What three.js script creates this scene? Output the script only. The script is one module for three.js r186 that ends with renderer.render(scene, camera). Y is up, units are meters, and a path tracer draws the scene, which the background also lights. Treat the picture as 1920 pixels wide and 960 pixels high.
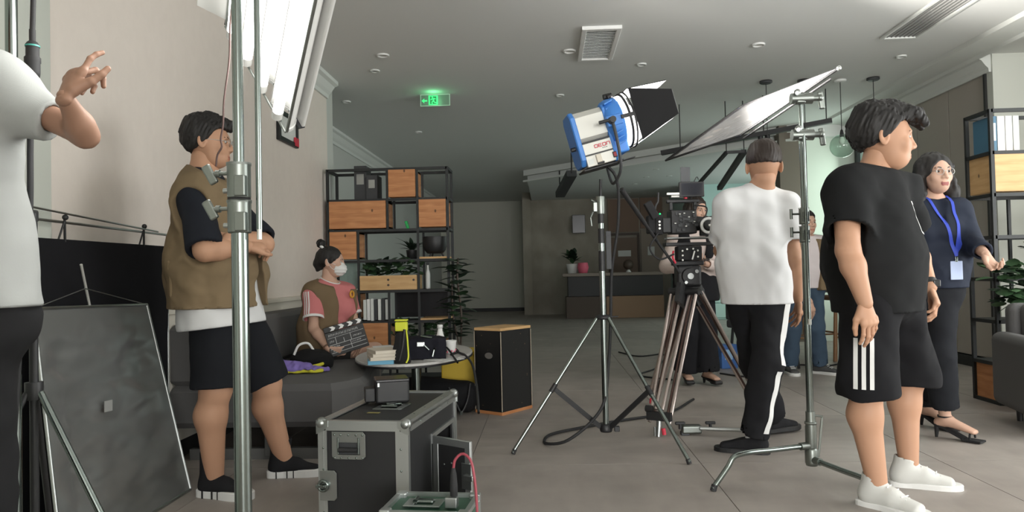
import * as THREE from 'three';
import { RoundedBoxGeometry } from 'three/addons/geometries/RoundedBoxGeometry.js';
import { mergeGeometries, mergeVertices, toCreasedNormals } from 'three/addons/utils/BufferGeometryUtils.js';
import { RectAreaLightUniformsLib } from 'three/addons/lights/RectAreaLightUniformsLib.js';

// ---------------------------------------------------------------- camera, sky, lights, exposure
const scene = new THREE.Scene();
const FOCAL = 1387;                                   // pixels, for a 1920 x 960 frame
const camera = new THREE.PerspectiveCamera(2 * Math.atan(480 / FOCAL) * 180 / Math.PI, 2, 0.05, 80);
camera.position.set(0, 1.0, 0);
camera.rotation.order = 'YXZ';
camera.rotation.set(Math.atan(32 / FOCAL), 0.045, -0.022);
camera.updateMatrixWorld(true);
scene.add(camera);

const renderer = new THREE.WebGLRenderer({ antialias: true });
renderer.toneMapping = THREE.LinearToneMapping;
renderer.toneMappingExposure = 1.02;
renderer.shadowMap.enabled = true;
RectAreaLightUniformsLib.init();

scene.background = new THREE.Color().setRGB(1.5, 1.6, 1.65);      // overcast daylight outside the windows

function areaLight(name, w, h, color, intensity, pos, target) {
  const l = new THREE.RectAreaLight(color, intensity, w, h);
  l.name = name; l.position.set(...pos); l.lookAt(...target); scene.add(l);
  return l;
}
const rgb = (r, g, b) => new THREE.Color().setRGB(r, g, b);
// daylight through the tall windows behind the camera (window_1, window_2), an added, unseen fill window at the right (added_window_5) and the pantry windows (window_3, window_4)
const POWER = { behind: 19, side: 6, pantry: 4.2, bank: 9, lamp: 95 };
for (const wx of [0.7, 3.3]) areaLight('daylight', 2.3, 2.2, rgb(1.0, 0.992, 0.985), POWER.behind, [wx, 1.5, 6.9], [wx, 1.5, -5]);
areaLight('daylight', 3.4, 2.0, rgb(1.0, 0.992, 0.985), POWER.side, [4.55, 1.5, -2.8], [0, 1.4, -2.8]);  // extra light of the added side window, out of view
areaLight('daylight', 1.0, 1.9, rgb(0.86, 1.0, 0.9), POWER.pantry * 0.6, [4.05, 1.58, -9.5], [0, 1.2, -9.5]);
areaLight('daylight', 2.8, 1.7, rgb(0.86, 1.0, 0.93), POWER.pantry * 0.4, [4.95, 1.55, -12.8], [0, 1.2, -12.8]);

// ---------------------------------------------------------------- helpers
const V = (x, y, z) => new THREE.Vector3(x, y, z);
const R = (deg) => deg * Math.PI / 180;
function at(px, py, depth) {                           // layout helper: a point seen at (px, py) that stands depth metres in front of the lens plane
  return V((px - 960) / FOCAL * depth, -(py - 480) / FOCAL * depth, -depth).applyMatrix4(camera.matrixWorld);
}
function onPlaneY(px, py, y) {
  const p = at(px, py, 1), e = camera.position, t = (y - e.y) / (p.y - e.y);
  return V(e.x + (p.x - e.x) * t, y, e.z + (p.z - e.z) * t);
}
function rng(seed) { let s = seed >>> 0; return () => { s = (s + 0x6D2B79F5) | 0; let t = Math.imul(s ^ (s >>> 15), 1 | s); t = (t + Math.imul(t ^ (t >>> 7), 61 | t)) ^ t; return ((t ^ (t >>> 14)) >>> 0) / 4294967296; }; }
function hash3(x, y, z) { let h = Math.imul(x, 374761393) + Math.imul(y, 668265263) + Math.imul(z, 2147483647 ^ 0x5bd1e995); h = Math.imul(h ^ (h >>> 13), 1274126177); return ((h ^ (h >>> 16)) >>> 0) / 4294967296; }
function noise3(x, y, z) {
  const X = Math.floor(x), Y = Math.floor(y), Z = Math.floor(z), fx = x - X, fy = y - Y, fz = z - Z;
  const u = fx * fx * (3 - 2 * fx), v = fy * fy * (3 - 2 * fy), w = fz * fz * (3 - 2 * fz);
  const l = (a, b, t) => a + (b - a) * t;
  return l(l(l(hash3(X, Y, Z), hash3(X + 1, Y, Z), u), l(hash3(X, Y + 1, Z), hash3(X + 1, Y + 1, Z), u), v),
    l(l(hash3(X, Y, Z + 1), hash3(X + 1, Y, Z + 1), u), l(hash3(X, Y + 1, Z + 1), hash3(X + 1, Y + 1, Z + 1), u), v), w) * 2 - 1;
}
function fbm(x, y, z, o = 4) { let s = 0, a = 0.5; for (let i = 0; i < o; i++) { s += a * noise3(x, y, z); x = x * 2.03 + 7.1; y = y * 2.03 + 3.7; z = z * 2.03 + 1.3; a *= 0.5; } return s; }

// names: a repeat at top level takes a three-digit number
const taken = new Map();
function numbered(n) { const k = taken.get(n) || 0; taken.set(n, k + 1); return k ? n + '_' + String(k).padStart(3, '0') : n; }
function shadow(o) { o.traverse((m) => { if (m.isMesh) { m.castShadow = true; m.receiveShadow = true; } }); return o; }
function norm(g) { let q = g.index ? g.toNonIndexed() : g; for (const k of Object.keys(q.attributes)) if (!['position', 'normal', 'uv', 'color'].includes(k)) q.deleteAttribute(k); if (!q.attributes.normal) q.computeVertexNormals(); return q; }
function triUV(g, s = 1) {                              // uv in metres, from the side that a face looks to
  const p = g.attributes.position, n = g.attributes.normal, uv = new Float32Array(p.count * 2);
  for (let i = 0; i < p.count; i++) {
    const ax = Math.abs(n.getX(i)), ay = Math.abs(n.getY(i)), az = Math.abs(n.getZ(i));
    let u, v; if (ay >= ax && ay >= az) { u = p.getX(i); v = p.getZ(i); } else if (ax >= az) { u = p.getZ(i); v = p.getY(i); } else { u = p.getX(i); v = p.getY(i); }
    uv[i * 2] = u * s; uv[i * 2 + 1] = v * s;
  }
  g.setAttribute('uv', new THREE.BufferAttribute(uv, 2)); return g;
}
function geo(list) {
  list = (Array.isArray(list) ? list : [list]).map(norm);
  const g = list.length === 1 ? list[0] : mergeGeometries(list.map((q) => { const c = q.clone(); if (!list.every((l) => l.attributes.color)) c.deleteAttribute('color'); return c; }));
  return g.attributes.color && list.length === 1 ? triUV(g) : triUV(g);
}
function obj(name, geoms, mat, parent) {
  const m = new THREE.Mesh(geo(geoms), mat); m.name = name; m.castShadow = m.receiveShadow = true;
  (parent || scene).add(m); if (!parent) m.name = numbered(name); return m;
}
function tag(o, label, category, group) { o.userData.label = label; o.userData.category = category; if (group) o.userData.group = group; return o; }
function thing(name, label, category, p = [0, 0, 0], turn = 0, group) {
  const o = new THREE.Group(); o.name = numbered(name); scene.add(o);
  if (p.isVector3) o.position.copy(p); else o.position.set(...p);
  o.rotation.y = turn; return tag(o, label, category, group);
}
function struct(name, geoms, mat, parent) { const m = obj(name, geoms, mat, parent); if (!parent) { m.name = name; m.userData.kind = 'structure'; } return m; }
function structGroup(name) { const g = new THREE.Group(); g.name = name; g.userData.kind = 'structure'; scene.add(g); return g; }
function dup(root, p, turn, label) { const r = root.clone(); r.userData = { ...root.userData }; r.name = numbered(root.name.replace(/_\d{3}$/, '')); scene.add(r); if (p.isVector3) r.position.copy(p); else r.position.set(...p); r.rotation.y = turn; if (label) r.userData.label = label; return r; }

// shapes
const box = (w, h, d, x = 0, y = 0, z = 0) => new THREE.BoxGeometry(w, h, d).translate(x, y, z);
const rbox = (w, h, d, x = 0, y = 0, z = 0, r = 0.006, s = 2) => new RoundedBoxGeometry(w, h, d, s, Math.min(r, w / 2.01, h / 2.01, d / 2.01)).translate(x, y, z);
function rod(a, b, r, r2 = r, seg = 14) {               // a straight round bar from a to b
  a = a.isVector3 ? a : V(...a); b = b.isVector3 ? b : V(...b);
  const d = b.clone().sub(a), L = d.length(), g = new THREE.CylinderGeometry(r2, r, L, seg, 1);
  g.applyQuaternion(new THREE.Quaternion().setFromUnitVectors(V(0, 1, 0), d.normalize())); return g.translate((a.x + b.x) / 2, (a.y + b.y) / 2, (a.z + b.z) / 2);
}
function bar(a, b, w, h, up = V(0, 1, 0)) {              // a straight bar with a rectangular section
  a = a.isVector3 ? a : V(...a); b = b.isVector3 ? b : V(...b);
  const d = b.clone().sub(a), L = d.length(), z = d.normalize(); let x = V().crossVectors(up, z); if (x.lengthSq() < 1e-6) x = V(1, 0, 0); x.normalize(); const y = V().crossVectors(z, x);
  const m = new THREE.Matrix4().makeBasis(x, y, z).setPosition((a.x + b.x) / 2, (a.y + b.y) / 2, (a.z + b.z) / 2);
  return new THREE.BoxGeometry(w, h, L).applyMatrix4(m);
}
function hose(pts, r, seg = 60, rs = 8, closed = false) { return new THREE.TubeGeometry(new THREE.CatmullRomCurve3(pts.map((p) => p.isVector3 ? p : V(...p)), closed, 'centripetal'), seg, r, rs, closed); }
const lathe = (pts, seg = 28) => new THREE.LatheGeometry(pts.map(([r, y]) => new THREE.Vector2(r, y)), seg);
const ball = (r, x = 0, y = 0, z = 0, sx = 1, sy = 1, sz = 1, seg = 20) => new THREE.SphereGeometry(r, seg, Math.round(seg * 0.7)).scale(sx, sy, sz).translate(x, y, z);
function slab(outline, depth, bevel = 0, holes = []) {  // an outline in x, y given thickness along z (centred)
  const s = new THREE.Shape(outline.map(([x, y]) => new THREE.Vector2(x, y)));
  for (const h of holes) s.holes.push(new THREE.Path(h.map(([x, y]) => new THREE.Vector2(x, y))));
  const g = new THREE.ExtrudeGeometry(s, { depth: depth - 2 * bevel, bevelEnabled: bevel > 0, bevelSize: bevel, bevelThickness: bevel, bevelSegments: 1, steps: 1, curveSegments: 8 });
  return g.translate(0, 0, -depth / 2 + bevel);
}
const rectPts = (x0, y0, x1, y1) => [[x0, y0], [x1, y0], [x1, y1], [x0, y1]];
function placeG(g, p, rx = 0, ry = 0, rz = 0) { g.applyMatrix4(new THREE.Matrix4().makeRotationFromEuler(new THREE.Euler(rx, ry, rz, 'YXZ'))); return g.translate(...(p.isVector3 ? p.toArray() : p)); }
function basisG(g, x, y, z, o) { return g.applyMatrix4(new THREE.Matrix4().makeBasis(x, y, z).setPosition(o)); }

// ---------------------------------------------------------------- textures and materials
function dataTex(n, fn, srgb = true, metres = 1) {
  const d = new Uint8Array(n * n * 4);
  for (let j = 0; j < n; j++) for (let i = 0; i < n; i++) { const c = fn(i / n, j / n), k = (j * n + i) * 4; if (Array.isArray(c)) { d[k] = c[0]; d[k + 1] = c[1]; d[k + 2] = c[2]; } else d[k] = d[k + 1] = d[k + 2] = c; d[k + 3] = 255; }
  const t = new THREE.DataTexture(d, n, n); t.wrapS = t.wrapT = THREE.RepeatWrapping; t.magFilter = THREE.LinearFilter; t.minFilter = THREE.LinearMipmapLinearFilter; t.generateMipmaps = true;
  if (srgb) t.colorSpace = THREE.SRGBColorSpace; t.repeat.set(1 / metres, 1 / metres); t.needsUpdate = true; return t;
}
// noise that repeats over the unit square
function tile(u, v, f, o = 4, sx = 1, sy = 1) { let s = 0, a = 0.5; for (let i = 0; i < o; i++) { const A = Math.PI * 2; s += a * (noise3(Math.cos(u * A) * f * sx * 0.16 + 5, Math.sin(u * A) * f * sx * 0.16, Math.cos(v * A) * f * sy * 0.16 + i * 9) * 0.5 + noise3(Math.sin(v * A) * f * sy * 0.16 + 2, Math.cos(u * A) * f * sx * 0.16, Math.sin(u * A) * f * sx * 0.16 + 31) * 0.5); f *= 2; a *= 0.5; } return s; }
const clamp = (x, a = 0, b = 1) => Math.max(a, Math.min(b, x));
const mix = (a, b, t) => a + (b - a) * t;
const std = (color, roughness = 0.6, metalness = 0, more = {}) => new THREE.MeshStandardMaterial({ color: Array.isArray(color) ? rgb(...color) : color, roughness, metalness, ...more });
const phys = (color, roughness, more = {}) => new THREE.MeshPhysicalMaterial({ color: Array.isArray(color) ? rgb(...color) : color, roughness, ...more });

const weaveTex = dataTex(256, (u, v) => { const a = Math.sin(u * Math.PI * 2 * 64), b = Math.sin(v * Math.PI * 2 * 64); return clamp(128 + 50 * a * b + 40 * tile(u, v, 40, 2), 0, 255); }, false, 0.16);
const blotch = (base, amp, f = 6) => dataTex(256, (u, v) => { const n = tile(u, v, f, 5) * amp; return base.map((c) => clamp(c + n, 0, 255)); }, true, 1.7);
const floorTexs = [0, 1, 2, 3].map((k) => dataTex(512, (u, v) => {
  const a = tile(u + k * 0.23, v + k * 0.37, 5, 5), b = tile(u + 0.4, v + k * 0.11, 16, 4, 0.35, 1.6), n = a * 20 + b * 14 + (k - 1.5) * 2.2;
  return [156 + n, 148 + n * 0.97, 141 + n * 0.93].map((c) => clamp(c, 0, 255));
}, true, 1.2));
const roughTex = dataTex(256, (u, v) => { const n = clamp(150 + tile(u, v, 7, 5) * 55, 0, 255); return [n, n, 0]; }, false, 1.2);
function woodTex(seed, base, dark) {
  return dataTex(512, (u, v) => {
    const w = tile(u, v, 2, 3) * 0.35, g = Math.sin((v * 9 + w * 4 + seed) * Math.PI * 2) * 0.5 + 0.5, f = tile(u * 1, v, 90, 2, 0.06, 1);
    const t = clamp(0.35 * g + 0.3 + f * 0.8 + tile(u, v, 4, 3) * 0.5);
    let c = base.map((b, i) => mix(b, dark[i], t));
    for (const [kx, ky] of [[0.22 + seed * 0.1, 0.31], [0.71, 0.66 + seed * 0.07]]) { const du = (u - kx % 1) * 1.6, dv = v - ky % 1, r = Math.sqrt(du * du + dv * dv); if (r < 0.03) c = c.map((x) => x * mix(0.45, 1, clamp(r / 0.03) ** 2)); }
    return c;
  }, true, 0.6);
}
const woodA = woodTex(0.1, [206, 148, 100], [170, 110, 66]), woodB = woodTex(0.55, [210, 152, 104], [174, 114, 70]), woodC = woodTex(0.8, [214, 178, 128], [190, 150, 100]);
const wallTex = dataTex(256, (u, v) => { const n = tile(u, v, 30, 3) * 5; return [226 + n, 216 + n, 207 + n]; }, true, 1.3);
const stoneTex = dataTex(512, (u, v) => { const n = tile(u, v, 6, 6) * 46 + tile(u, v, 3, 3, 0.3, 2) * 30; return [150 + n, 143 + n, 130 + n].map((c) => clamp(c, 0, 255)); }, true, 2.4);
const streakTex = dataTex(256, (u, v) => clamp(128 + 90 * tile(u, v, 60, 3, 0.05, 1), 0, 255), false, 0.4);

const M = {
  wall: std(0xffffff, 0.85, 0, { map: wallTex }),
  pilaster: std([0.50, 0.52, 0.47], 0.8),
  ceiling: std([0.70, 0.71, 0.69], 0.85),
  cornice: std([0.70, 0.72, 0.69], 0.7),
  grout: std([0.24, 0.23, 0.215], 0.8),
  tiles: floorTexs.map((t) => std(0xffffff, 0.85, 0, { map: t, roughnessMap: roughTex })),
  stone: std(0xffffff, 0.7, 0, { map: stoneTex }),
  backWall: std([0.66, 0.66, 0.58], 0.85),
  panel: std([0.42, 0.38, 0.335], 0.6),
  paleWall: std([0.66, 0.72, 0.64], 0.8),
  mint: std([0.50, 0.70, 0.66], 0.5),
  darkTrim: std([0.02, 0.02, 0.02], 0.5),
  black: std([0.014, 0.014, 0.015], 0.5),
  blackMatt: std([0.012, 0.012, 0.013], 0.9),
  blackGloss: std([0.012, 0.012, 0.014], 0.25),
  rubber: std([0.016, 0.016, 0.017], 0.7),
  darkGrey: std([0.045, 0.047, 0.05], 0.6),
  chrome: std([0.25, 0.285, 0.27], 0.2, 1),
  steel: std([0.44, 0.46, 0.45], 0.34, 1),
  castSteel: std([0.25, 0.27, 0.25], 0.4, 1, { bumpMap: streakTex, bumpScale: 0.0006 }),
  alu: std([0.52, 0.54, 0.53], 0.36, 0.9),
  aluMatt: std([0.66, 0.66, 0.62], 0.45, 0.55),
  ironFrame: std([0.016, 0.018, 0.018], 0.55),
  woodA: std(0xffffff, 0.6, 0, { map: woodA }), woodB: std(0xffffff, 0.6, 0, { map: woodB }), woodC: std(0xffffff, 0.6, 0, { map: woodC }),
  brown: std([0.16, 0.09, 0.055], 0.6), brownDark: std([0.07, 0.048, 0.035], 0.6),
  white: std([0.78, 0.78, 0.76], 0.5), paper: std([0.80, 0.80, 0.78], 0.8), cream: std([0.70, 0.64, 0.54], 0.8),
  sofa: std([0.115, 0.113, 0.112], 0.95, 0, { bumpMap: weaveTex, bumpScale: 0.0012 }),
  blue: std([0.055, 0.22, 0.62], 0.42), yellow: std([0.62, 0.42, 0.02], 0.6), lime: std([0.72, 0.76, 0.05], 0.6),
  purple: std([0.24, 0.17, 0.52], 0.8), red: std([0.6, 0.03, 0.06], 0.5), pink: std([0.7, 0.13, 0.2], 0.6), paleBlue: std([0.16, 0.42, 0.6], 0.6),
  leaf: phys([0.035, 0.075, 0.032], 0.45, { side: THREE.DoubleSide }), leaf2: phys([0.05, 0.105, 0.045], 0.45, { side: THREE.DoubleSide }), leafDark: phys([0.018, 0.036, 0.02], 0.5, { side: THREE.DoubleSide }),
  soil: std([0.02, 0.016, 0.012], 0.95),
  glass: phys([0.92, 0.97, 0.94], 0.02, { transmission: 1, thickness: 0, ior: 1.45 }),
  screen: std([0.02, 0.022, 0.028], 0.15),
  green: std([0.03, 0.09, 0.055], 0.5),
};
// ---------------------------------------------------------------- the room
const CEIL = 2.9, XL = -2.1, XR = 4.1, ZB = -19.5;
// floor: grout bed and large tiles
const floor = structGroup('floor');
obj('floor_bed', box(9, 0.2, 28, 1.0, -0.106, -6.2), M.grout, floor);
{
  const tg = [0, 1, 2, 3].map((k) => { const g = new THREE.BoxGeometry(1.196, 0.012, 1.196).toNonIndexed(); triUV(g); const uv = g.attributes.uv; for (let i = 0; i < uv.count; i++) if (k & 1) uv.setXY(i, uv.getY(i) + 0.31 * k, uv.getX(i) + 0.17 * k); else uv.setXY(i, uv.getX(i) + 0.43 * k, uv.getY(i)); return g; });
  const r = rng(5);
  for (let j = -9; j < 14; j++) for (let i = -3; i < 5; i++) {
    const cx = 0.175 + 1.2 * (i - 0.5) + 0.6 * 1, cz = -3.87 - 1.2 * (j + 0.5); if (cx < -3.4 || cx > 5.4 || cz > 6.9) continue;
    const k = Math.floor(r() * 4), t = new THREE.Mesh(tg[k], M.tiles[Math.floor(r() * 4)]); t.name = 'tile'; t.position.set(cx, -0.006, cz); t.rotation.y = Math.floor(r() * 4) * Math.PI / 2; t.receiveShadow = t.castShadow = true; floor.add(t);
  }
}
// ceiling with the lower bulkhead over the reception
const ceiling = structGroup('ceiling');
obj('ceiling_slab', box(9, 0.2, 28, 1.0, CEIL + 0.1, -6.2), M.ceiling, ceiling);
const bulkMat = M.ceiling;
{
  const pts = [[-0.3, 13.8], [3.55, 9.95], [5.2, 9.95], [5.2, 19.6], [-0.3, 19.6]];
  obj('bulkhead', slab(pts, 0.18).rotateX(-Math.PI / 2).translate(0, CEIL - 0.09, 0), bulkMat, ceiling);
}
// walls
const W = 0.2;
struct('wall_left', box(W, CEIL, 14.3, XL - W / 2, CEIL / 2, 0.05), M.wall);
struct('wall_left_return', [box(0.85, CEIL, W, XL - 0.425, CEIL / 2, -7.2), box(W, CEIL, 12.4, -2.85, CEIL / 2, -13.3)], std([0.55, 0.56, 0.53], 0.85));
struct('wall_back', box(2.6, CEIL, W, -1.7, CEIL / 2, ZB - W / 2), M.backWall);
struct('wall_reception', [box(3.6, CEIL, W, 1.35, CEIL / 2, -17.7), box(W, CEIL, 2.0, -0.42, CEIL / 2, -18.5)], M.stone);
struct('wall_pantry', [box(2.3, CEIL, W, 4.1, CEIL / 2, -15.3), box(W, CEIL, 2.5, 3.05, CEIL / 2, -16.55)], M.mint);
struct('wall_pantry_front', box(1.15, CEIL, 0.16, 3.98, CEIL / 2, -10.18), M.paleWall);
struct('wall_column', box(0.26, CEIL, 0.2, 3.30, CEIL / 2, -10.15), std([0.15, 0.125, 0.10], 0.7));
struct('wall_pantry_side', [box(0.2, CEIL, 1.0, 5.1, CEIL / 2, -10.6), box(0.2, CEIL, 0.9, 5.1, CEIL / 2, -14.9), box(0.2, 0.6, 3.4, 5.1, 0.3, -12.8), box(0.2, 0.4, 3.4, 5.1, 2.7, -12.8)], M.paleWall);
struct('wall_right_front', [box(W, CEIL, 2.3, 4.8, CEIL / 2, -5.75), box(W, CEIL, 8.2, 4.8, CEIL / 2, 3.1), box(W, 0.5, 3.6, 4.8, 0.25, -2.8), box(W, 0.4, 3.6, 4.8, CEIL - 0.2, -2.8), box(0.7, CEIL, 0.12, 4.45, CEIL / 2, -6.94)], std([0.66, 0.68, 0.62], 0.8));
// panelled wall on the right: each panel its own board with a dark joint
const wallR = structGroup('wall_right');
obj('backing', [box(0.1, CEIL, 1.95, XR + 0.13, CEIL / 2, -7.975), box(0.1, 0.55, 1.1, XR + 0.13, 0.275, -9.5), box(0.1, 0.3, 1.1, XR + 0.13, CEIL - 0.15, -9.5), box(0.1, CEIL, 0.12, XR + 0.13, CEIL / 2, -10.04)], M.black, wallR);
{
  const g = rbox(0.07, CEIL - 0.12, 0.628, 0, 0, 0, 0.004, 1); triUV(g);
  for (let k = 0; k < 3; k++) { const m = new THREE.Mesh(g, M.panel); m.name = 'panel'; m.position.set(XR + 0.045, CEIL / 2 + 0.05, -7.33 - k * 0.642); m.castShadow = m.receiveShadow = true; wallR.add(m); }
  const m2 = obj('panel', [rbox(0.07, 0.5, 1.08, XR + 0.045, 0.36, -9.52, 0.004, 1)], M.panel, wallR);
  obj('panel', [rbox(0.07, 0.28, 1.08, XR + 0.045, CEIL - 0.14, -9.52, 0.004, 1)], M.panel, wallR);
  obj('corner_trim', box(0.1, CEIL, 0.03, XR + 0.03, CEIL / 2, -6.985), M.darkTrim, wallR);
}
struct('baseboard_right', box(0.02, 0.1, 3.05, XR - 0.002, 0.05, -8.5), M.darkTrim);
struct('baseboard_left', box(0.018, 0.1, 3.9, XL + 0.009, 0.05, -5.1), M.darkTrim);
struct('baseboard_back', box(2.3, 0.09, 0.02, -1.65, 0.045, ZB + 0.012), M.darkTrim);
struct('wall_left_pilaster', rbox(0.08, CEIL, 10.0, XL + 0.04, CEIL / 2, 2.055, 0.004, 1), M.pilaster);
struct('added_shade_pillar', rbox(1.35, CEIL, 0.6, -0.72, CEIL / 2, 1.15, 0.006, 1), M.wall);  // added unseen block that keeps window daylight off the left foreground
// wall behind the camera with two tall windows
const wallN = structGroup('wall_behind');
obj('wall_body', [box(2.15, CEIL, 0.2, -1.525, CEIL / 2, 7.1), box(0.3, CEIL, 0.2, 2.0, CEIL / 2, 7.1), box(0.45, CEIL, 0.2, 4.675, CEIL / 2, 7.1), ...[0.7, 3.3].flatMap((x) => [box(2.3, 0.4, 0.2, x, 0.2, 7.1), box(2.3, 0.3, 0.2, x, CEIL - 0.15, 7.1)])], M.wall, wallN);
function windowAt(name, x, y, z, w, h, turn, paneMat, bars = 1) {
  const g = structGroup(name); g.position.set(x, y, z); g.rotation.y = turn;
  obj('window_frame', [box(w, 0.06, 0.08, 0, -h / 2 + 0.03, 0), box(w, 0.06, 0.08, 0, h / 2 - 0.03, 0), box(0.06, h, 0.08, -w / 2 + 0.03, 0, 0), box(0.06, h, 0.08, w / 2 - 0.03, 0, 0), ...Array.from({ length: bars }, (_, k) => box(0.05, h, 0.07, -w / 2 + w * (k + 1) / (bars + 1), 0, 0))], M.darkGrey, g);
  for (let k = 0; k <= bars; k++) obj('pane', box(w / (bars + 1) - 0.06, h - 0.1, 0.006, -w / 2 + w * (k + 0.5) / (bars + 1), 0, 0), paneMat, g);
  return g;
}
windowAt('window_1', 0.7, 1.5, 7.1, 2.3, 2.2, 0, M.glass);
windowAt('window_2', 3.3, 1.5, 7.1, 2.3, 2.2, 0, M.glass);
windowAt('window_3', XR + 0.1, 1.58, -9.5, 1.06, 2.0, Math.PI / 2, phys([0.85, 0.98, 0.9], 0.5, { transmission: 0.85, thickness: 0 }), 0);
windowAt('added_window_5', 4.8, 1.5, -2.8, 3.6, 2.0, Math.PI / 2, M.glass, 2);  // added unseen window, put in for extra light from the right
windowAt('window_4', 5.08, 1.55, -12.8, 3.3, 1.88, Math.PI / 2, M.glass, 2);
// cornices
function cornice(name, x, z0, z1, side) {                // side = +1: the room lies towards +x
  const s = [[0, 0], [0, -0.16], [0.02, -0.16], [0.025, -0.125], [0.05, -0.10], [0.085, -0.05], [0.12, -0.035], [0.12, 0]];
  const g = slab(s.map(([a, b]) => [a * side, b]), Math.abs(z1 - z0)); struct(name, g.translate(x, CEIL, (z0 + z1) / 2), M.cornice);
}
cornice('trim_1', XL, 7, -7.1, 1); cornice('trim_2', -2.75, -7.3, -19.4, 1); cornice('trim_3', XR, -6.9, -10.1, -1);
struct('trim_4', slab([[0, 0], [0, -0.05], [-0.02, -0.05], [-0.05, -0.03], [-0.30, -0.03], [-0.32, 0]], 17.0).translate(XR - 0.12, CEIL, -1.5), M.cornice);
struct('trim_5', slab([[0, 0], [0, -0.12], [-0.03, -0.12], [-0.12, -0.03], [-0.12, 0]], 13.6).translate(4.7, CEIL, 0.05), M.cornice);
{ const a = V(-0.35, CEIL - 0.05, -13.72), b = V(3.5, CEIL - 0.05, -9.87); struct('trim_6', [bar(a, b, 0.06, 0.10), bar(a.clone().setY(CEIL - 0.2), b.clone().setY(CEIL - 0.2), 0.09, 0.03)], M.cornice); }
// ledge of the wainscot over the sofa
struct('trim_7', [rbox(0.05, 0.035, 3.9, XL + 0.025, 0.83, -5.1, 0.006), box(0.025, 0.72, 3.9, XL + 0.0125, 0.46, -5.1)], std([0.66, 0.62, 0.54], 0.8));

// ---------------------------------------------------------------- ceiling fittings
{
  const v = thing('ceiling_vent', 'square slatted air vent in the ceiling above the blue lamp', 'vent', [0.48, CEIL, -6.15]);
  const w = 0.30, d = 0.86;
  obj('frame', slab(rectPts(-w / 2, -d / 2, w / 2, d / 2), 0.03, 0.004, [rectPts(-w / 2 + 0.03, -d / 2 + 0.03, w / 2 - 0.03, d / 2 - 0.03)]).rotateX(-Math.PI / 2).translate(0, -0.012, 0), M.white, v);
  const sg = placeG(box(w - 0.06, 0.004, 0.03), [0, 0, 0], 0.6);
  for (let k = 0; k < 20; k++) { const m = obj('slat', sg.clone(), M.cornice, v); m.position.set(0, -0.008, -d / 2 + 0.05 + k * 0.04); }
  obj('duct_plate', box(w - 0.06, 0.004, d - 0.06, 0, -0.001, 0), M.darkGrey, v);
  const s = thing('ceiling_diffuser', 'long grey linear air diffuser in the ceiling at upper right', 'vent', [2.99, CEIL, -4.3]);
  obj('frame', slab(rectPts(-0.15, -1.98, 0.15, 1.98), 0.02, 0.003, [rectPts(-0.13, -1.96, 0.13, 1.96)]).rotateX(-Math.PI / 2).translate(0, -0.009, 0), M.cornice, s);
  obj('grille', box(0.26, 0.004, 3.92, 0, -0.003, 0), std([0.30, 0.30, 0.29], 0.7), s);
  const lg = box(0.008, 0.006, 3.92); for (let k = 0; k < 7; k++) obj('slat', lg.clone().translate(-0.105 + k * 0.035, -0.008, 0), std([0.38, 0.38, 0.37], 0.6), s);
}
{
  const spots = [[718, 103, 'white round downlight in the ceiling nearest the left cornice end'], [703, 132, 'dark round ceiling speaker below the downlight near the left cornice'], [1068, 95, 'white round downlight left of the slatted ceiling vent'], [1203, 120, 'grey round downlight above the blue lamp barn doors'], [1422, 83, 'white round downlight above the silver reflector'], [1690, 105, 'small round downlight beside the long linear diffuser'], [785, 247, 'small round downlight in the ceiling below the exit sign'], [1050, 178, 'faint round downlight left of the blue lamp'], [650, 190, 'thin round ceiling fitting near the far left cornice']];
  spots.forEach(([px, py, label], i) => {
    const p = onPlaneY(px, py, CEIL), r = i === 0 || i === 2 || i === 4 ? 0.055 : 0.045;
    const t = thing('downlight', label, 'downlight', p, 0);
    obj('rim', lathe([[r, 0], [r, -0.012], [r - 0.012, -0.014], [r - 0.016, -0.004], [r - 0.016, 0]], 24), i % 2 ? M.cornice : M.white, t);
    obj('lens', lathe([[0, -0.003], [r - 0.016, -0.003]], 24), i % 2 ? M.darkGrey : M.aluMatt, t);
  });
  // small recessed spots of the bulkhead over the reception
  const sp = [[1230, 318], [1212, 332], [1190, 345], [1178, 361], [1208, 362], [1255, 330]];
  sp.forEach(([px, py], i) => { const p = onPlaneY(px, py, CEIL - 0.18); if (p.z < -17.4) p.multiplyScalar(17.0 / -p.z), p.y = CEIL - 0.18; const t = obj('recessed_spot', lathe([[0, -0.004], [0.04, -0.006], [0.055, -0.006], [0.055, 0]], 16), M.cornice); t.position.copy(p); tag(t, 'tiny recessed spot in the lowered ceiling over the reception', 'downlight', 'recessed spots over the reception'); });
}
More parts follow.
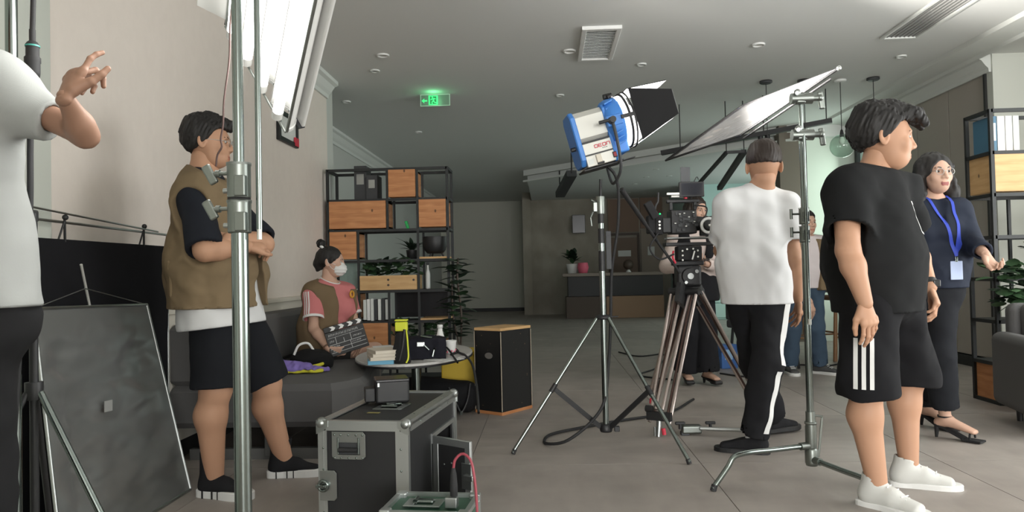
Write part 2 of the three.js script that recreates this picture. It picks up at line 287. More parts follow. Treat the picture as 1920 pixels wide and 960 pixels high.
{
  // exit sign under the ceiling
  const p = at(816, 188, 7.8), s = thing('exit_sign', 'green emergency exit sign with running figure and left arrow', 'sign', [p.x, 0, p.z]);
  const y = p.y, w = 0.315, h = 0.125, k = 0.02;
  obj('housing', rbox(w, 0.045, 0.07, 0, y + h / 2 + 0.0225, 0, 0.004), std([0.5, 0.54, 0.5], 0.4), s);
  obj('hanger', [rod([-0.1, y + 0.1, 0], [-0.1, CEIL, 0], 0.006), rod([0.1, y + 0.1, 0], [0.1, CEIL, 0], 0.006)], M.steel, s);
  obj('rim', slab(rectPts(-w / 2, -h / 2, w / 2, h / 2), 0.014, 0, [rectPts(-w / 2 + 0.008, -h / 2 + 0.008, w / 2 - 0.008, h / 2 - 0.008)]).translate(0, y, 0), std([0.45, 0.55, 0.48], 0.4), s);
  obj('plate', box(w - 0.016, h - 0.016, 0.006, 0, y, 0), phys([0.35, 0.42, 0.37], 0.2, { transmission: 0.55, thickness: 0 }), s);
  const gm = std([0.05, 0.5, 0.16], 0.5, 0, { emissive: rgb(0.05, 0.62, 0.2), emissiveIntensity: 0.85 }), gd = std([0.01, 0.12, 0.04], 0.5, 0, { emissive: rgb(0.0, 0.13, 0.03), emissiveIntensity: 0.5 });
  const z = 0.0045;
  obj('arrow', slab([[-0.145, 0], [-0.115, 0.026], [-0.115, 0.008], [-0.085, 0.008], [-0.085, -0.008], [-0.115, -0.008], [-0.115, -0.026]], 0.002).translate(0, y - 0.004, z), gm, s);
  obj('pictogram_field', box(0.10, 0.10, 0.002, -0.02, y, z), gm, s);
  obj('pictogram_door', box(0.066, 0.078, 0.002, -0.02, y, z + 0.002), gd, s);
  const bx = (a, b, t = 0.011) => bar([a[0] - 0.02, y + a[1], z + 0.004], [b[0] - 0.02, y + b[1], z + 0.004], t, 0.003, V(0, 0, 1));
  obj('running_figure', [ball(0.0085, -0.03, y + 0.032, z + 0.004, 1, 1, 0.3, 10), bx([-0.004, 0.022], [0.004, -0.006], 0.016), bx([-0.004, 0.02], [-0.026, 0.004]), bx([0, 0.02], [0.024, 0.012]), bx([0.004, -0.006], [-0.014, -0.02]), bx([-0.014, -0.02], [-0.01, -0.04]), bx([0.004, -0.008], [0.014, -0.024]), bx([0.014, -0.024], [0.034, -0.028])].map((g) => g), gm, s);
  const l = new THREE.PointLight(rgb(0.2, 1, 0.4), 0.05); l.position.set(0, y, 0.12); l.shadow.radius = 3; l.castShadow = true; s.add(l);
}
// pendant lamps of the pantry
{
  const mk = (px, py, d, len, globe, label) => {
    const q = onPlaneY(px, py, CEIL); const p = q; const t = thing('pendant_lamp', label, 'pendant lamp', p);
    obj('canopy', lathe([[0, 0], [0.062, 0], [0.062, -0.02], [0.05, -0.028], [0, -0.03]], 24), globe === 2 ? M.cornice : M.darkGrey, t);
    obj('cord', rod([0, -0.02, 0], [0, -len, 0], 0.004), M.black, t);
    obj('socket', lathe([[0.004, -len + 0.01], [0.012, -len], [0.022, -len - 0.05], [0.018, -len - 0.07], [0, -len - 0.07]], 16), M.black, t);
    const R0 = 0.12; const pr = []; for (let k = 0; k <= 18; k++) { const a = mix(0.2, Math.PI, k / 18); pr.push([Math.sin(a) * R0, -len - 0.04 - R0 + Math.cos(a) * R0 * 1.0]); }
    obj('glass_globe', lathe(pr, 32), phys([0.75, 0.86, 0.80], 0.04, { transmission: 0.95, thickness: 0, side: THREE.DoubleSide }), t);
    obj('bulb', lathe([[0, -len - 0.15], [0.022, -len - 0.135], [0.03, -len - 0.11], [0.018, -len - 0.07], [0, -len - 0.07]], 16), std([0.85, 0.88, 0.82], 0.2), t);
    return t;
  };
  mk(1575, 149, 7.9, 0.52, 2, 'pendant lamp with clear glass globe left of the black tee man');
  mk(1637, 146, 7.9, 0.5, 1, 'pendant lamp whose cord drops behind the black tee man head');
  mk(1436, 152, 7.9, 0.66, 1, 'pendant lamp hanging behind the silver reflector, above short dark hair');
  mk(1507, 150, 7.9, 1.52, 1, 'pendant lamp mostly hidden behind the silver reflector and clamp head');
}
// black track rails hung under the ceiling
{
  const a = at(1240, 287, 8.6), b = at(1560, 226, 7.9);
  const t = thing('track_rail', 'long black track rail hanging below the ceiling behind the reflector', 'track rail', [a.x, 0, a.z]);
  const L = (p) => V(p.x - a.x, p.y, p.z - a.z);
  obj('rail', bar(L(a), L(b), 0.07, 0.05), M.black, t);
  for (const f of [0.12, 0.62, 0.97]) { const p = L(a).lerp(L(b), f); obj('drop_rod', rod(p, [p.x, CEIL, p.z], 0.006), M.black, t); }
  for (const f of [0.6, 0.64]) { const p = L(a).lerp(L(b), f); obj('spot_head', rod([p.x, p.y, p.z], [p.x + 0.01, p.y - 0.22, p.z], 0.028, 0.024), M.black, t); }
  const c = at(1305, 350, 9.6), d = at(1362, 286, 8.4), e = at(1395, 284, 8.4);
  const t2 = thing('ceiling_frame', 'thin black hanging frame above the cinema camera monitor', 'track rail', [c.x, 0, c.z]);
  const L2 = (p) => V(p.x - c.x, p.y, p.z - c.z), o = V(0.16, -0.02, 0);
  obj('rail', [bar(L2(c), L2(d), 0.035, 0.035), bar(L2(c).add(V(0.3, -0.03, 0)), L2(e), 0.06, 0.05), bar(L2(d), L2(e), 0.035, 0.03)], M.black, t2);
  obj('drop_rod', [rod(L2(d), L2(d).setY(CEIL), 0.006), rod(L2(e), L2(e).setY(CEIL), 0.006)], M.black, t2);
  const f = at(1050, 365, 13.2), g = at(1072, 325, 11.8);
  const t3 = thing('ceiling_projector', 'dark elongated fitting hanging under the dim far ceiling', 'light fitting', [f.x, 0, f.z]); const L3 = (p) => V(p.x - f.x, p.y, p.z - f.z);
  obj('body', bar(L3(f), L3(g), 0.16, 0.1), M.darkGrey, t3); obj('drop_rod', [rod(L3(g), L3(g).setY(CEIL), 0.012), rod(L3(f), L3(f).setY(CEIL), 0.012)], M.black, t3);
}
// black framed sign on the left wall under the light bank
{
  const y0 = at(545, 212, 5.9).y, g = thing('wall_sign', 'small black framed sign with red corner on the left wall', 'sign', [XL, 0, -5.95]);
  obj('sign_frame', slab(rectPts(-0.22, -0.12, 0.22, 0.12), 0.03, 0.003, [rectPts(-0.19, -0.09, 0.19, 0.09)]).rotateY(Math.PI / 2).translate(0.016, 2.22, 0), M.black, g);
  obj('sign_board', box(0.01, 0.18, 0.38, 0.012, 2.22, 0), M.cornice, g);
  obj('red_corner', box(0.012, 0.07, 0.09, 0.03, 2.14, -0.17), M.red, g);
}
// ---------------------------------------------------------------- figures: smooth fields meshed with surface nets
const smin = (a, b, k) => { const h = Math.max(k - Math.abs(a - b), 0) / k; return Math.min(a, b) - h * h * k * 0.25; };
const smax = (a, b, k) => -smin(-a, -b, k);
function cap(a, b, ra, rb = ra) {                        // tapered capsule
  const ax = a.x, ay = a.y, az = a.z, bx = b.x - ax, by = b.y - ay, bz = b.z - az, L = 1 / Math.max(1e-9, bx * bx + by * by + bz * bz);
  return (x, y, z) => { const px = x - ax, py = y - ay, pz = z - az, t = clamp((px * bx + py * by + pz * bz) * L); const dx = px - bx * t, dy = py - by * t, dz = pz - bz * t; return Math.sqrt(dx * dx + dy * dy + dz * dz) - (ra + (rb - ra) * t); };
}
function eseg(a, b, side, wa, da, wb, db) {              // the same with an elliptic section: half width along side, half depth across
  const d = b.clone().sub(a), L = Math.max(1e-6, d.length()); d.divideScalar(L); const s = side.clone().addScaledVector(d, -side.dot(d)).normalize(), f = V().crossVectors(s, d);
  return (x, y, z) => {
    const px = x - a.x, py = y - a.y, pz = z - a.z, h = px * d.x + py * d.y + pz * d.z, t = clamp(h / L), w = wa + (wb - wa) * t, q = da + (db - da) * t, m = Math.min(w, q);
    const u = (px * s.x + py * s.y + pz * s.z) / w, v = (px * f.x + py * f.y + pz * f.z) / q, e = (h - t * L) / m;
    return (Math.sqrt(u * u + v * v + e * e) - 1) * m;
  };
}
function ellip(c, rx, ry, rz, q) {                       // ellipsoid, turned by an optional quaternion
  const iq = q ? q.clone().invert() : null, m = Math.min(rx, ry, rz), p = V();
  return (x, y, z) => { p.set(x - c.x, y - c.y, z - c.z); if (iq) p.applyQuaternion(iq); const k0 = Math.sqrt((p.x / rx) ** 2 + (p.y / ry) ** 2 + (p.z / rz) ** 2); if (k0 < 1e-6) return -m; const k1 = Math.sqrt((p.x / rx / rx) ** 2 + (p.y / ry / ry) ** 2 + (p.z / rz / rz) ** 2); return k0 * (k0 - 1) / k1; };
}
const join = (list, k = 0.03) => (x, y, z) => { let d = list[0](x, y, z); for (let i = 1; i < list.length; i++) d = smin(d, list[i](x, y, z), k); return d; };
const cutAbove = (f, p, n, k = 0.006) => (x, y, z) => smax(f(x, y, z), (x - p.x) * n.x + (y - p.y) * n.y + (z - p.z) * n.z, k);   // removes what lies on the side n points to
const carve = (f, g, k = 0.008) => (x, y, z) => smax(f(x, y, z), -g(x, y, z), k);
const shift = (f, g) => (x, y, z) => f(x, y, z) + g(x, y, z);
function netMesh(f, lo, hi, h, colorFn) {
  const nx = Math.ceil((hi.x - lo.x) / h) + 1, ny = Math.ceil((hi.y - lo.y) / h) + 1, nz = Math.ceil((hi.z - lo.z) / h) + 1, B = 5, val = new Float32Array(nx * ny * nz);
  const at3 = (i, j, k) => (k * ny + j) * nx + i, slack = B * h * 0.9 * 1.35 + 0.02;
  for (let k = 0; k < nz; k += B) for (let j = 0; j < ny; j += B) for (let i = 0; i < nx; i += B) {
    const c = f(lo.x + (i + B / 2 - 0.5) * h, lo.y + (j + B / 2 - 0.5) * h, lo.z + (k + B / 2 - 0.5) * h), far = Math.abs(c) > slack;
    for (let kk = k; kk < Math.min(nz, k + B); kk++) for (let jj = j; jj < Math.min(ny, j + B); jj++) for (let ii = i; ii < Math.min(nx, i + B); ii++)
      val[at3(ii, jj, kk)] = far ? c : f(lo.x + ii * h, lo.y + jj * h, lo.z + kk * h);
  }
  const id = new Int32Array(nx * ny * nz).fill(-1), P = [], N = [], C = [], I = [];
  const e = h * 0.4, grad = (x, y, z) => [f(x + e, y, z) - f(x - e, y, z), f(x, y + e, z) - f(x, y - e, z), f(x, y, z + e) - f(x, y, z - e)];
  for (let k = 0; k < nz - 1; k++) for (let j = 0; j < ny - 1; j++) for (let i = 0; i < nx - 1; i++) {
    let s = 0, cx = 0, cy = 0, cz = 0, n = 0; const v = [];
    for (let c = 0; c < 8; c++) { const w = val[at3(i + (c & 1), j + ((c >> 1) & 1), k + (c >> 2))]; v.push(w); if (w < 0) s |= 1 << c; }
    if (s === 0 || s === 255) continue;
    for (let c = 0; c < 8; c++) for (const b of [1, 2, 4]) if (!(c & b) && ((s >> c) & 1) !== ((s >> (c | b)) & 1)) { const t = v[c] / (v[c] - v[c | b]); cx += (c & 1) + (b === 1 ? t : 0); cy += ((c >> 1) & 1) + (b === 2 ? t : 0); cz += (c >> 2) + (b === 4 ? t : 0); n++; }
    let x = lo.x + (i + cx / n) * h, y = lo.y + (j + cy / n) * h, z = lo.z + (k + cz / n) * h, g = grad(x, y, z), l = Math.hypot(...g) || 1;
    const step = clamp(f(x, y, z) * 2 * e / l, -h * 0.4, h * 0.4) * 0.8; x -= g[0] / l * step; y -= g[1] / l * step; z -= g[2] / l * step;
    g = grad(x, y, z); l = Math.hypot(...g) || 1;
    id[at3(i, j, k)] = P.length / 3; P.push(x, y, z); N.push(g[0] / l, g[1] / l, g[2] / l); if (colorFn) C.push(...colorFn(x, y, z));
  }
  const quad = (a, b, c, d, flip) => { if (a < 0 || b < 0 || c < 0 || d < 0) return; if (flip) I.push(a, c, b, a, d, c); else I.push(a, b, c, a, c, d); };
  for (let k = 1; k < nz - 1; k++) for (let j = 1; j < ny - 1; j++) for (let i = 1; i < nx - 1; i++) {
    const a = val[at3(i, j, k)] < 0;
    if (a !== val[at3(i + 1, j, k)] < 0) quad(id[at3(i, j - 1, k - 1)], id[at3(i, j, k - 1)], id[at3(i, j, k)], id[at3(i, j - 1, k)], !a);
    if (a !== val[at3(i, j + 1, k)] < 0) quad(id[at3(i - 1, j, k - 1)], id[at3(i - 1, j, k)], id[at3(i, j, k)], id[at3(i, j, k - 1)], !a);
    if (a !== val[at3(i, j, k + 1)] < 0) quad(id[at3(i - 1, j - 1, k)], id[at3(i, j - 1, k)], id[at3(i, j, k)], id[at3(i - 1, j, k)], !a);
  }
  const g = new THREE.BufferGeometry(); g.setAttribute('position', new THREE.Float32BufferAttribute(P, 3)); g.setAttribute('normal', new THREE.Float32BufferAttribute(N, 3));
  if (colorFn) g.setAttribute('color', new THREE.Float32BufferAttribute(C, 3)); g.setIndex(I);
  const uv = new Float32Array(P.length / 3 * 2); for (let q = 0; q < P.length / 3; q++) { uv[2 * q] = P[3 * q] + P[3 * q + 2]; uv[2 * q + 1] = P[3 * q + 1]; } g.setAttribute('uv', new THREE.BufferAttribute(uv, 2));
  return g;
}
function bounds(pts, m) { const lo = V(1e9, 1e9, 1e9), hi = V(-1e9, -1e9, -1e9); for (const p of pts) { lo.min(p); hi.max(p); } return [lo.subScalar(m), hi.addScalar(m)]; }
function raw(name, g, mat, parent) { const m = new THREE.Mesh(g, mat); m.name = name; m.castShadow = m.receiveShadow = true; parent.add(m); return m; }

// hand: wrist at the origin, fingers along +y, palm looks to +z, thumb on +x
function handGeo(curl, spread, thumb, skin, s = 1) {
  const parts = [eseg(V(0, -0.01, 0), V(0.002, 0.08, 0), V(1, 0, 0), 0.025, 0.017, 0.039, 0.0135)], L = [[0.040, 0.024, 0.020], [0.046, 0.028, 0.022], [0.042, 0.026, 0.021], [0.032, 0.020, 0.018]], base = [[0.029, 0.083], [0.010, 0.088], [-0.010, 0.085], [-0.028, 0.077]], ends = [];
  for (let i = 0; i < 4; i++) {
    let p = V(base[i][0], base[i][1] - 0.012, 0), a = 0; const c = Array.isArray(curl[i]) ? curl[i] : [curl[i], curl[i] * 1.15, curl[i] * 0.8], sp = (1.5 - i) * spread, ch = []; const r0 = [0.0088, 0.0092, 0.0088, 0.0078][i];
    for (let j = 0; j < 3; j++) { a += c[j]; const len = L[i][j] + (j === 0 ? 0.012 : 0), q = p.clone().add(V(Math.sin(sp) * Math.cos(a) * len, Math.cos(a) * Math.cos(sp) * len, Math.sin(a) * len)); ch.push(cap(p, q, r0 - j * 0.0007, r0 - (j + 1) * 0.0008)); p = q; }
    parts.push(join(ch, 0.004)); ends.push(p);
  }
  const [ta, tb, tc] = thumb; let p = V(0.022, 0.02, 0.004), q = p.clone().add(V(Math.sin(ta) * 0.045, Math.cos(ta) * 0.045, tb * 0.03)), r = q.clone().add(V(Math.sin(ta - tc) * 0.032, Math.cos(ta - tc) * 0.032, tb * 0.02)), w = r.clone().add(V(Math.sin(ta - tc * 1.6) * 0.024, Math.cos(ta - tc * 1.6) * 0.024, tb * 0.012));
  const th = join([cap(p, q, 0.0145, 0.0115), cap(q, r, 0.0112, 0.0098), cap(r, w, 0.0098, 0.0082)], 0.005);
  const f = (x, y, z) => { let d = parts[0](x, y, z); let m = 1e9; for (let i = 1; i < 5; i++) m = Math.min(m, parts[i](x, y, z)); d = smin(d, m, 0.010); return smin(d, th(x, y, z), 0.012); };
  const [lo, hi] = bounds([...ends, w, V(-0.04, -0.03, 0), V(0.04, 0.1, 0)], 0.022);
  const g = netMesh(f, lo, hi, 0.0034, () => skin); g.scale(s, s, s); return g;
}
function frameG(g, pos, dir, palm, mirror) {             // puts a hand at a wrist: fingers along dir, palm side to palm
  const y = dir.clone().normalize(), z = palm.clone().addScaledVector(y, -palm.dot(y)).normalize(), x = V().crossVectors(y, z);
  if (mirror) { g.scale(-1, 1, 1); const ix = g.index.array; for (let i = 0; i < ix.length; i += 3) { const t = ix[i]; ix[i] = ix[i + 1]; ix[i + 1] = t; } const n = g.attributes.normal; }
  return g.applyMatrix4(new THREE.Matrix4().makeBasis(x, y, z).setPosition(pos));
}
// head: centre at the origin, face to +z
function headGeo(skin, lip, o = {}) {
  const w = o.wide || 1, fem = o.fem || 0;
  const parts = [ellip(V(0, 0.03, -0.015), 0.077 * w, 0.088, 0.097), ellip(V(0, -0.025, 0.026), (0.063 - 0.003 * fem) * w, 0.085, 0.068), ellip(V(0, -0.078, 0.040), (0.045 - 0.006 * fem) * w, 0.037, 0.047)];
  const skull = join(parts, 0.035), cheek = join([ellip(V(0.036 * w, -0.028, 0.066), 0.024, 0.024, 0.018), ellip(V(-0.036 * w, -0.028, 0.066), 0.024, 0.024, 0.018)], 0.01);
  const brow = cap(V(-0.034, 0.019, 0.078), V(0.034, 0.019, 0.078), 0.010), nose = join([cap(V(0, 0.010, 0.086), V(0, -0.030, 0.104), 0.0075, 0.0115), ellip(V(0.0125, -0.036, 0.096), 0.008, 0.0075, 0.009), ellip(V(-0.0125, -0.036, 0.096), 0.008, 0.0075, 0.009)], 0.008);
  const lips = join([eseg(V(-0.017, -0.0655, 0.0865), V(0.017, -0.0655, 0.0865), V(0, 1, 0), 0.0050, 0.007, 0.0050, 0.007), eseg(V(-0.014, -0.0745, 0.0865), V(0.014, -0.0745, 0.0865), V(0, 1, 0), 0.0058, 0.008, 0.0058, 0.008)], 0.003);
  const sock = [ellip(V(0.031, 0.001, 0.096), 0.019, 0.012, 0.017), ellip(V(-0.031, 0.001, 0.096), 0.019, 0.012, 0.017)];
  const q1 = new THREE.Quaternion().setFromEuler(new THREE.Euler(-0.12, 0.38, 0.0)), q2 = new THREE.Quaternion().setFromEuler(new THREE.Euler(-0.12, -0.38, 0.0));
  const ears = [1, -1].map((s) => { const c = V(s * 0.081 * w, -0.006, -0.012), q = s > 0 ? q2 : q1; const f = ellip(c, 0.0085, 0.032, 0.0195, q), inner = ellip(c.clone().add(V(s * 0.008, 0.004, 0.004)), 0.009, 0.020, 0.011, q); return carve(f, inner, 0.005); });
  const f = (x, y, z) => { let d = smin(skull(x, y, z), cheek(x, y, z), 0.02); d = smin(d, brow(x, y, z), 0.02); for (const s of sock) d = smax(d, -s(x, y, z), 0.012); d = smin(d, nose(x, y, z), 0.011); d = smin(d, lips(x, y, z), 0.006); for (const e of ears) d = smin(d, e(x, y, z), 0.008); return d; };
  const col = (x, y, z) => { if (lips(x, y, z) < 0.0022 && z > 0.08) { return Math.abs(y + 0.0702) < 0.0014 ? lip.map((c) => c * 0.55) : lip; } return skin; };  // shade of the mouth crease is put into the lip colour
  return netMesh(f, V(-0.105, -0.13, -0.125), V(0.105, 0.13, 0.13), 0.0042, col);
}
const SK = { tan: [0.36, 0.20, 0.125], light: [0.55, 0.345, 0.255], mid: [0.49, 0.275, 0.175], deep: [0.27, 0.15, 0.10] };
const eyeGeo = (() => { const g = new THREE.SphereGeometry(0.0135, 20, 14).rotateX(Math.PI / 2).scale(1, 0.46, 0.55); const n = g.attributes.position, c = []; for (let i = 0; i < n.count; i++) { const x = n.getX(i), z = n.getZ(i); const iris = Math.abs(x) < 0.0062 && z > 0; c.push(...(iris ? [0.012, 0.008, 0.006] : [0.55, 0.53, 0.5])); } g.setAttribute('color', new THREE.Float32BufferAttribute(c, 3)); return g; })();
const eyeMat = std(0xffffff, 0.25, 0, { vertexColors: true });
const skinMat = phys(0xffffff, 0.52, { vertexColors: true, specularIntensity: 0.6 });
const hairMat = std([0.010, 0.0085, 0.008], 0.62), hairBrown = std([0.022, 0.013, 0.009], 0.6);

const LEFT = (yaw) => V(Math.cos(yaw), 0, -Math.sin(yaw)), FWD = (yaw) => V(Math.sin(yaw), 0, Math.cos(yaw));
// a standing skeleton in the scene: x, z of the stand point, facing yaw, height
function skeleton(x, z, yaw, H, o = {}) {
  const s = H / 1.75, l = LEFT(yaw), f = FWD(yaw), P = (a, y, b) => V(x, y * s, z).addScaledVector(l, a * s).addScaledVector(f, b * s), J = {};
  Object.assign(J, { pel: P(0, 0.95, 0), waist: P(0, 1.09, 0.005), chest: P(0, 1.28, 0), neck: P(0, 1.455, -0.015), head: P(0, 1.622, 0.02) });
  for (const [k, m] of [['L', 1], ['R', -1]]) Object.assign(J, { ['sh' + k]: P(0.178 * m, 1.405, -0.01), ['el' + k]: P(0.225 * m, 1.115, -0.03), ['wr' + k]: P(0.235 * m, 0.865, 0.035), ['hip' + k]: P(0.088 * m, 0.93, 0), ['kn' + k]: P(0.10 * m, 0.50, 0.02), ['an' + k]: P(0.105 * m, 0.085, -0.02) });
  J.yaw = yaw; J.s = s; J.H = H; return J;
}
function checkLimbs() {}
function torso(J, g, inf, o = {}) {
  const s = J.s, side = J.shL.clone().sub(J.shR).setY(0).normalize(), sideH = J.hipL.clone().sub(J.hipR).setY(0).normalize(), i = inf, up = o.up || 0;
  const mid = J.shL.clone().add(J.shR).multiplyScalar(0.5), sl = mid.clone().addScaledVector(side, 0.10 * s), sr = mid.clone().addScaledVector(side, -0.10 * s);
  const L = [eseg(J.pel, J.waist, sideH, 0.155 * g * s + i, 0.108 * g * s + i, 0.142 * g * s + i + up, 0.10 * g * s + i + up), eseg(J.waist, J.chest, side, 0.142 * g * s + i + up, 0.10 * g * s + i + up, 0.158 * g * s + i, 0.112 * g * s + i),
    eseg(J.chest, J.chest.clone().lerp(J.neck, 0.55), side, 0.158 * g * s + i, 0.112 * g * s + i, 0.14 * g * s + i, 0.09 * g * s + i), cap(J.shL, J.shR, 0.058 * g * s + i * 0.7), cap(J.shL.clone().lerp(J.neck, 0.25), J.neck, 0.055 * g * s + i * 0.6, 0.048 * s + i * 0.3), cap(J.shR.clone().lerp(J.neck, 0.25), J.neck, 0.055 * g * s + i * 0.6, 0.048 * s + i * 0.3)];
  if (o.bust) { const f = V().crossVectors(side, V(0, 1, 0)); for (const m of [-1, 1]) L.push(ellip(J.chest.clone().addScaledVector(side, 0.072 * m * s).addScaledVector(f, 0.085 * s).add(V(0, -0.01, 0)), 0.062 * s + i, 0.062 * s + i, 0.055 * s + i)); }
  return join(L, 0.06 * s);
}
// skin of the whole figure, one continuous mesh with head and hands
function figure(t, J, o) {
  const s = J.s, g = o.girth || 1, ga = o.arm || g, gl = o.leg || g, skin = o.skin, base = t.position, list = [];
  const Q = {}; for (const k in J) Q[k] = J[k].isVector3 ? J[k].clone().sub(base) : J[k];
  const limbs = [];
  for (const k of ['L', 'R']) {
    const sh = Q['sh' + k], el = Q['el' + k], wr = Q['wr' + k], hip = Q['hip' + k], kn = Q['kn' + k], an = Q['an' + k];
    limbs.push(join([cap(sh, el, 0.051 * ga * s, 0.041 * ga * s), cap(el, el.clone().lerp(wr, 0.3), 0.041 * ga * s, 0.0425 * ga * s), cap(el.clone().lerp(wr, 0.3), wr, 0.0425 * ga * s, 0.0265 * ga * s)], 0.02));
    const back = V().crossVectors(V(0, 1, 0), LEFT(J.yaw)).multiplyScalar(1), calf = kn.clone().lerp(an, 0.3).addScaledVector(FWD(o.legYaw ?? J.yaw), -0.022 * s);
    limbs.push(join([cap(hip, kn, 0.084 * gl * s, 0.057 * gl * s), cap(kn, calf, 0.055 * gl * s, 0.058 * gl * s), cap(calf, an, 0.058 * gl * s, 0.036 * gl * s)], 0.04));
    if (o.feet) { const fd = FWD(o.feet[k] ?? J.yaw), tip = an.clone().addScaledVector(fd, 0.16 * s), tl = o.tip ? o.tip[k] : 0; tip.y = an.y - 0.055 * s + tl; limbs.push(join([cap(an.clone().add(V(0, -0.02 * s, 0)), an.clone().addScaledVector(fd, -0.035 * s).add(V(0, -0.045 * s, 0)), 0.034 * s, 0.03 * s), eseg(an.clone().addScaledVector(fd, 0.01).add(V(0, -0.03 * s, 0)), tip, V().crossVectors(V(0, 1, 0), fd), 0.034 * s, 0.034 * s, 0.038 * s, 0.015 * s)], 0.03)); }
  }
  const hd = Q.head.clone(), hq = new THREE.Quaternion().setFromEuler(new THREE.Euler(o.headPitch || 0, o.headYaw ?? J.yaw, o.headRoll || 0, 'YXZ'));
  const tor = torso(Q, g * 0.94, -0.004), neck = cap(Q.neck.clone().add(V(0, -0.03, 0)), hd.clone().add(V(0, -0.07 * s, -0.02 * s).applyQuaternion(hq)), 0.058 * s * (o.neck || 1), 0.052 * s * (o.neck || 1));
  const f = (x, y, z) => { let d = smin(tor(x, y, z), neck(x, y, z), 0.035); let m = limbs[0](x, y, z); for (let i = 1; i < limbs.length; i++) m = Math.min(m, limbs[i](x, y, z)); return smin(d, m, 0.03); };
  const pts = Object.values(Q).filter((v) => v.isVector3), [lo, hi] = bounds(pts, 0.16); lo.y = Math.min(lo.y, -0.01);
  list.push(netMesh(f, lo, hi, o.cell || 0.0105, () => skin));
  const hs = s * (o.headScale || 1), hg = headGeo(skin, o.lip || skin.map((c, i) => c * [0.85, 0.6, 0.6][i]), o); hg.scale(hs, hs, hs).applyQuaternion(hq).translate(hd.x, hd.y, hd.z); list.push(hg);
  for (const k of ['L', 'R']) { const h = o['hand' + k]; if (!h) continue; const dir = h.dir || Q['wr' + k].clone().sub(Q['el' + k]).normalize(), hg2 = handGeo(h.curl || [0.25, 0.28, 0.3, 0.32], h.spread ?? 0.05, h.thumb || [0.55, 0.5, 0.35], skin, s * (h.size || 1)); list.push(frameG(hg2, Q['wr' + k], dir, h.palm, k === 'L' ? !!h.flip : !h.flip)); }
  const merged = mergeGeometries(list.map((q) => q)); raw('body', merged, o.skinMat || skinMat, t);
  // eyes and brows are set into the head
  const put = (m) => { m.position.copy(hd); m.quaternion.copy(hq); m.scale.setScalar(hs); return m; };
  if (o.face !== false) {
    const eyes = [], brows = [];
    for (const sx of [-1, 1]) { const e = eyeGeo.clone(); e.translate(sx * 0.031, 0.0005, 0.0805); put(raw('eye', e, eyeMat, t)); brows.push(hose([[sx * 0.017, 0.0195, 0.0915], [sx * 0.033, 0.0235, 0.0885], [sx * 0.048, 0.019, 0.078]], 0.0033, 10, 6)); }
    for (const b of brows) put(raw('eyebrow', b, o.hairMat || hairMat, t));
  }
  return { Q, hd, hq, hs, put };
}
// hair volumes in head space
function shortHair(o = {}) {
  const vol = o.vol || 0.010, e = ellip(V(0, 0.034, -0.017), 0.077 + vol, 0.086 + vol, 0.099 + vol * 0.9), extra = o.extra ? join(o.extra, 0.02) : null, line = o.line || ((z, x) => { const t = clamp((z + 0.11) / 0.2); return t < 0.45 ? mix(-0.07, -0.02, t / 0.45) : t < 0.62 ? mix(-0.02, 0.01, (t - 0.45) / 0.17) : t < 0.78 ? mix(0.01, 0.055, (t - 0.62) / 0.16) : mix(0.055, 0.066, (t - 0.78) / 0.22); });
  const amp = o.amp ?? 0.005;
  const f = (x, y, z) => { let d = e(x, y, z); d = smax(d, (line(z, x) - y) * 0.75, 0.008); if (extra) d = smin(d, extra(x, y, z), 0.02); return d + amp * 0.55 * noise3(x * 130, y * 18 + z * 14, z * 110 - y * 45) + amp * 0.28 * noise3(x * 60 + 4, y * 14, z * 50 - y * 20) + (o.shape ? o.shape(x, y, z) : 0); };
  const lo = V(-0.13, -0.12, -0.15), hi = V(0.13, 0.19, 0.17); return netMesh(f, lo, hi, 0.0038);
}
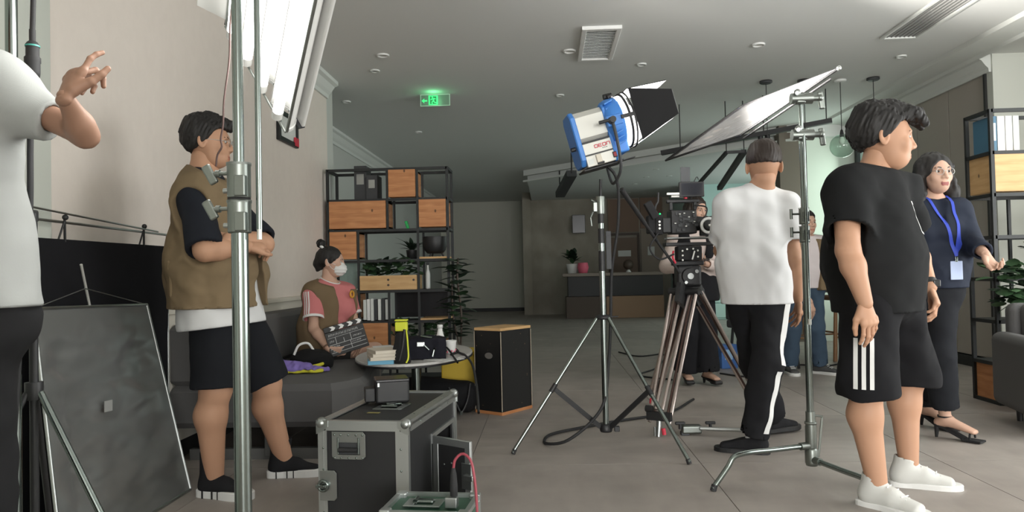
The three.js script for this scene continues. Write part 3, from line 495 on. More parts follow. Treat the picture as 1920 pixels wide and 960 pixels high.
// folds of cloth
const folds = (amp, fx = 5, fy = 8, seed = 0) => (x, y, z) => amp * (fbm(x * fx + seed, y * fy + z * 2, z * fx + seed * 1.7, 3) + 0.5 * noise3((x + y * 0.55) * 13 + seed, (y - x * 0.4) * 9, z * 13));
function teeField(Q, o) {
  const g = o.girth || 1, s = Q.s, inf = o.inf ?? 0.022, list = [];
  const hemP = o.hem, side = Q.shL.clone().sub(Q.shR).setY(0).normalize(), sideH = Q.hipL.clone().sub(Q.hipR).setY(0).normalize();
  let body = torso(Q, g, inf, { up: o.up ?? 0.02, bust: o.bust });
  const skirt = eseg(Q.pel.clone().add(V(0, -0.12, 0)), Q.waist, sideH, 0.165 * g * s + inf + (o.flare ?? 0.01), 0.118 * g * s + inf + (o.flare ?? 0.01), 0.15 * g * s + inf + (o.up ?? 0.02), 0.108 * g * s + inf + (o.up ?? 0.02));
  body = join([body, skirt], 0.05);
  const carves = [];
  for (const k of ['L', 'R']) {
    const sh = Q['sh' + k], el = Q['el' + k], wr = Q['wr' + k], sl = (o['sleeve' + k] ?? o.sleeve ?? 0.62); if (sl <= 0) continue;
    const r0 = (o.r0 ?? 0.072) * s, r1 = (o.r1 ?? 0.078) * s; let sf, end, dir;
    if (sl <= 1) { end = sh.clone().lerp(el, sl); dir = el.clone().sub(sh).normalize(); sf = cap(sh, el, r0, mix(r0, r1, 1 / Math.max(sl, 0.3))); sf = cutAbove(sf, end, dir); }
    else { end = el.clone().lerp(wr, sl - 1); dir = wr.clone().sub(el).normalize(); const rc = (o.rc ?? 0.045) * s; sf = join([cap(sh, el, r0, r1), cutAbove(cap(el, wr, r1, rc), end, dir)], 0.03); }
    const inR = sl <= 1 ? mix(r0, r1, 0.9) - 0.022 : (o.rc ?? 0.045) * s - 0.014; carves.push(cap(end.clone().addScaledVector(dir, -0.03), end.clone().addScaledVector(dir, 0.08), inR, inR + 0.01)); list.push(sf);
  }
  let f = join([body, ...list], 0.055 * s);
  if (o.folds !== 0) { const fo = folds(o.folds ?? 0.010, o.fx ?? 5, o.fy ?? 7, o.seed ?? 0); f = shift(f, fo); }
  f = cutAbove(f, V(0, hemP, 0), o.hemN || V(0, -1, 0), 0.005);
  const nk = Q.neck.clone().add(V(0, (o.neckY ?? 0.035) * s, 0)).addScaledVector(FWD(Q.yaw), o.neckF ?? 0.008), nd = V(0, 1, 0).addScaledVector(FWD(Q.yaw), o.neckTilt ?? 0.28).normalize();
  f = cutAbove(f, nk, nd, 0.008);
  f = carve(f, cap(nk.clone().addScaledVector(nd, -0.03), nk.clone().addScaledVector(nd, 0.1), (o.neckR ?? 0.066) * s), 0.01);
  for (const c of carves) f = carve(f, c, 0.006);
  f = carve(f, eseg(V(Q.pel.x, hemP - 0.1, Q.pel.z), V(Q.pel.x, hemP - 0.02, Q.pel.z), sideH, 0.15 * g * s, 0.105 * g * s, 0.15 * g * s, 0.105 * g * s), 0.006);
  return f;
}
function garment(t, name, f, pts, m, h, mat, colorFn) { const [lo, hi] = bounds(pts, m); const me = raw(name, netMesh(f, lo, hi, h, colorFn), mat, t); return me; }
function legField(Q, o) {
  const s = Q.s, g = o.girth || 1, list = [], sideH = Q.hipL.clone().sub(Q.hipR).setY(0).normalize(), inf = o.inf ?? 0.016;
  const top = eseg(Q.pel.clone().add(V(0, -0.03, 0)), Q.pel.clone().add(V(0, o.waistUp ?? 0.06, 0)), sideH, 0.16 * g * s + inf, 0.115 * g * s + inf, 0.145 * g * s + inf, 0.102 * g * s + inf);
  const carves = [];
  for (const k of ['L', 'R']) {
    const hip = Q['hip' + k], kn = Q['kn' + k], an = Q['an' + k]; let f;
    if (o.toKnee != null) { const end = o.toKnee <= 1 ? hip.clone().lerp(kn, o.toKnee) : kn.clone().lerp(an, o.toKnee - 1), dir = (o.toKnee <= 1 ? kn.clone().sub(hip) : an.clone().sub(kn)).normalize(); const r1 = (o.r1 ?? 0.098) * s, far = end.clone().addScaledVector(dir, 0.04); f = o.toKnee <= 1 ? cap(hip, far, (o.r0 ?? 0.102) * s, r1) : join([cap(hip, kn, (o.r0 ?? 0.102) * s, r1), cap(kn, far, r1, r1 * (o.taper ?? 0.97))], 0.04); f = cutAbove(f, end, dir); carves.push(cap(end.clone().addScaledVector(dir, -0.03), end.clone().addScaledVector(dir, 0.1), r1 * (o.taper ?? 1) - 0.034)); }
    else { const end = kn.clone().lerp(an, o.toAnkle ?? 0.98), dir = an.clone().sub(kn).normalize(); f = join([cap(hip, kn, (o.r0 ?? 0.10) * s, (o.rk ?? 0.078) * s), cap(kn, an, (o.rk ?? 0.078) * s, (o.ra ?? 0.068) * s)], 0.03); f = cutAbove(f, end, dir); carves.push(cap(end.clone().addScaledVector(dir, -0.025), end.clone().addScaledVector(dir, 0.1), (o.ra ?? 0.068) * s - 0.012)); }
    list.push(f);
  }
  let f = (x, y, z) => smin(top(x, y, z), smin(list[0](x, y, z), list[1](x, y, z), 0.015), 0.06);
  f = shift(f, folds(o.folds ?? 0.009, 6, o.fy ?? 9, o.seed ?? 3));
  f = cutAbove(f, Q.pel.clone().add(V(0, (o.waistUp ?? 0.06) + 0.02, 0)), V(0, 1, 0));
  for (const c of carves) f = carve(f, c, 0.006);
  return f;
}
// a ribbon that lies on a garment: centre line inside the cloth, pushed out along out until it leaves the field
function ribbon(f, line, out, width, lift = 0.003) {
  const P = [], I = [], n = 4, surf = (p, d) => { const q = p.clone().addScaledVector(d, 0.3); for (let k = 0; k < 90; k++) { const v = f(q.x, q.y, q.z); if (v < lift) break; q.addScaledVector(d, -Math.max(0.001, (v - lift) * 0.7)); } return q; };
  line.forEach((p, i) => { const a = line[Math.max(0, i - 1)], b = line[Math.min(line.length - 1, i + 1)], d = Array.isArray(out) ? out[i] : out, s = V().crossVectors(b.clone().sub(a).normalize(), d).normalize(); for (let j = 0; j <= n; j++) { const q = surf(p.clone().addScaledVector(s, (j / n - 0.5) * width), d); P.push(q.x, q.y, q.z); } });
  for (let i = 0; i < line.length - 1; i++) for (let j = 0; j < n; j++) { const a = i * (n + 1) + j, b = a + n + 1; I.push(a, a + 1, b, b, a + 1, b + 1); }
  const g = new THREE.BufferGeometry(); g.setAttribute('position', new THREE.Float32BufferAttribute(P, 3)); g.setIndex(I); g.computeVertexNormals(); return g;
}
const line = (a, b, n = 12) => Array.from({ length: n + 1 }, (_, i) => a.clone().lerp(b, i / n));
const two = (m) => { m.side = THREE.DoubleSide; return m; };
const whiteRib = two(std([0.74, 0.74, 0.72], 0.85));
// footwear: ankle point, direction of the toes
function shoe(t, Q, k, yaw, o) {
  const s = Q.s * (o.size || 1), an = Q['an' + k], gy = an.y - 0.085 * s, m = new THREE.Group(); m.name = 'shoe'; m.position.set(an.x, gy, an.z); m.rotation.order = 'YXZ'; m.rotation.y = yaw; m.rotation.x = o['pitch' + k] || 0; t.add(m);
  const foot = [[0.0, -0.078], [0.026, -0.07], [0.033, -0.04], [0.033, 0.02], [0.043, 0.09], [0.044, 0.13], [0.034, 0.17], [0.012, 0.192], [-0.014, 0.19], [-0.034, 0.165], [-0.042, 0.12], [-0.038, 0.06], [-0.032, 0.0], [-0.032, -0.045], [-0.024, -0.07]].map(([x, z]) => [x * s * (k === 'L' ? 1 : -1) * 1.06, z * s]);
  const sp = new THREE.CatmullRomCurve3(foot.map(([x, z]) => V(x, z, 0)), true).getPoints(44).map((p) => [p.x, p.y]);
  const th = o.sole ?? 0.026; const sole = slab(sp, th, 0.005).rotateX(Math.PI / 2).translate(0, th / 2, 0); raw('sole', norm(sole), o.soleMat, m);
  const up = join([eseg(V(0, 0.05 * s, -0.035 * s), V(0, 0.055 * s, 0.05 * s), V(1, 0, 0), 0.034 * s, 0.038 * s, 0.036 * s, 0.034 * s), eseg(V(0, 0.05 * s, 0.03 * s), V(0, 0.032 * s, 0.145 * s), V(1, 0, 0), 0.036 * s, 0.036 * s, 0.039 * s, 0.023 * s), cap(V(0, 0.05 * s, -0.028 * s), V(0, (o.collar ?? 0.10) * s, -0.012 * s), 0.04 * s, (o.collarR ?? 0.044) * s)], 0.035);
  let f = cutAbove(up, V(0, th - 0.006, 0), V(0, -1, 0)); f = cutAbove(f, V(0, (o.collar ?? 0.10) * s, 0), V(0, 1, 0.25).normalize(), 0.006); f = carve(f, cap(V(0, (o.collar ?? 0.10) * s - 0.01, -0.012 * s), V(0, 0.2 * s, -0.012 * s), 0.037 * s, 0.04 * s), 0.005);
  raw('upper', netMesh(f, V(-0.07, 0, -0.12).multiplyScalar(s), V(0.07, 0.21, 0.22).multiplyScalar(s), 0.006, o.upperColor), o.mat, m);
  if (o.laces) { const L = []; for (let i = 0; i < 5; i++) { const z = 0.045 + i * 0.017, y = 0.094 - i * 0.0085; L.push(rod([-0.02 * s, y * s, z * s], [0.02 * s, (y + 0.001) * s, (z + (i % 2 ? 0.008 : -0.004)) * s], 0.0028, 0.0028, 6)); } raw('laces', geo(L), o.laceMat || M.white, m); }
  if (o.segments) { const L = []; for (const z of [-0.03, 0.02, 0.05, 0.1]) L.push(box(0.092 * s, th * 0.9, 0.005, 0, th / 2, z * s)); raw('sole_bands', geo(L), M.black, m); }
  return m;
}
const cloth = (c, r = 0.92, b = 0.0006) => phys(c, r, { bumpMap: weaveTex, bumpScale: b, specularIntensity: 0.4 });
function person(label, p, category = 'person') { return thing('person', label, category, p); }
// ---------------------------------------------------------------- the man in the black tee shirt
{
  const yaw = R(50), t = person('man in black tee shirt and black striped shorts with white sneakers, looking right', [1.5, 0, -3.2]);
  const J = skeleton(1.5, -3.2, yaw, 1.74);
  Object.assign(J, { head: at(1656, 260, 3.2), neck: at(1636, 330, 3.22), chest: at(1632, 415, 3.2), waist: at(1638, 490, 3.2), pel: at(1646, 538, 3.2), shR: at(1586, 358, 3.09), shL: at(1690, 352, 3.33), elR: at(1590, 470, 2.98), wrR: at(1622, 568, 2.9), elL: at(1714, 462, 3.5), wrL: at(1744, 538, 3.36), hipR: at(1626, 552, 3.12), hipL: at(1672, 550, 3.28), knR: at(1626, 722, 3.06), knL: at(1706, 704, 3.36), anR: at(1645, 892, 3.06), anL: at(1704, 866, 3.34) });
  J.anR.y = J.anL.y = 0.085; checkLimbs('black tee', J);
  const F = figure(t, J, { girth: 1.12, arm: 1.12, leg: 1.1, skin: SK.mid, headYaw: R(76), headPitch: 0.06, headScale: 1.15, wide: 1.04, neck: 1.12, handR: { palm: V(-0.3, 0, -1), dir: V(0.18, -1, 0.12), curl: [0.3, 0.32, 0.36, 0.4] }, handL: { palm: V(-0.8, 0, -0.4), dir: V(0.25, -1, 0.25), curl: [0.45, 0.5, 0.55, 0.6] } });
  const tf = teeField(F.Q, { girth: 1.16, hem: 0.80, sleeve: 0.66, inf: 0.024, up: 0.04, r0: 0.078, r1: 0.092, neckR: 0.07, neckY: 0.045, seed: 2, folds: 0.012 });
  garment(t, 'tee_shirt', tf, [F.Q.shL, F.Q.shR, F.Q.elL, F.Q.elR, F.Q.pel, F.Q.neck], 0.24, 0.010, cloth([0.011, 0.0115, 0.012]));
  const sf = legField(F.Q, { girth: 1.12, toKnee: 1.1, r0: 0.115, r1: 0.118, waistUp: 0.04, seed: 8, folds: 0.014 });
  garment(t, 'shorts', sf, [F.Q.hipL, F.Q.hipR, F.Q.knL, F.Q.knR, F.Q.pel], 0.22, 0.010, cloth([0.010, 0.010, 0.0115]));
  for (const k of ['L', 'R']) shoe(t, F.Q, k, k === 'R' ? R(40) : R(72), { mat: cloth([0.62, 0.62, 0.59]), soleMat: M.white, laces: true, collar: 0.125, sole: 0.03, size: 1.08 });
  const hair = shortHair({ vol: 0.017, amp: 0.008, extra: [cap(V(0, 0.105, 0.02), V(0, 0.09, 0.115), 0.045, 0.025), cap(V(0.03, 0.095, 0.09), V(0.035, 0.045, 0.135), 0.024, 0.012), cap(V(-0.02, 0.09, 0.1), V(-0.02, 0.05, 0.14), 0.024, 0.012), ellip(V(0, 0.1, -0.04), 0.07, 0.045, 0.07)] });
  F.put(raw('hair', hair, hairMat, t));
  const Q = F.Q, out = V(-0.35, 0, 0.94).normalize(), sd = V(0.94, 0, 0.35);
  for (let i = 0; i < 3; i++) raw('white_stripe', ribbon(sf, line(Q.hipR.clone().lerp(Q.knR, 0.46), Q.hipR.clone().lerp(Q.knR, 1.0)).map((p) => p.addScaledVector(sd, -0.048 + i * 0.03)), out, 0.016), whiteRib, t);
  // chest pocket with a pale edge, cord at the neck, wrist watch
  const fw = FWD(R(52)), c = Q.chest.clone().add(V(0, -0.005, 0)), pd = LEFT(R(52)); 
  raw('pocket_edge', ribbon(tf, line(c.clone().addScaledVector(pd, 0.02).add(V(0, 0.075, 0)), c.clone().addScaledVector(pd, 0.035).add(V(0, -0.05, 0)), 8), fw, 0.008), whiteRib, t);
  raw('pocket_edge', ribbon(tf, line(c.clone().addScaledVector(pd, 0.035).add(V(0, -0.05, 0)), c.clone().addScaledVector(pd, 0.075).add(V(0, -0.058, 0)), 6), fw, 0.008), whiteRib, t);
  raw('pocket_edge', ribbon(tf, line(c.clone().addScaledVector(pd, 0.015).add(V(0, 0.075, 0)), c.clone().addScaledVector(pd, 0.06).add(V(0, 0.075, 0)), 6), fw, 0.014), whiteRib, t);
  raw('neck_cord', hose(Array.from({ length: 13 }, (_, i) => { const a = i / 12 * Math.PI * 2; return Q.neck.clone().add(V(Math.cos(a) * 0.073, 0.045 + Math.sin(a - yaw) * -0.012, Math.sin(a) * 0.073)); }), 0.003, 40, 6, true), M.brown, t);
  const wd = Q.wrL.clone().sub(Q.elL).normalize(), wp = Q.wrL.clone().addScaledVector(wd, -0.02);
  const wg = lathe([[0.033, -0.012], [0.036, -0.012], [0.036, 0.012], [0.033, 0.012], [0.033, -0.012]], 24).applyQuaternion(new THREE.Quaternion().setFromUnitVectors(V(0, 1, 0), wd)).translate(wp.x, wp.y, wp.z);
  const watch = raw('watch', geo(wg), M.black, t); raw('watch_face', geo(rbox(0.034, 0.034, 0.012, wp.x + 0.02, wp.y, wp.z + 0.03, 0.006)), M.blackGloss, watch);
}
// ---------------------------------------------------------------- the man in the khaki vest with crossed arms
{
  const yaw = R(92), t = person('man in khaki utility vest with crossed arms behind the steel stand', [-1.47, 0, -3.5]);
  const J = skeleton(-1.47, -3.5, yaw, 1.76);
  Object.assign(J, { head: at(391, 268, 3.5), neck: at(382, 328, 3.5), chest: at(398, 415, 3.5), waist: at(404, 500, 3.5), pel: at(412, 556, 3.5), shR: at(366, 370, 3.33), shL: at(398, 362, 3.64), elR: at(384, 470, 3.2), wrR: at(462, 462, 3.30), elL: at(494, 458, 3.46), wrL: at(428, 448, 3.26), hipR: at(408, 570, 3.41), hipL: at(432, 570, 3.58), knR: at(405, 728, 3.38), knL: at(500, 718, 3.64), anR: at(402, 880, 3.42), anL: at(533, 850, 3.74) });
  J.anR.y = J.anL.y = 0.085; checkLimbs('vest man', J);
  const F = figure(t, J, { girth: 1.1, arm: 1.12, leg: 1.15, skin: SK.mid, headYaw: R(103), headPitch: 0.02, wide: 1.02, neck: 1.08, legYaw: R(95), handR: { palm: V(0.3, 0, -1), dir: V(0.35, 0.15, -0.9), curl: [0.6, 0.6, 0.6, 0.6] }, handL: { palm: V(0.1, -0.2, -1), dir: V(-0.95, 0.05, 0.15), curl: [0.6, 0.6, 0.6, 0.6] } });
  const Q = F.Q, pts = [Q.shL, Q.shR, Q.elL, Q.elR, Q.pel, Q.neck];
  garment(t, 'tee_shirt', teeField(Q, { girth: 1.04, hem: 0.86, sleeve: 0.96, inf: 0.010, up: 0.02, r0: 0.064, r1: 0.078, neckR: 0.075, neckTilt: 0.45, seed: 5 }), pts, 0.2, 0.010, cloth([0.014, 0.016, 0.022]));
  garment(t, 'undershirt', (() => { let f = eseg(Q.pel.clone().add(V(0.01, -0.12, 0)), Q.waist, LEFT(yaw), 0.252, 0.188, 0.232, 0.165); f = shift(f, folds(0.012, 5, 4, 11)); f = cutAbove(f, V(0, 0.785, 0), V(0.1, -1, 0).normalize()); return cutAbove(f, V(0, 1.0, 0), V(0, 1, 0)); })(), [Q.pel, Q.waist], 0.3, 0.010, cloth([0.66, 0.66, 0.66]));
  const khaki = cloth([0.20, 0.145, 0.085], 0.9, 0.001);
  let vf = teeField(Q, { girth: 1.16, hem: 0.87, sleeve: 0, inf: 0.036, up: 0.05, flare: 0.055, neckR: 0.088, neckTilt: 0.5, neckY: 0.02, seed: 21, folds: 0.02, fx: 7, fy: 8 });
  for (const k of ['L', 'R']) vf = carve(vf, cap(Q['sh' + k].clone().add(V(0, -0.05, 0)).addScaledVector(LEFT(yaw), k === 'L' ? 0.085 : -0.085), Q['el' + k].clone().lerp(Q['sh' + k], 0.15).addScaledVector(LEFT(yaw), k === 'L' ? 0.03 : -0.03), 0.085, 0.098), 0.02);
  const fw = FWD(yaw), op = Q.chest.clone().addScaledVector(fw, 0.17); vf = carve(vf, eseg(op.clone().add(V(0, 0.3, 0)), op.clone().add(V(0, -0.6, 0)), LEFT(yaw), 0.05, 0.06, 0.1, 0.08), 0.02);
  const vest = garment(t, 'vest', vf, [Q.shL, Q.shR, Q.pel, Q.neck], 0.28, 0.010, khaki);
  // cargo pocket on the near side
  const pk = V(-0.02, 0.965, 0.0).add(Q.pel.clone().setY(0)).add(V(-0.02, 0, 0.2));
  raw('pocket', placeG(geo([rbox(0.19, 0.15, 0.035, 0, 0, 0, 0.014, 3), rbox(0.2, 0.05, 0.04, 0, 0.07, 0.004, 0.012, 3)]), [pk.x + 0.01, pk.y + 0.03, pk.z + 0.02], 0, R(4), 0), khaki, vest);
  const sf = legField(Q, { girth: 1.14, toKnee: 1.0, r0: 0.118, r1: 0.112, waistUp: 0.02, seed: 14, folds: 0.008 });
  garment(t, 'shorts', sf, [Q.hipL, Q.hipR, Q.knL, Q.knR, Q.pel], 0.22, 0.010, cloth([0.012, 0.013, 0.016]));
  for (const k of ['L', 'R']) shoe(t, Q, k, k === 'R' ? R(75) : R(98), { mat: cloth([0.018, 0.018, 0.02]), soleMat: M.white, collar: 0.19, collarR: 0.05, sole: 0.042, size: 1.05, segments: true, upperColor: null });
  F.put(raw('hair', shortHair({ vol: 0.016, amp: 0.008, extra: [cap(V(0, 0.1, 0.0), V(0, 0.085, 0.09), 0.05, 0.028), ellip(V(0, 0.085, -0.05), 0.074, 0.05, 0.065)] }), hairMat, t));
  const gl = F.put(raw('glasses', geo([1, -1].flatMap((s) => [new THREE.TorusGeometry(0.021, 0.0014, 6, 24).scale(1, 0.85, 1).translate(s * 0.031, -0.003, 0.101), rod([s * 0.052, 0.002, 0.099], [s * 0.08, 0.006, 0.0], 0.0014, 0.0014, 6)]).concat([rod([-0.01, 0, 0.103], [0.01, 0, 0.103], 0.0014, 0.0014, 6)])), M.steel, t));
}
// ---------------------------------------------------------------- the man in the white tee, seen from behind
{
  const yaw = R(176), t = person('man in white tee shirt seen from behind, black trousers with white side stripe', [1.2, 0, -4.15]);
  const J = skeleton(1.2, -4.15, yaw, 1.74);
  Object.assign(J, { head: at(1432, 312, 4.1), neck: at(1424, 358, 4.13), chest: at(1414, 425, 4.13), waist: at(1413, 490, 4.13), pel: at(1417, 537, 4.13), shL: at(1366, 385, 4.1), shR: at(1472, 388, 4.12), elL: at(1352, 470, 4.3), wrL: at(1372, 455, 4.55), elR: at(1489, 482, 4.05), wrR: at(1496, 562, 4.2), hipL: at(1394, 548, 4.16), hipR: at(1442, 548, 4.08), knL: at(1418, 680, 4.26), knR: at(1438, 684, 3.98), anL: at(1450, 788, 4.45), anR: at(1412, 822, 4.0) });
  J.anR.y = 0.085; J.anL.y = 0.10; checkLimbs('white tee', J);
  const F = figure(t, J, { girth: 0.95, arm: 1.0, leg: 0.8, skin: SK.mid, headYaw: R(168), headScale: 1.1, neck: 1.15, handR: { palm: V(-1, 0, 0.2), curl: [0.3, 0.35, 0.4, 0.4] }, handL: { palm: V(0.3, 1, 0), curl: [0.6, 0.6, 0.6, 0.6] } });
  const Q = F.Q;
  const tf = teeField(Q, { girth: 0.98, hem: 0.80, sleeve: 0.74, inf: 0.02, up: 0.026, flare: 0.022, r0: 0.076, r1: 0.082, neckR: 0.068, neckTilt: 0.15, neckY: 0.05, seed: 31, folds: 0.018, fx: 6, fy: 3 });
  garment(t, 'tee_shirt', tf, [Q.shL, Q.shR, Q.elL, Q.elR, Q.pel, Q.neck], 0.25, 0.010, cloth([0.72, 0.72, 0.72]));
  const lf = legField(Q, { girth: 0.95, r0: 0.096, rk: 0.086, ra: 0.078, toAnkle: 0.98, seed: 40, folds: 0.016 });
  garment(t, 'trousers', lf, [Q.hipL, Q.hipR, Q.knL, Q.knR, Q.anL, Q.anR, Q.pel], 0.2, 0.010, cloth([0.015, 0.015, 0.017]));
  const out = V(0.8, 0, 0.6).normalize();
  raw('side_stripe', ribbon(lf, line(Q.hipR.clone().add(V(0, 0.04, 0)), Q.knR.clone(), 14), out, 0.05), whiteRib, t);
  raw('side_stripe', ribbon(lf, line(Q.knR.clone().add(V(0, -0.03, 0)), Q.anR.clone().add(V(0, 0.03, 0)), 14), V(0.6, 0, 0.8).normalize(), 0.036), whiteRib, t);
  for (const k of ['L', 'R']) { shoe(t, Q, k, k === 'R' ? R(-112) : R(118), { mat: cloth([0.02, 0.02, 0.022]), soleMat: M.black, collar: 0.09, sole: 0.03, size: 1.06 }); raw('sock', norm(lathe([[0.040, 0], [0.042, 0.05], [0.040, 0.1]], 20).translate(Q['an' + k].x, Q['an' + k].y - 0.02, Q['an' + k].z)), two(cloth([0.62, 0.62, 0.62])), t); }
  F.put(raw('hair', shortHair({ vol: 0.011, amp: 0.004, line: (z) => z < -0.02 ? 0.012 + z * 0.05 : mix(0.01, 0.06, clamp((z + 0.02) / 0.1)), extra: [ellip(V(0, 0.09, -0.02), 0.068, 0.045, 0.075), cap(V(-0.03, 0.1, 0.05), V(-0.075, 0.085, 0.07), 0.04, 0.02)] }), hairBrown, t));
}
// ---------------------------------------------------------------- the woman with the blue lanyard
{
  const yaw = R(-2), t = person('woman in navy blouse with blue lanyard and glasses, arm stretched out', [2.28, 0, -4.3]);
  const J = skeleton(2.28, -4.3, yaw, 1.66);
  Object.assign(J, { head: at(1752, 326, 4.3), neck: at(1746, 378, 4.33), chest: at(1748, 432, 4.3), waist: at(1750, 488, 4.3), pel: at(1748, 532, 4.3), shR: at(1698, 397, 4.34), shL: at(1796, 396, 4.28), elR: at(1690, 492, 4.3), wrR: at(1706, 560, 4.2), elL: at(1824, 456, 4.12), wrL: at(1849, 478, 3.94), hipR: at(1726, 542, 4.32), hipL: at(1768, 542, 4.28), knR: at(1742, 668, 4.36), knL: at(1764, 668, 4.2), anR: at(1740, 786, 4.56), anL: at(1772, 784, 4.24) });
  J.anR.y = 0.13; J.anL.y = 0.13; checkLimbs('lanyard', J);
  const F = figure(t, J, { girth: 0.94, arm: 0.88, leg: 0.9, skin: SK.light, lip: [0.34, 0.11, 0.10], fem: 1, headYaw: R(6), headPitch: -0.04, headScale: 1.06, neck: 0.88, feet: { L: R(40), R: R(20) }, tip: { L: -0.02, R: -0.02 }, handL: { palm: V(0.2, -0.6, 0.8), dir: V(0.2, -0.9, 0.5), curl: [0.7, 0.8, 0.85, 0.9], size: 0.95 }, handR: { palm: V(0.6, 0, -0.6), curl: [0.4, 0.4, 0.4, 0.4] } });
  const Q = F.Q, navy = cloth([0.014, 0.019, 0.034], 0.7, 0.0003);
  let bf = teeField(Q, { girth: 0.96, hem: 0.86, sleeve: 1.72, inf: 0.016, up: 0.025, r0: 0.06, r1: 0.058, rc: 0.05, neckR: 0.056, neckTilt: 0.45, neckY: 0.04, bust: true, seed: 51, folds: 0.011, fx: 8, fy: 8 });
  bf = carve(bf, eseg(Q.neck.clone().addScaledVector(FWD(yaw), 0.13).add(V(0, 0.05, 0)), Q.chest.clone().addScaledVector(FWD(yaw), 0.17).add(V(0, 0.06, 0)), LEFT(yaw), 0.075, 0.07, 0.012, 0.05), 0.01);
  garment(t, 'blouse', bf, [Q.shL, Q.shR, Q.elL, Q.elR, Q.wrL, Q.wrR, Q.pel, Q.neck], 0.2, 0.009, navy);
  garment(t, 'trousers', legField(Q, { girth: 0.96, r0: 0.092, rk: 0.082, ra: 0.082, toAnkle: 0.86, waistUp: 0.14, seed: 60, folds: 0.010 }), [Q.hipL, Q.hipR, Q.knL, Q.knR, Q.anL, Q.anR, Q.pel], 0.2, 0.009, cloth([0.013, 0.014, 0.017]));
  // long wavy hair
  const vol = ellip(V(0, 0.03, -0.022), 0.092, 0.098, 0.108), locks = [];
  for (const sx of [-1, 1]) locks.push(cap(V(sx * 0.078, 0.03, 0.0), V(sx * 0.1, -0.10, -0.005), 0.03, 0.036), cap(V(sx * 0.1, -0.10, -0.005), V(sx * 0.105, -0.19, 0.0), 0.038, 0.03));
  locks.push(cap(V(0, 0, -0.08), V(0, -0.19, -0.06), 0.07, 0.07));
  const fc = ellip(V(0.0, -0.028, 0.085), 0.064, 0.088, 0.09), hf = (x, y, z) => { let d = smin(vol(x, y, z), join(locks, 0.03)(x, y, z), 0.03); d = smax(d, -fc(x, y, z), 0.012); return d + 0.006 * noise3(x * 60, y * 24, z * 60) + 0.007 * noise3(x * 20, y * 26 + 3, z * 20); };
  F.put(raw('hair', netMesh(hf, V(-0.17, -0.26, -0.16), V(0.17, 0.16, 0.12), 0.0045), hairMat, t));
  F.put(raw('glasses', geo([1, -1].flatMap((s) => [new THREE.TorusGeometry(0.022, 0.0013, 6, 24).scale(1, 0.85, 1).translate(s * 0.031, -0.003, 0.100), rod([s * 0.052, 0.002, 0.098], [s * 0.08, 0.006, 0.0], 0.0013, 0.0013, 6)]).concat([rod([-0.01, 0, 0.102], [0.01, 0, 0.102], 0.0013, 0.0013, 6)])), M.steel, t));
  // lanyard and badge
  const fw = FWD(yaw), l = LEFT(yaw), blue = two(std([0.035, 0.07, 0.5], 0.6)), end = Q.waist.clone().addScaledVector(fw, 0.0).addScaledVector(l, 0.05).add(V(0, 0.02, 0));
  const lan = raw('lanyard', mergeGeometries([[-0.055, 0.0], [0.065, 0]].map(([dx]) => ribbon((x, y, z) => Math.min(bf(x, y, z), cap(Q.neck, Q.chest, 0.06, 0.1)(x, y, z)), line(Q.neck.clone().addScaledVector(l, dx).add(V(0, 0.03, 0)), end, 16), fw, 0.016, 0.004))), blue, t);
  const b0 = end.clone().addScaledVector(fw, 0.155); const badge = raw('badge', placeG(geo([rbox(0.066, 0.105, 0.006, 0, 0, 0, 0.004)]), [b0.x, b0.y - 0.08, b0.z], 0, yaw, 0), std([0.42, 0.50, 0.70], 0.35), lan); raw('badge_clip', geo(rbox(0.014, 0.03, 0.008, b0.x, b0.y - 0.018, b0.z + 0.002, 0.002)), M.chrome, lan);
  // strappy heels
  for (const k of ['L', 'R']) {
    const a = Q['an' + k], yw = k === 'L' ? R(40) : R(20), m = new THREE.Group(); m.name = 'sandal'; m.position.set(a.x, 0, a.z); m.rotation.y = yw; t.add(m);
    raw('sole', geo([bar([0, 0.075, -0.05], [0, 0.06, 0.0], 0.05, 0.01), bar([0, 0.06, 0.0], [0, 0.014, 0.10], 0.06, 0.01), rbox(0.078, 0.012, 0.10, 0, 0.01, 0.145, 0.005)]), M.blackMatt, m);
    raw('heel', geo(rod([0, 0.0, -0.05], [0, 0.072, -0.045], 0.008, 0.016, 10)), M.black, m);
    raw('strap', geo([lathe([[0.038, -0.005], [0.040, 0.005]], 20).translate(0, 0.125, 0)]), two(std([0.01, 0.01, 0.01], 0.5)), m);
    raw('strap', geo(hose([[-0.037, 0.02, 0.14], [-0.03, 0.045, 0.138], [0, 0.056, 0.136], [0.03, 0.045, 0.138], [0.037, 0.02, 0.14]], 0.006, 16, 6)), M.blackMatt, m);
  }
}
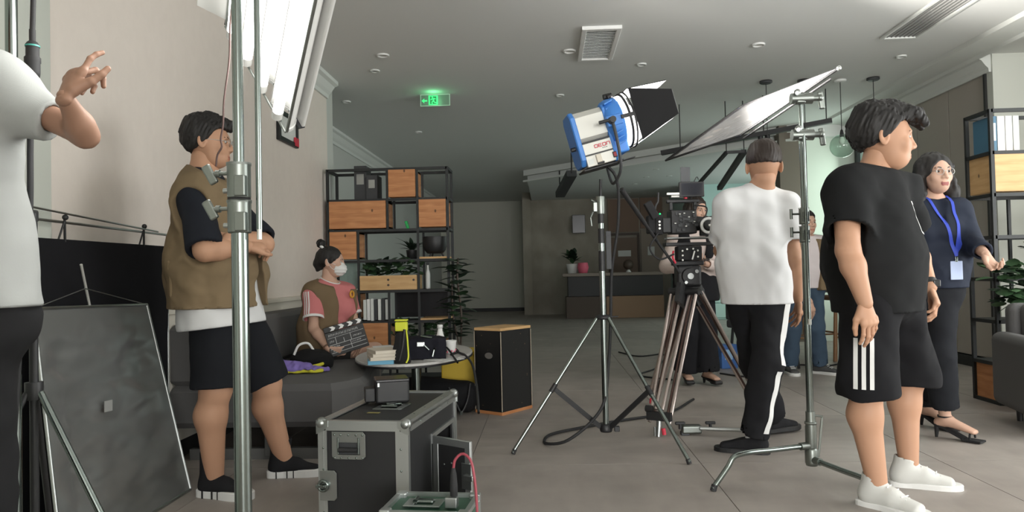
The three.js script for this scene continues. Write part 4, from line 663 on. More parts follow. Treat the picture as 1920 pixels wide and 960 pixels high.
// ---------------------------------------------------------------- the woman in the black suit behind the cinema camera
{
  const yaw = R(4), t = person('woman in black vest and wide trousers holding a phone behind the tripod', [1.33, 0, -6.5]);
  const J = skeleton(1.33, -6.5, yaw, 1.66);
  Object.assign(J, { head: at(1306, 393, 6.5), neck: at(1302, 428, 6.52), chest: at(1300, 468, 6.5), waist: at(1302, 502, 6.5), pel: at(1304, 532, 6.5), shR: at(1266, 445, 6.5), shL: at(1332, 445, 6.5), elR: at(1250, 500, 6.45), wrR: at(1285, 505, 6.25), elL: at(1345, 500, 6.45), wrL: at(1320, 494, 6.22), hipR: at(1290, 537, 6.5), hipL: at(1318, 537, 6.5), knR: at(1287, 626, 6.46), knL: at(1322, 626, 6.46), anR: at(1287, 706, 6.5), anL: at(1326, 708, 6.45) });
  J.anR.y = J.anL.y = 0.11; checkLimbs('suit', J);
  const F = figure(t, J, { girth: 0.94, arm: 0.88, leg: 0.8, skin: SK.light, lip: [0.34, 0.12, 0.11], fem: 1, headYaw: R(30), headPitch: 0.2, neck: 0.85, cell: 0.013, feet: { L: R(20), R: R(0) }, handL: { palm: V(0, 1, 0.2), dir: V(-0.4, 0.1, 0.8), curl: [0.5, 0.5, 0.5, 0.5] }, handR: { palm: V(0, 1, 0), dir: V(0.8, 0.1, 0.5), curl: [0.5, 0.5, 0.5, 0.5] } });
  const Q = F.Q;
  garment(t, 'blouse', teeField(Q, { girth: 0.95, hem: 0.9, sleeve: 1.8, inf: 0.012, up: 0.02, r0: 0.062, r1: 0.062, rc: 0.045, neckR: 0.066, neckTilt: 0.7, bust: true, seed: 71 }), [Q.shL, Q.shR, Q.elL, Q.elR, Q.wrL, Q.wrR, Q.pel, Q.neck], 0.18, 0.012, cloth([0.62, 0.52, 0.48]));
  let vf = teeField(Q, { girth: 0.97, hem: 0.72, sleeve: 0, inf: 0.022, up: 0.012, flare: 0.03, neckR: 0.07, neckTilt: 0.7, bust: true, seed: 73 });
  vf = carve(vf, eseg(Q.neck.clone().addScaledVector(FWD(yaw), 0.12).add(V(0, 0.05, 0)), Q.waist.clone().addScaledVector(FWD(yaw), 0.17), LEFT(yaw), 0.10, 0.08, 0.03, 0.06), 0.01);
  for (const k of ['L', 'R']) vf = carve(vf, cap(Q['sh' + k].clone().addScaledVector(LEFT(yaw), k === 'L' ? 0.05 : -0.05), Q['el' + k], 0.075, 0.075), 0.01);
  garment(t, 'vest', vf, [Q.shL, Q.shR, Q.pel, Q.neck], 0.26, 0.012, cloth([0.013, 0.013, 0.015]));
  garment(t, 'trousers', legField(Q, { girth: 0.98, r0: 0.10, rk: 0.105, ra: 0.115, toAnkle: 1.0, waistUp: 0.1, seed: 75, fy: 3 }), [Q.hipL, Q.hipR, Q.knL, Q.knR, Q.anL, Q.anR, Q.pel], 0.22, 0.012, cloth([0.013, 0.013, 0.015]));
  const hf0 = join([ellip(V(0, 0.03, -0.022), 0.09, 0.096, 0.106), cap(V(0.08, 0, -0.02), V(0.095, -0.26, 0.01), 0.03, 0.03), cap(V(-0.08, 0, -0.02), V(-0.09, -0.22, -0.03), 0.03, 0.03), cap(V(0, 0, -0.08), V(0, -0.22, -0.06), 0.07, 0.07)], 0.03), fc = ellip(V(0, -0.028, 0.085), 0.062, 0.088, 0.09);
  F.put(raw('hair', netMesh((x, y, z) => smax(hf0(x, y, z), -fc(x, y, z), 0.012) + 0.005 * noise3(x * 70, y * 16, z * 70), V(-0.16, -0.33, -0.17), V(0.16, 0.15, 0.12), 0.006), hairBrown, t));
  for (const k of ['L', 'R']) { const a = Q['an' + k], m = new THREE.Group(); m.name = 'shoe'; m.position.set(a.x, 0, a.z); m.rotation.y = k === 'L' ? R(20) : 0; t.add(m); raw('upper', geo([rbox(0.076, 0.035, 0.10, 0, 0.03, 0.14, 0.016, 3), bar([0, 0.06, -0.05], [0, 0.03, 0.1], 0.055, 0.016)]), M.black, m); raw('heel', geo(rod([0, 0, -0.05], [0, 0.06, -0.045], 0.008, 0.02, 8)), M.black, m); }
  const ph = obj('phone', rbox(0.15, 0.008, 0.075, 0, 0, 0, 0.004), M.blackGloss); ph.position.copy(at(1312, 488, 6.1)); ph.rotation.set(0.3, 0.2, 0.1); tag(ph, 'dark phone held by the woman in the black vest', 'phone');
}
// ---------------------------------------------------------------- the man in vest and jeans behind the grip stand
{
  const yaw = R(12), t = person('man in khaki vest and blue jeans behind the grip stand pole', [2.4, 0, -6.9]);
  const J = skeleton(2.4, -6.9, yaw, 1.70);
  Object.assign(J, { head: at(1511, 418, 6.9), neck: at(1510, 446, 6.92), chest: at(1508, 478, 6.9), waist: at(1508, 508, 6.9), pel: at(1508, 528, 6.9), shR: at(1476, 460, 6.9), shL: at(1541, 458, 6.9), elR: at(1478, 518, 6.85), wrR: at(1519, 566, 6.75), elL: at(1573, 490, 6.78), wrL: at(1600, 472, 6.58), hipR: at(1494, 533, 6.9), hipL: at(1523, 533, 6.9), knR: at(1486, 614, 6.85), knL: at(1530, 614, 6.85), anR: at(1480, 692, 6.95), anL: at(1538, 692, 6.9) });
  J.anR.y = J.anL.y = 0.085; checkLimbs('jeans', J);
  const F = figure(t, J, { girth: 1.0, leg: 0.8, skin: SK.light, headYaw: R(20), cell: 0.013, handR: { palm: V(-0.3, 0, -1), dir: V(0.1, -1, 0.2) }, handL: { palm: V(0, -1, 0.2), dir: V(0.8, 0.5, 0.2) } });
  const Q = F.Q;
  garment(t, 'tee_shirt', teeField(Q, { hem: 0.80, sleeve: 0.7, inf: 0.014, seed: 80, r0: 0.07, r1: 0.075 }), [Q.shL, Q.shR, Q.elL, Q.elR, Q.pel, Q.neck], 0.2, 0.012, cloth([0.66, 0.60, 0.60]));
  let vf = teeField(Q, { girth: 1.05, hem: 0.78, sleeve: 0, inf: 0.03, flare: 0.03, neckR: 0.08, neckTilt: 0.5, seed: 82, folds: 0.016 });
  for (const k of ['L', 'R']) vf = carve(vf, cap(Q['sh' + k].clone().addScaledVector(LEFT(yaw), k === 'L' ? 0.07 : -0.07), Q['el' + k], 0.085, 0.085), 0.01);
  vf = carve(vf, eseg(Q.neck.clone().addScaledVector(FWD(yaw), 0.16), Q.pel.clone().addScaledVector(FWD(yaw), 0.18).add(V(0, -0.2, 0)), LEFT(yaw), 0.06, 0.07, 0.05, 0.07), 0.01);
  garment(t, 'vest', vf, [Q.shL, Q.shR, Q.pel, Q.neck], 0.26, 0.012, cloth([0.20, 0.145, 0.085]));
  garment(t, 'jeans', legField(Q, { r0: 0.1, rk: 0.08, ra: 0.078, seed: 84, folds: 0.012 }), [Q.hipL, Q.hipR, Q.knL, Q.knR, Q.anL, Q.anR, Q.pel], 0.2, 0.012, cloth([0.055, 0.085, 0.125]));
  for (const k of ['L', 'R']) shoe(t, Q, k, k === 'R' ? R(0) : R(40), { mat: cloth([0.08, 0.08, 0.08]), soleMat: M.white, laces: true, collar: 0.09, sole: 0.032, size: 1.1 });
  F.put(raw('hair', shortHair({ vol: 0.014, amp: 0.006 }), hairMat, t));
}
// ---------------------------------------------------------------- the seated woman with mask and clapperboard
{
  const yaw = R(72), t = person('seated woman in pink tee, khaki vest and white face mask with hair bun', at(600, 700, 5.35).setY(0));
  const J = skeleton(t.position.x, t.position.z, yaw, 1.62);
  Object.assign(J, { head: at(621, 491, 5.35), neck: at(616, 533, 5.35), chest: at(617, 572, 5.35), waist: at(610, 615, 5.35), pel: at(601, 648, 5.35), shR: at(588, 552, 5.22), shL: at(648, 548, 5.46), elR: at(588, 616, 5.12), wrR: at(616, 654, 5.0), elL: at(664, 604, 5.44), wrL: at(674, 628, 5.26), hipR: at(599, 656, 5.26), hipL: at(610, 654, 5.44), knR: at(690, 662, 5.36), knL: at(704, 655, 5.62), anR: at(681, 744, 5.56), anL: at(708, 738, 5.8) });
  J.anR.y = J.anL.y = 0.085;
  const F = figure(t, J, { girth: 0.94, arm: 0.88, leg: 0.9, skin: SK.light, fem: 1, headYaw: R(95), headPitch: 0.06, neck: 0.86, legYaw: R(90), handR: { palm: V(0.2, 0.4, -1), dir: V(0.75, -0.25, -0.2), curl: [0.55, 0.6, 0.65, 0.7], thumb: [0.3, 0.6, 0.2] }, handL: { palm: V(-0.3, 0, 1), dir: V(-0.1, -1, -0.2), curl: [0.4, 0.4, 0.4, 0.4] } });
  const Q = F.Q, pk = cloth([0.56, 0.19, 0.19]);
  const tf = teeField(Q, { girth: 0.96, hem: 0.47, sleeve: 0.72, inf: 0.016, up: 0.02, r0: 0.068, r1: 0.076, neckR: 0.068, neckTilt: 0.45, bust: true, seed: 90, folds: 0.005 });
  garment(t, 'tee_shirt', tf, [Q.shL, Q.shR, Q.elL, Q.elR, Q.pel, Q.neck], 0.18, 0.009, pk);
  // white collar, cuffs and sleeve stripes
  const nk = Q.neck.clone().add(V(0, 0.03, 0)).addScaledVector(FWD(yaw), 0.012), ring = (c, ax, r, h, n) => raw(n, norm(lathe([[r, -h], [r + 0.006, -h], [r + 0.008, h], [r, h], [r, -h]], 28).applyQuaternion(new THREE.Quaternion().setFromUnitVectors(V(0, 1, 0), ax)).translate(c.x, c.y, c.z)), whiteRib, t);
  ring(nk.clone().add(V(0, -0.006, 0)), V(0, 1, 0).addScaledVector(FWD(yaw), 0.45).normalize(), 0.066, 0.011, 'collar');
  for (const k of ['R', 'L']) { const d = Q['el' + k].clone().sub(Q['sh' + k]).normalize(); ring(Q['sh' + k].clone().lerp(Q['el' + k], 0.70), d, 0.067, 0.009, 'cuff'); }
  const sd = V(0.9, 0, -0.1); for (let i = 0; i < 3; i++) raw('sleeve_stripe', ribbon(tf, line(Q.shR.clone().add(V(0, 0.01, 0)), Q.shR.clone().lerp(Q.elR, 0.64), 8).map((p) => p.addScaledVector(sd, -0.03 + i * 0.022)), V(-0.3, 0.15, 0.95).normalize(), 0.01), whiteRib, t);
  const khaki = cloth([0.17, 0.12, 0.07], 0.9, 0.001);
  let vf = teeField(Q, { girth: 1.0, hem: 0.44, sleeve: 0, inf: 0.038, up: 0.035, flare: 0.04, bust: true, neckR: 0.085, neckTilt: 0.5, neckY: 0.022, seed: 92, folds: 0.007, fx: 8 });
  for (const k of ['L', 'R']) vf = carve(vf, cap(Q['sh' + k].clone().add(V(0, -0.04, 0)).addScaledVector(LEFT(yaw), k === 'L' ? 0.1 : -0.1), Q['el' + k].clone().addScaledVector(LEFT(yaw), k === 'L' ? 0.06 : -0.06), 0.075, 0.085), 0.015);
  const fw = FWD(yaw), op = Q.chest.clone().addScaledVector(fw, 0.17); vf = carve(vf, eseg(op.clone().add(V(0, 0.22, 0)), op.clone().add(V(0, -0.5, 0)), LEFT(yaw), 0.09, 0.1, 0.11, 0.12), 0.015);
  const vest = garment(t, 'vest', vf, [Q.shL, Q.shR, Q.pel, Q.neck], 0.24, 0.009, khaki);
  raw('badge_ring', geo(new THREE.TorusGeometry(0.022, 0.007, 8, 20).rotateY(yaw).translate(...Q.chest.clone().addScaledVector(fw, 0.135).addScaledVector(LEFT(yaw), 0.08).add(V(0.02, 0.075, 0.05)).toArray())), std([0.62, 0.30, 0.03], 0.5), vest);
  garment(t, 'shorts', legField(Q, { girth: 0.98, toKnee: 0.62, r0: 0.1, r1: 0.095, waistUp: 0.05, seed: 94 }), [Q.hipL, Q.hipR, Q.knL, Q.knR, Q.pel], 0.18, 0.009, cloth([0.03, 0.028, 0.027]));
  for (const k of ['L', 'R']) shoe(t, Q, k, R(70), { mat: cloth([0.3, 0.3, 0.29]), soleMat: M.white, laces: true, collar: 0.09, size: 0.92 });
  // hair pulled back into a bun, white scrunchie, mask, bracelet
  const hv = ellip(V(0, 0.03, -0.02), 0.086, 0.094, 0.104), fc = ellip(V(0, -0.045, 0.085), 0.066, 0.105, 0.092), side = join([cap(V(0.077, 0.02, 0.02), V(0.08, -0.03, 0.012), 0.014, 0.008), cap(V(-0.077, 0.02, 0.02), V(-0.08, -0.03, 0.012), 0.014, 0.008), cap(V(0, -0.02, -0.09), V(0, -0.085, -0.075), 0.05, 0.03)], 0.01);
  F.put(raw('hair', netMesh((x, y, z) => { let d = smin(hv(x, y, z), side(x, y, z), 0.02); d = smax(d, -fc(x, y, z), 0.01); d = smax(d, (-0.02 - 0.6 * (-z) - y) * 0.7, 0.01); return d + 0.0025 * noise3(x * 90, y * 30, z * 90); }, V(-0.12, -0.14, -0.16), V(0.12, 0.15, 0.12), 0.0048), hairMat, t));
  F.put(raw('bun', netMesh((x, y, z) => ellip(V(0, 0.138, -0.085), 0.04, 0.034, 0.036)(x, y, z) + 0.006 * noise3(x * 70, y * 70, z * 70), V(-0.07, 0.08, -0.15), V(0.07, 0.2, -0.02), 0.005), hairMat, t));
  F.put(raw('scrunchie', norm(new THREE.TorusGeometry(0.03, 0.011, 8, 20).rotateX(-0.9).translate(0, 0.112, -0.07)), M.white, t));
  const mask = ellip(V(0, -0.052, 0.056), 0.064, 0.058, 0.068), mf = (x, y, z) => { let d = mask(x, y, z); d = smax(d, 0.038 - z, 0.006); return d + 0.0018 * Math.sin(y * 260); };
  const mk = F.put(raw('face_mask', netMesh(mf, V(-0.09, -0.13, 0.01), V(0.09, 0.02, 0.145), 0.0045), std([0.74, 0.74, 0.72], 0.85), t));
  raw('ear_loop', geo([1, -1].flatMap((s) => [hose([[s * 0.055, -0.03, 0.06], [s * 0.074, -0.008, 0.02], [s * 0.084, 0.012, -0.012], [s * 0.076, -0.04, 0.012], [s * 0.05, -0.075, 0.06]], 0.0018, 20, 5)])), M.white, mk);
  const wd = Q.wrR.clone().sub(Q.elR).normalize(); raw('bracelet', norm(new THREE.TorusGeometry(0.031, 0.005, 8, 20).applyQuaternion(new THREE.Quaternion().setFromUnitVectors(V(0, 0, 1), wd)).translate(...Q.wrR.clone().addScaledVector(wd, -0.015).toArray())), M.brown, t);
}
// ---------------------------------------------------------------- the man at the left edge of the picture, close to the camera
{
  const yaw = R(165), t = person('man in white tee shirt at left edge with raised bent arm', at(-60, 700, 1.75).setY(0));
  const J = skeleton(t.position.x, t.position.z, yaw, 1.84);
  Object.assign(J, { shR: at(0, 174, 1.76), elR: at(160, 254, 1.75), wrR: at(122, 182, 1.66), shL: at(-250, 165, 1.7), neck: at(-140, 105, 1.74), head: at(-150, -40, 1.76), chest: at(-140, 290, 1.74), waist: at(-125, 440, 1.74), pel: at(-105, 570, 1.74), elL: at(-310, 420, 1.66), wrL: at(-290, 590, 1.6), hipR: at(-62, 590, 1.76), hipL: at(-160, 590, 1.72), knR: at(-60, 920, 1.76), knL: at(-160, 930, 1.7), anR: at(-40, 1300, 1.8), anL: at(-140, 1330, 1.72) });
  J.anR.y = J.anL.y = 0.085;
  const F = figure(t, J, { girth: 0.95, arm: 0.64, leg: 0.8, skin: SK.deep, headYaw: R(150), handR: { palm: V(0.35, 0.1, -0.9), dir: V(0.1, 0.9, -0.4), curl: [[0.05, 0.35, 0.25], [0.75, 1.1, 0.8], [0.95, 1.25, 0.9], [1.05, 1.3, 0.9]], thumb: [0.75, 0.5, 0.3], spread: 0.07, size: 0.8 }, handL: { palm: V(1, 0, 0) } });
  const Q = F.Q;
  garment(t, 'tee_shirt', teeField(Q, { girth: 0.96, hem: 0.945, sleeve: 0.62, inf: 0.02, up: 0.012, flare: 0.03, r0: 0.068, r1: 0.046, seed: 101, folds: 0.012 }), [Q.shL, Q.shR, Q.elL, Q.elR, Q.pel, Q.neck], 0.22, 0.010, cloth([0.34, 0.35, 0.34]));  // white shirt; the dimmer light on it is put into grey cloth
  garment(t, 'trousers', legField(Q, { girth: 1.05, r0: 0.108, rk: 0.088, ra: 0.08, seed: 103, folds: 0.014 }), [Q.hipL, Q.hipR, Q.knL, Q.knR, Q.anL, Q.anR, Q.pel], 0.2, 0.011, cloth([0.014, 0.014, 0.015]));
  for (const k of ['L', 'R']) shoe(t, Q, k, yaw, { mat: cloth([0.03, 0.03, 0.03]), soleMat: M.white });
  F.put(raw('hair', shortHair({}), hairMat, t));
}
// ---------------------------------------------------------------- fluorescent light bank (top left)
{
  const A = at(416, 138, 2.6), B = at(538, 246, 2.3), u = at(668, -350, 1.5).sub(B).normalize(), L = 1.22;
  const w = A.clone().sub(B); w.addScaledVector(u, -w.dot(u)); const width = w.length(); w.normalize(); let n = V().crossVectors(w, u); const mid = B.clone().addScaledVector(w, width / 2).addScaledVector(u, L / 2);
  let X = w.clone(); if (n.dot(camera.position.clone().sub(mid)) < 0) { n.negate(); X.negate(); }
  // local frame: x across the tubes, y along them, z out of the lit face
  const g = thing('fluorescent_light_bank', 'white fluorescent light bank with glowing tubes hanging at upper left', 'film light', mid);
  g.quaternion.setFromRotationMatrix(new THREE.Matrix4().makeBasis(X, u, n));
  const W2 = width / 2, white = std([0.72, 0.72, 0.70], 0.4, 0), lit = std([0.8, 0.8, 0.8], 0.5, 0, { emissive: rgb(1, 0.99, 0.95), emissiveIntensity: 5 });
  obj('housing', rbox(width, L, 0.012, 0, 0, -0.056, 0.005), white, g);
  const nt = 4, pitch = width / nt, arc = []; for (let i = 0; i < nt; i++) {
    const cx = -W2 + pitch * (i + 0.5), pr = []; for (let k = 0; k <= 12; k++) { const a = Math.PI * k / 12; pr.push([cx + Math.cos(a) * pitch * 0.48, -Math.sin(a) * pitch * 0.42 + 0.002]); }
    const back = pr.map(([x, y]) => [x, y - 0.004]).reverse(); obj('reflector', slab([...pr, ...back], L - 0.02).rotateX(Math.PI / 2).rotateY(0), std([0.82, 0.82, 0.8], 0.45), g);
    const tube = obj('fluorescent_tube', rod([cx, -L / 2 + 0.03, 0.008], [cx, L / 2 - 0.03, 0.008], 0.016, 0.016, 16), lit, g);
    for (const e of [-1, 1]) obj('tube_cap', rod([cx, e * (L / 2 - 0.005), 0.008], [cx, e * (L / 2 - 0.035), 0.008], 0.017), M.white, tube);
    const rim = []; for (let k = 0; k < 12; k++) { const a = Math.PI * k / 12, b = Math.PI * (k + 1) / 12; rim.push(bar([cx + Math.cos(a) * pitch * 0.48, -L / 2, -Math.sin(a) * -pitch * 0.42 * -1 + 0.0], [cx + Math.cos(b) * pitch * 0.48, -L / 2, -Math.sin(b) * pitch * 0.42], 0.008, 0.012, V(0, 1, 0))); } obj('scalloped_end', rim, white, g);
  }
  for (const e of [-1, 1]) obj('end_plate', box(width, 0.006, 0.02, 0, e * L / 2, -0.05), M.darkGrey, g);
  obj('edge_rod', [rod([-W2, -L / 2 - 0.004, 0.004], [W2, -L / 2 - 0.004, 0.004], 0.004), rod([W2, -L / 2, 0.0], [W2, L / 2, 0.0], 0.005), rod([-W2, -L / 2, 0.0], [-W2, L / 2, 0.0], 0.005)], M.steel, g);
  const sg = X.dot(w) > 0 ? 1 : -1; obj('bracket', [hose([[sg * W2, -L / 2, 0], [sg * (W2 + 0.03), -L / 2 + 0.03, -0.02], [sg * (W2 + 0.03), -L / 2 + 0.2, -0.05], [sg * W2, -L / 2 + 0.3, -0.06]], 0.008, 20)], M.darkGrey, g);
  { const s = X.dot(w) > 0 ? 1 : -1, d = obj('barn_door', rbox(0.1, L - 0.04, 0.004, s * 0.05, 0, 0, 0.002), white, g); d.position.set(s * (W2 + 0.004), 0, 0.0); d.rotation.y = s * -0.7; }
  const l = new THREE.RectAreaLight(rgb(1, 0.985, 0.95), POWER.bank, width * 0.9, L * 0.94); l.position.set(0, 0, 0.045); l.rotation.y = Math.PI; l.name = 'tube_light'; g.add(l);
}
// ---------------------------------------------------------------- heavy steel stand in front (holds the light bank)
{
  const b = at(450, 480, 1.75), g = thing('steel_stand', 'heavy steel combo stand with two collars in the left foreground', 'light stand', [b.x, 0, b.z]);
  const yOf = (py) => at(448, py, 1.75).y; const y1 = yOf(437), y2 = yOf(372), y3 = yOf(305);
  obj('lower_tube', rod([0, 0.12, 0], [0, y1 + 0.03, 0], 0.0195, 0.0195, 28), M.chrome, g);
  obj('upper_tube', rod([0, y1, 0], [0, 2.5, 0], 0.0125, 0.0125, 24), M.chrome, g);
  const coll = (n, a, c, tz) => {
    const p = obj(n, [lathe([[0.013, a], [0.0255, a], [0.027, a + 0.004], [0.027, c - 0.008], [0.0285, c - 0.006], [0.0285, c], [0.013, c]], 28), rbox(0.026, (c - a) * 0.58, 0.02, 0.012, a + (c - a) * 0.33, 0.02, 0.003)], M.castSteel, g);
    obj('tee_handle', [rod([-0.02, tz, 0.004], [-0.062, tz, 0.004], 0.0048), rod([-0.044, tz, 0.004], [-0.054, tz, 0.004], 0.0085), placeG(rbox(0.022, 0.05, 0.011, 0, 0, 0, 0.005), [-0.068, tz - 0.002, 0.004], 0, 0, 0.5)], M.castSteel, p);
    obj('screw', [rod([-0.02, a + 0.018, 0.008], [-0.034, a + 0.018, 0.008], 0.006)], M.steel, p);
  };
  coll('clamp_collar', y1, y2 - 0.004, y1 + 0.058); coll('clamp_collar', y2, y3, y2 + 0.06);
  obj('rubber_ring', lathe([[0.013, y2 - 0.005], [0.0265, y2 - 0.005], [0.0265, y2 + 0.001], [0.013, y2 + 0.001]], 24), M.rubber, g);
  for (let k = 0; k < 3; k++) { const a = R(30 + k * 120), c = Math.cos(a), s = Math.sin(a); obj('leg', [rod([c * 0.03, 0.22, s * 0.03], [c * 0.32, 0.17, s * 0.32], 0.012), rod([c * 0.32, 0.17, s * 0.32], [c * 0.48, 0.0, s * 0.48], 0.012)], M.chrome, g); }
  obj('hub', lathe([[0.0195, 0.12], [0.035, 0.12], [0.035, 0.26], [0.0195, 0.28]], 24), M.castSteel, g);
  const hx = at(480, 60, 1.75).x - b.x; obj('grip_head', [rod([0, 2.3, -0.03], [0, 2.3, 0.06], 0.032), rod([0, 2.3, 0.05], [hx, 2.3, 0.05], 0.014)], M.castSteel, g);
  const tip = at(487, 446, 1.75); obj('hanging_arm', [rod([hx, 2.34, 0.0], [tip.x - b.x, tip.y + 0.02, 0.0], 0.0068, 0.0072, 16)], M.chrome, g);
  obj('arm_tip', rod([tip.x - b.x, tip.y - 0.004, 0], [tip.x - b.x, tip.y + 0.022, 0], 0.006, 0.006), M.aluMatt, g);
}
tag(obj('cable', hose([at(440, -40, 2.2), at(432, 40, 2.2), at(430, 110, 2.2), at(420, 190, 2.2), at(418, 235, 2.2), at(414, 262, 2.2), at(416, 275, 2.2), at(408, 290, 2.2), at(405, 312, 2.2)], 0.0028, 80, 6), std([0.06, 0.03, 0.025], 0.6)), 'thin brown wire dangling in front of the vest man face', 'cable');
// ---------------------------------------------------------------- power cable with connector at the left edge
{
  const p = at(61, 110, 1.9), g = thing('power_connector', 'black power connector on a thick cable hanging at the left edge', 'connector', p);
  obj('plug_body', lathe([[0, -0.05], [0.016, -0.05], [0.0175, -0.035], [0.0175, -0.012], [0.019, -0.01], [0.019, 0.002], [0.0155, 0.006], [0.0155, 0.03], [0.0165, 0.031], [0.0165, 0.035], [0.012, 0.042], [0.0075, 0.046], [0.0075, 0.075], [0, 0.075]], 24), M.rubber, g);
  obj('locking_ring', lathe([[0.0168, 0.030], [0.0172, 0.030], [0.0172, 0.034], [0.0168, 0.034]], 24), std([0.05, 0.3, 0.25], 0.4), g);
  obj('coupling', lathe([[0, -0.07], [0.013, -0.07], [0.017, -0.058], [0.018, -0.05], [0, -0.05]], 24), M.steel, g);
  obj('cord', [hose([[0, 0.07, 0], [0.002, 0.12, 0], [0.004, 0.3, 0.0], [-0.02, 0.9, 0.05]], 0.0065, 40), hose([[0, -0.065, 0], [0.0, -0.2, 0.01], [0.004, -0.4, 0.02], [-0.01, -0.62, 0.03], [-0.03, -0.9, 0.03], [-0.05, -1.3, 0.05]], 0.0075, 60)], M.rubber, g);
}
// stands at the left edge
{
  const b = at(24, 480, 2.05), g = thing('light_stand', 'shiny steel pole of a light stand at the far left edge', 'light stand', [b.x, 0, b.z]);
  obj('tube', [rod([0, 0.15, 0], [0, 2.5, 0], 0.0155, 0.0155, 24)], M.chrome, g); obj('tube', rod([0.0, 0.1, 0], [0.0, 0.75, 0], 0.0195, 0.0195, 24), M.chrome, g);
  for (let k = 0; k < 3; k++) { const a = R(75 + k * 120), c = Math.cos(a), s = Math.sin(a); obj('leg', [rod([c * 0.03, 0.2, s * 0.03], [c * 0.3, 0.15, s * 0.3], 0.012), rod([c * 0.3, 0.15, s * 0.3], [c * 0.42, 0, s * 0.42], 0.012)], M.chrome, g); }
  const q = at(62, 480, 2.15), h = thing('black_light_stand', 'black tripod stand with one steel leg in front of the plastic frame', 'light stand', [q.x, 0, q.z]);
  const yc = at(66, 735, 2.15).y; obj('column', rod([0, 0.14, 0], [0, at(55, 400, 2.15).y, 0], 0.012, 0.012, 16), M.black, h);
  obj('collar', [lathe([[0.012, yc - 0.02], [0.024, yc - 0.02], [0.024, yc + 0.03], [0.012, yc + 0.03]], 20)], M.black, h); obj('clamp', [rbox(0.05, 0.035, 0.03, -0.015, at(55, 405, 2.15).y, 0, 0.006), rod([-0.03, at(55, 405, 2.15).y, 0], [-0.035, at(55, 392, 2.15).y + 0.02, 0.0], 0.006)], M.black, h);
  const foot = [V(0.38, 0, 0.02), V(-0.16, 0, -0.33), V(-0.2, 0, 0.32)]; foot.forEach((f, i) => { obj('leg', rod(V(f.x * 0.05, yc, f.z * 0.05), f, i ? 0.009 : 0.0105, i ? 0.009 : 0.0105, 16), i ? M.black : M.chrome, h); obj('brace', rod([0, 0.16, 0], V(0, yc, 0).lerp(f, 0.62), 0.006), M.black, h); });
}
// ---------------------------------------------------------------- black flag against the left wall and the plastic diffusion frame leaning before it
{
  const x = XL + 0.115, z0 = -2.62, z1 = -3.80, top = 1.20, g = thing('black_flag', 'black cloth flag on thin metal frame leaning on the left wall', 'flag', [x, 0, (z0 + z1) / 2]);
  const hz = (z0 - z1) / 2; const cl = new THREE.PlaneGeometry(2 * hz, top - 0.02, 50, 40); { const p = cl.attributes.position; for (let i = 0; i < p.count; i++) p.setZ(i, 0.012 * fbm(p.getX(i) * 3, p.getY(i) * 3, 0.3) ); cl.computeVertexNormals(); }
  const mk = (s) => { const c = cl.clone(); c.translate(0, (top - 0.02) / 2, s * 0.002); return c.rotateY(Math.PI / 2); };
  obj('cloth', [mk(1)], two(cloth([0.010, 0.010, 0.012])), g);
  obj('frame', [rod([0, top + 0.04, -hz], [0, top + 0.055, hz], 0.006), rod([0, 0.005, -hz], [0, top + 0.045, -hz], 0.006), rod([0, 0.005, hz], [0, top + 0.055, hz], 0.006), rod([0, 0.006, -hz], [0, 0.006, hz], 0.006)], M.steel, g);
  obj('top_rod', rod([0.02, top + 0.10, hz * 0.96], [0.015, top + 0.05, -hz * 0.8], 0.0045), M.steel, g);
  for (const z of [hz * 0.4, -hz * 0.62]) obj('tie', [rod([0, top - 0.03, z], [0.012, top + 0.075, z + 0.02], 0.005), rod([0, top - 0.02, z + 0.04], [0.012, top + 0.075, z + 0.01], 0.004), ball(0.012, 0.012, top + 0.07, z + 0.015)], M.black, g);
}
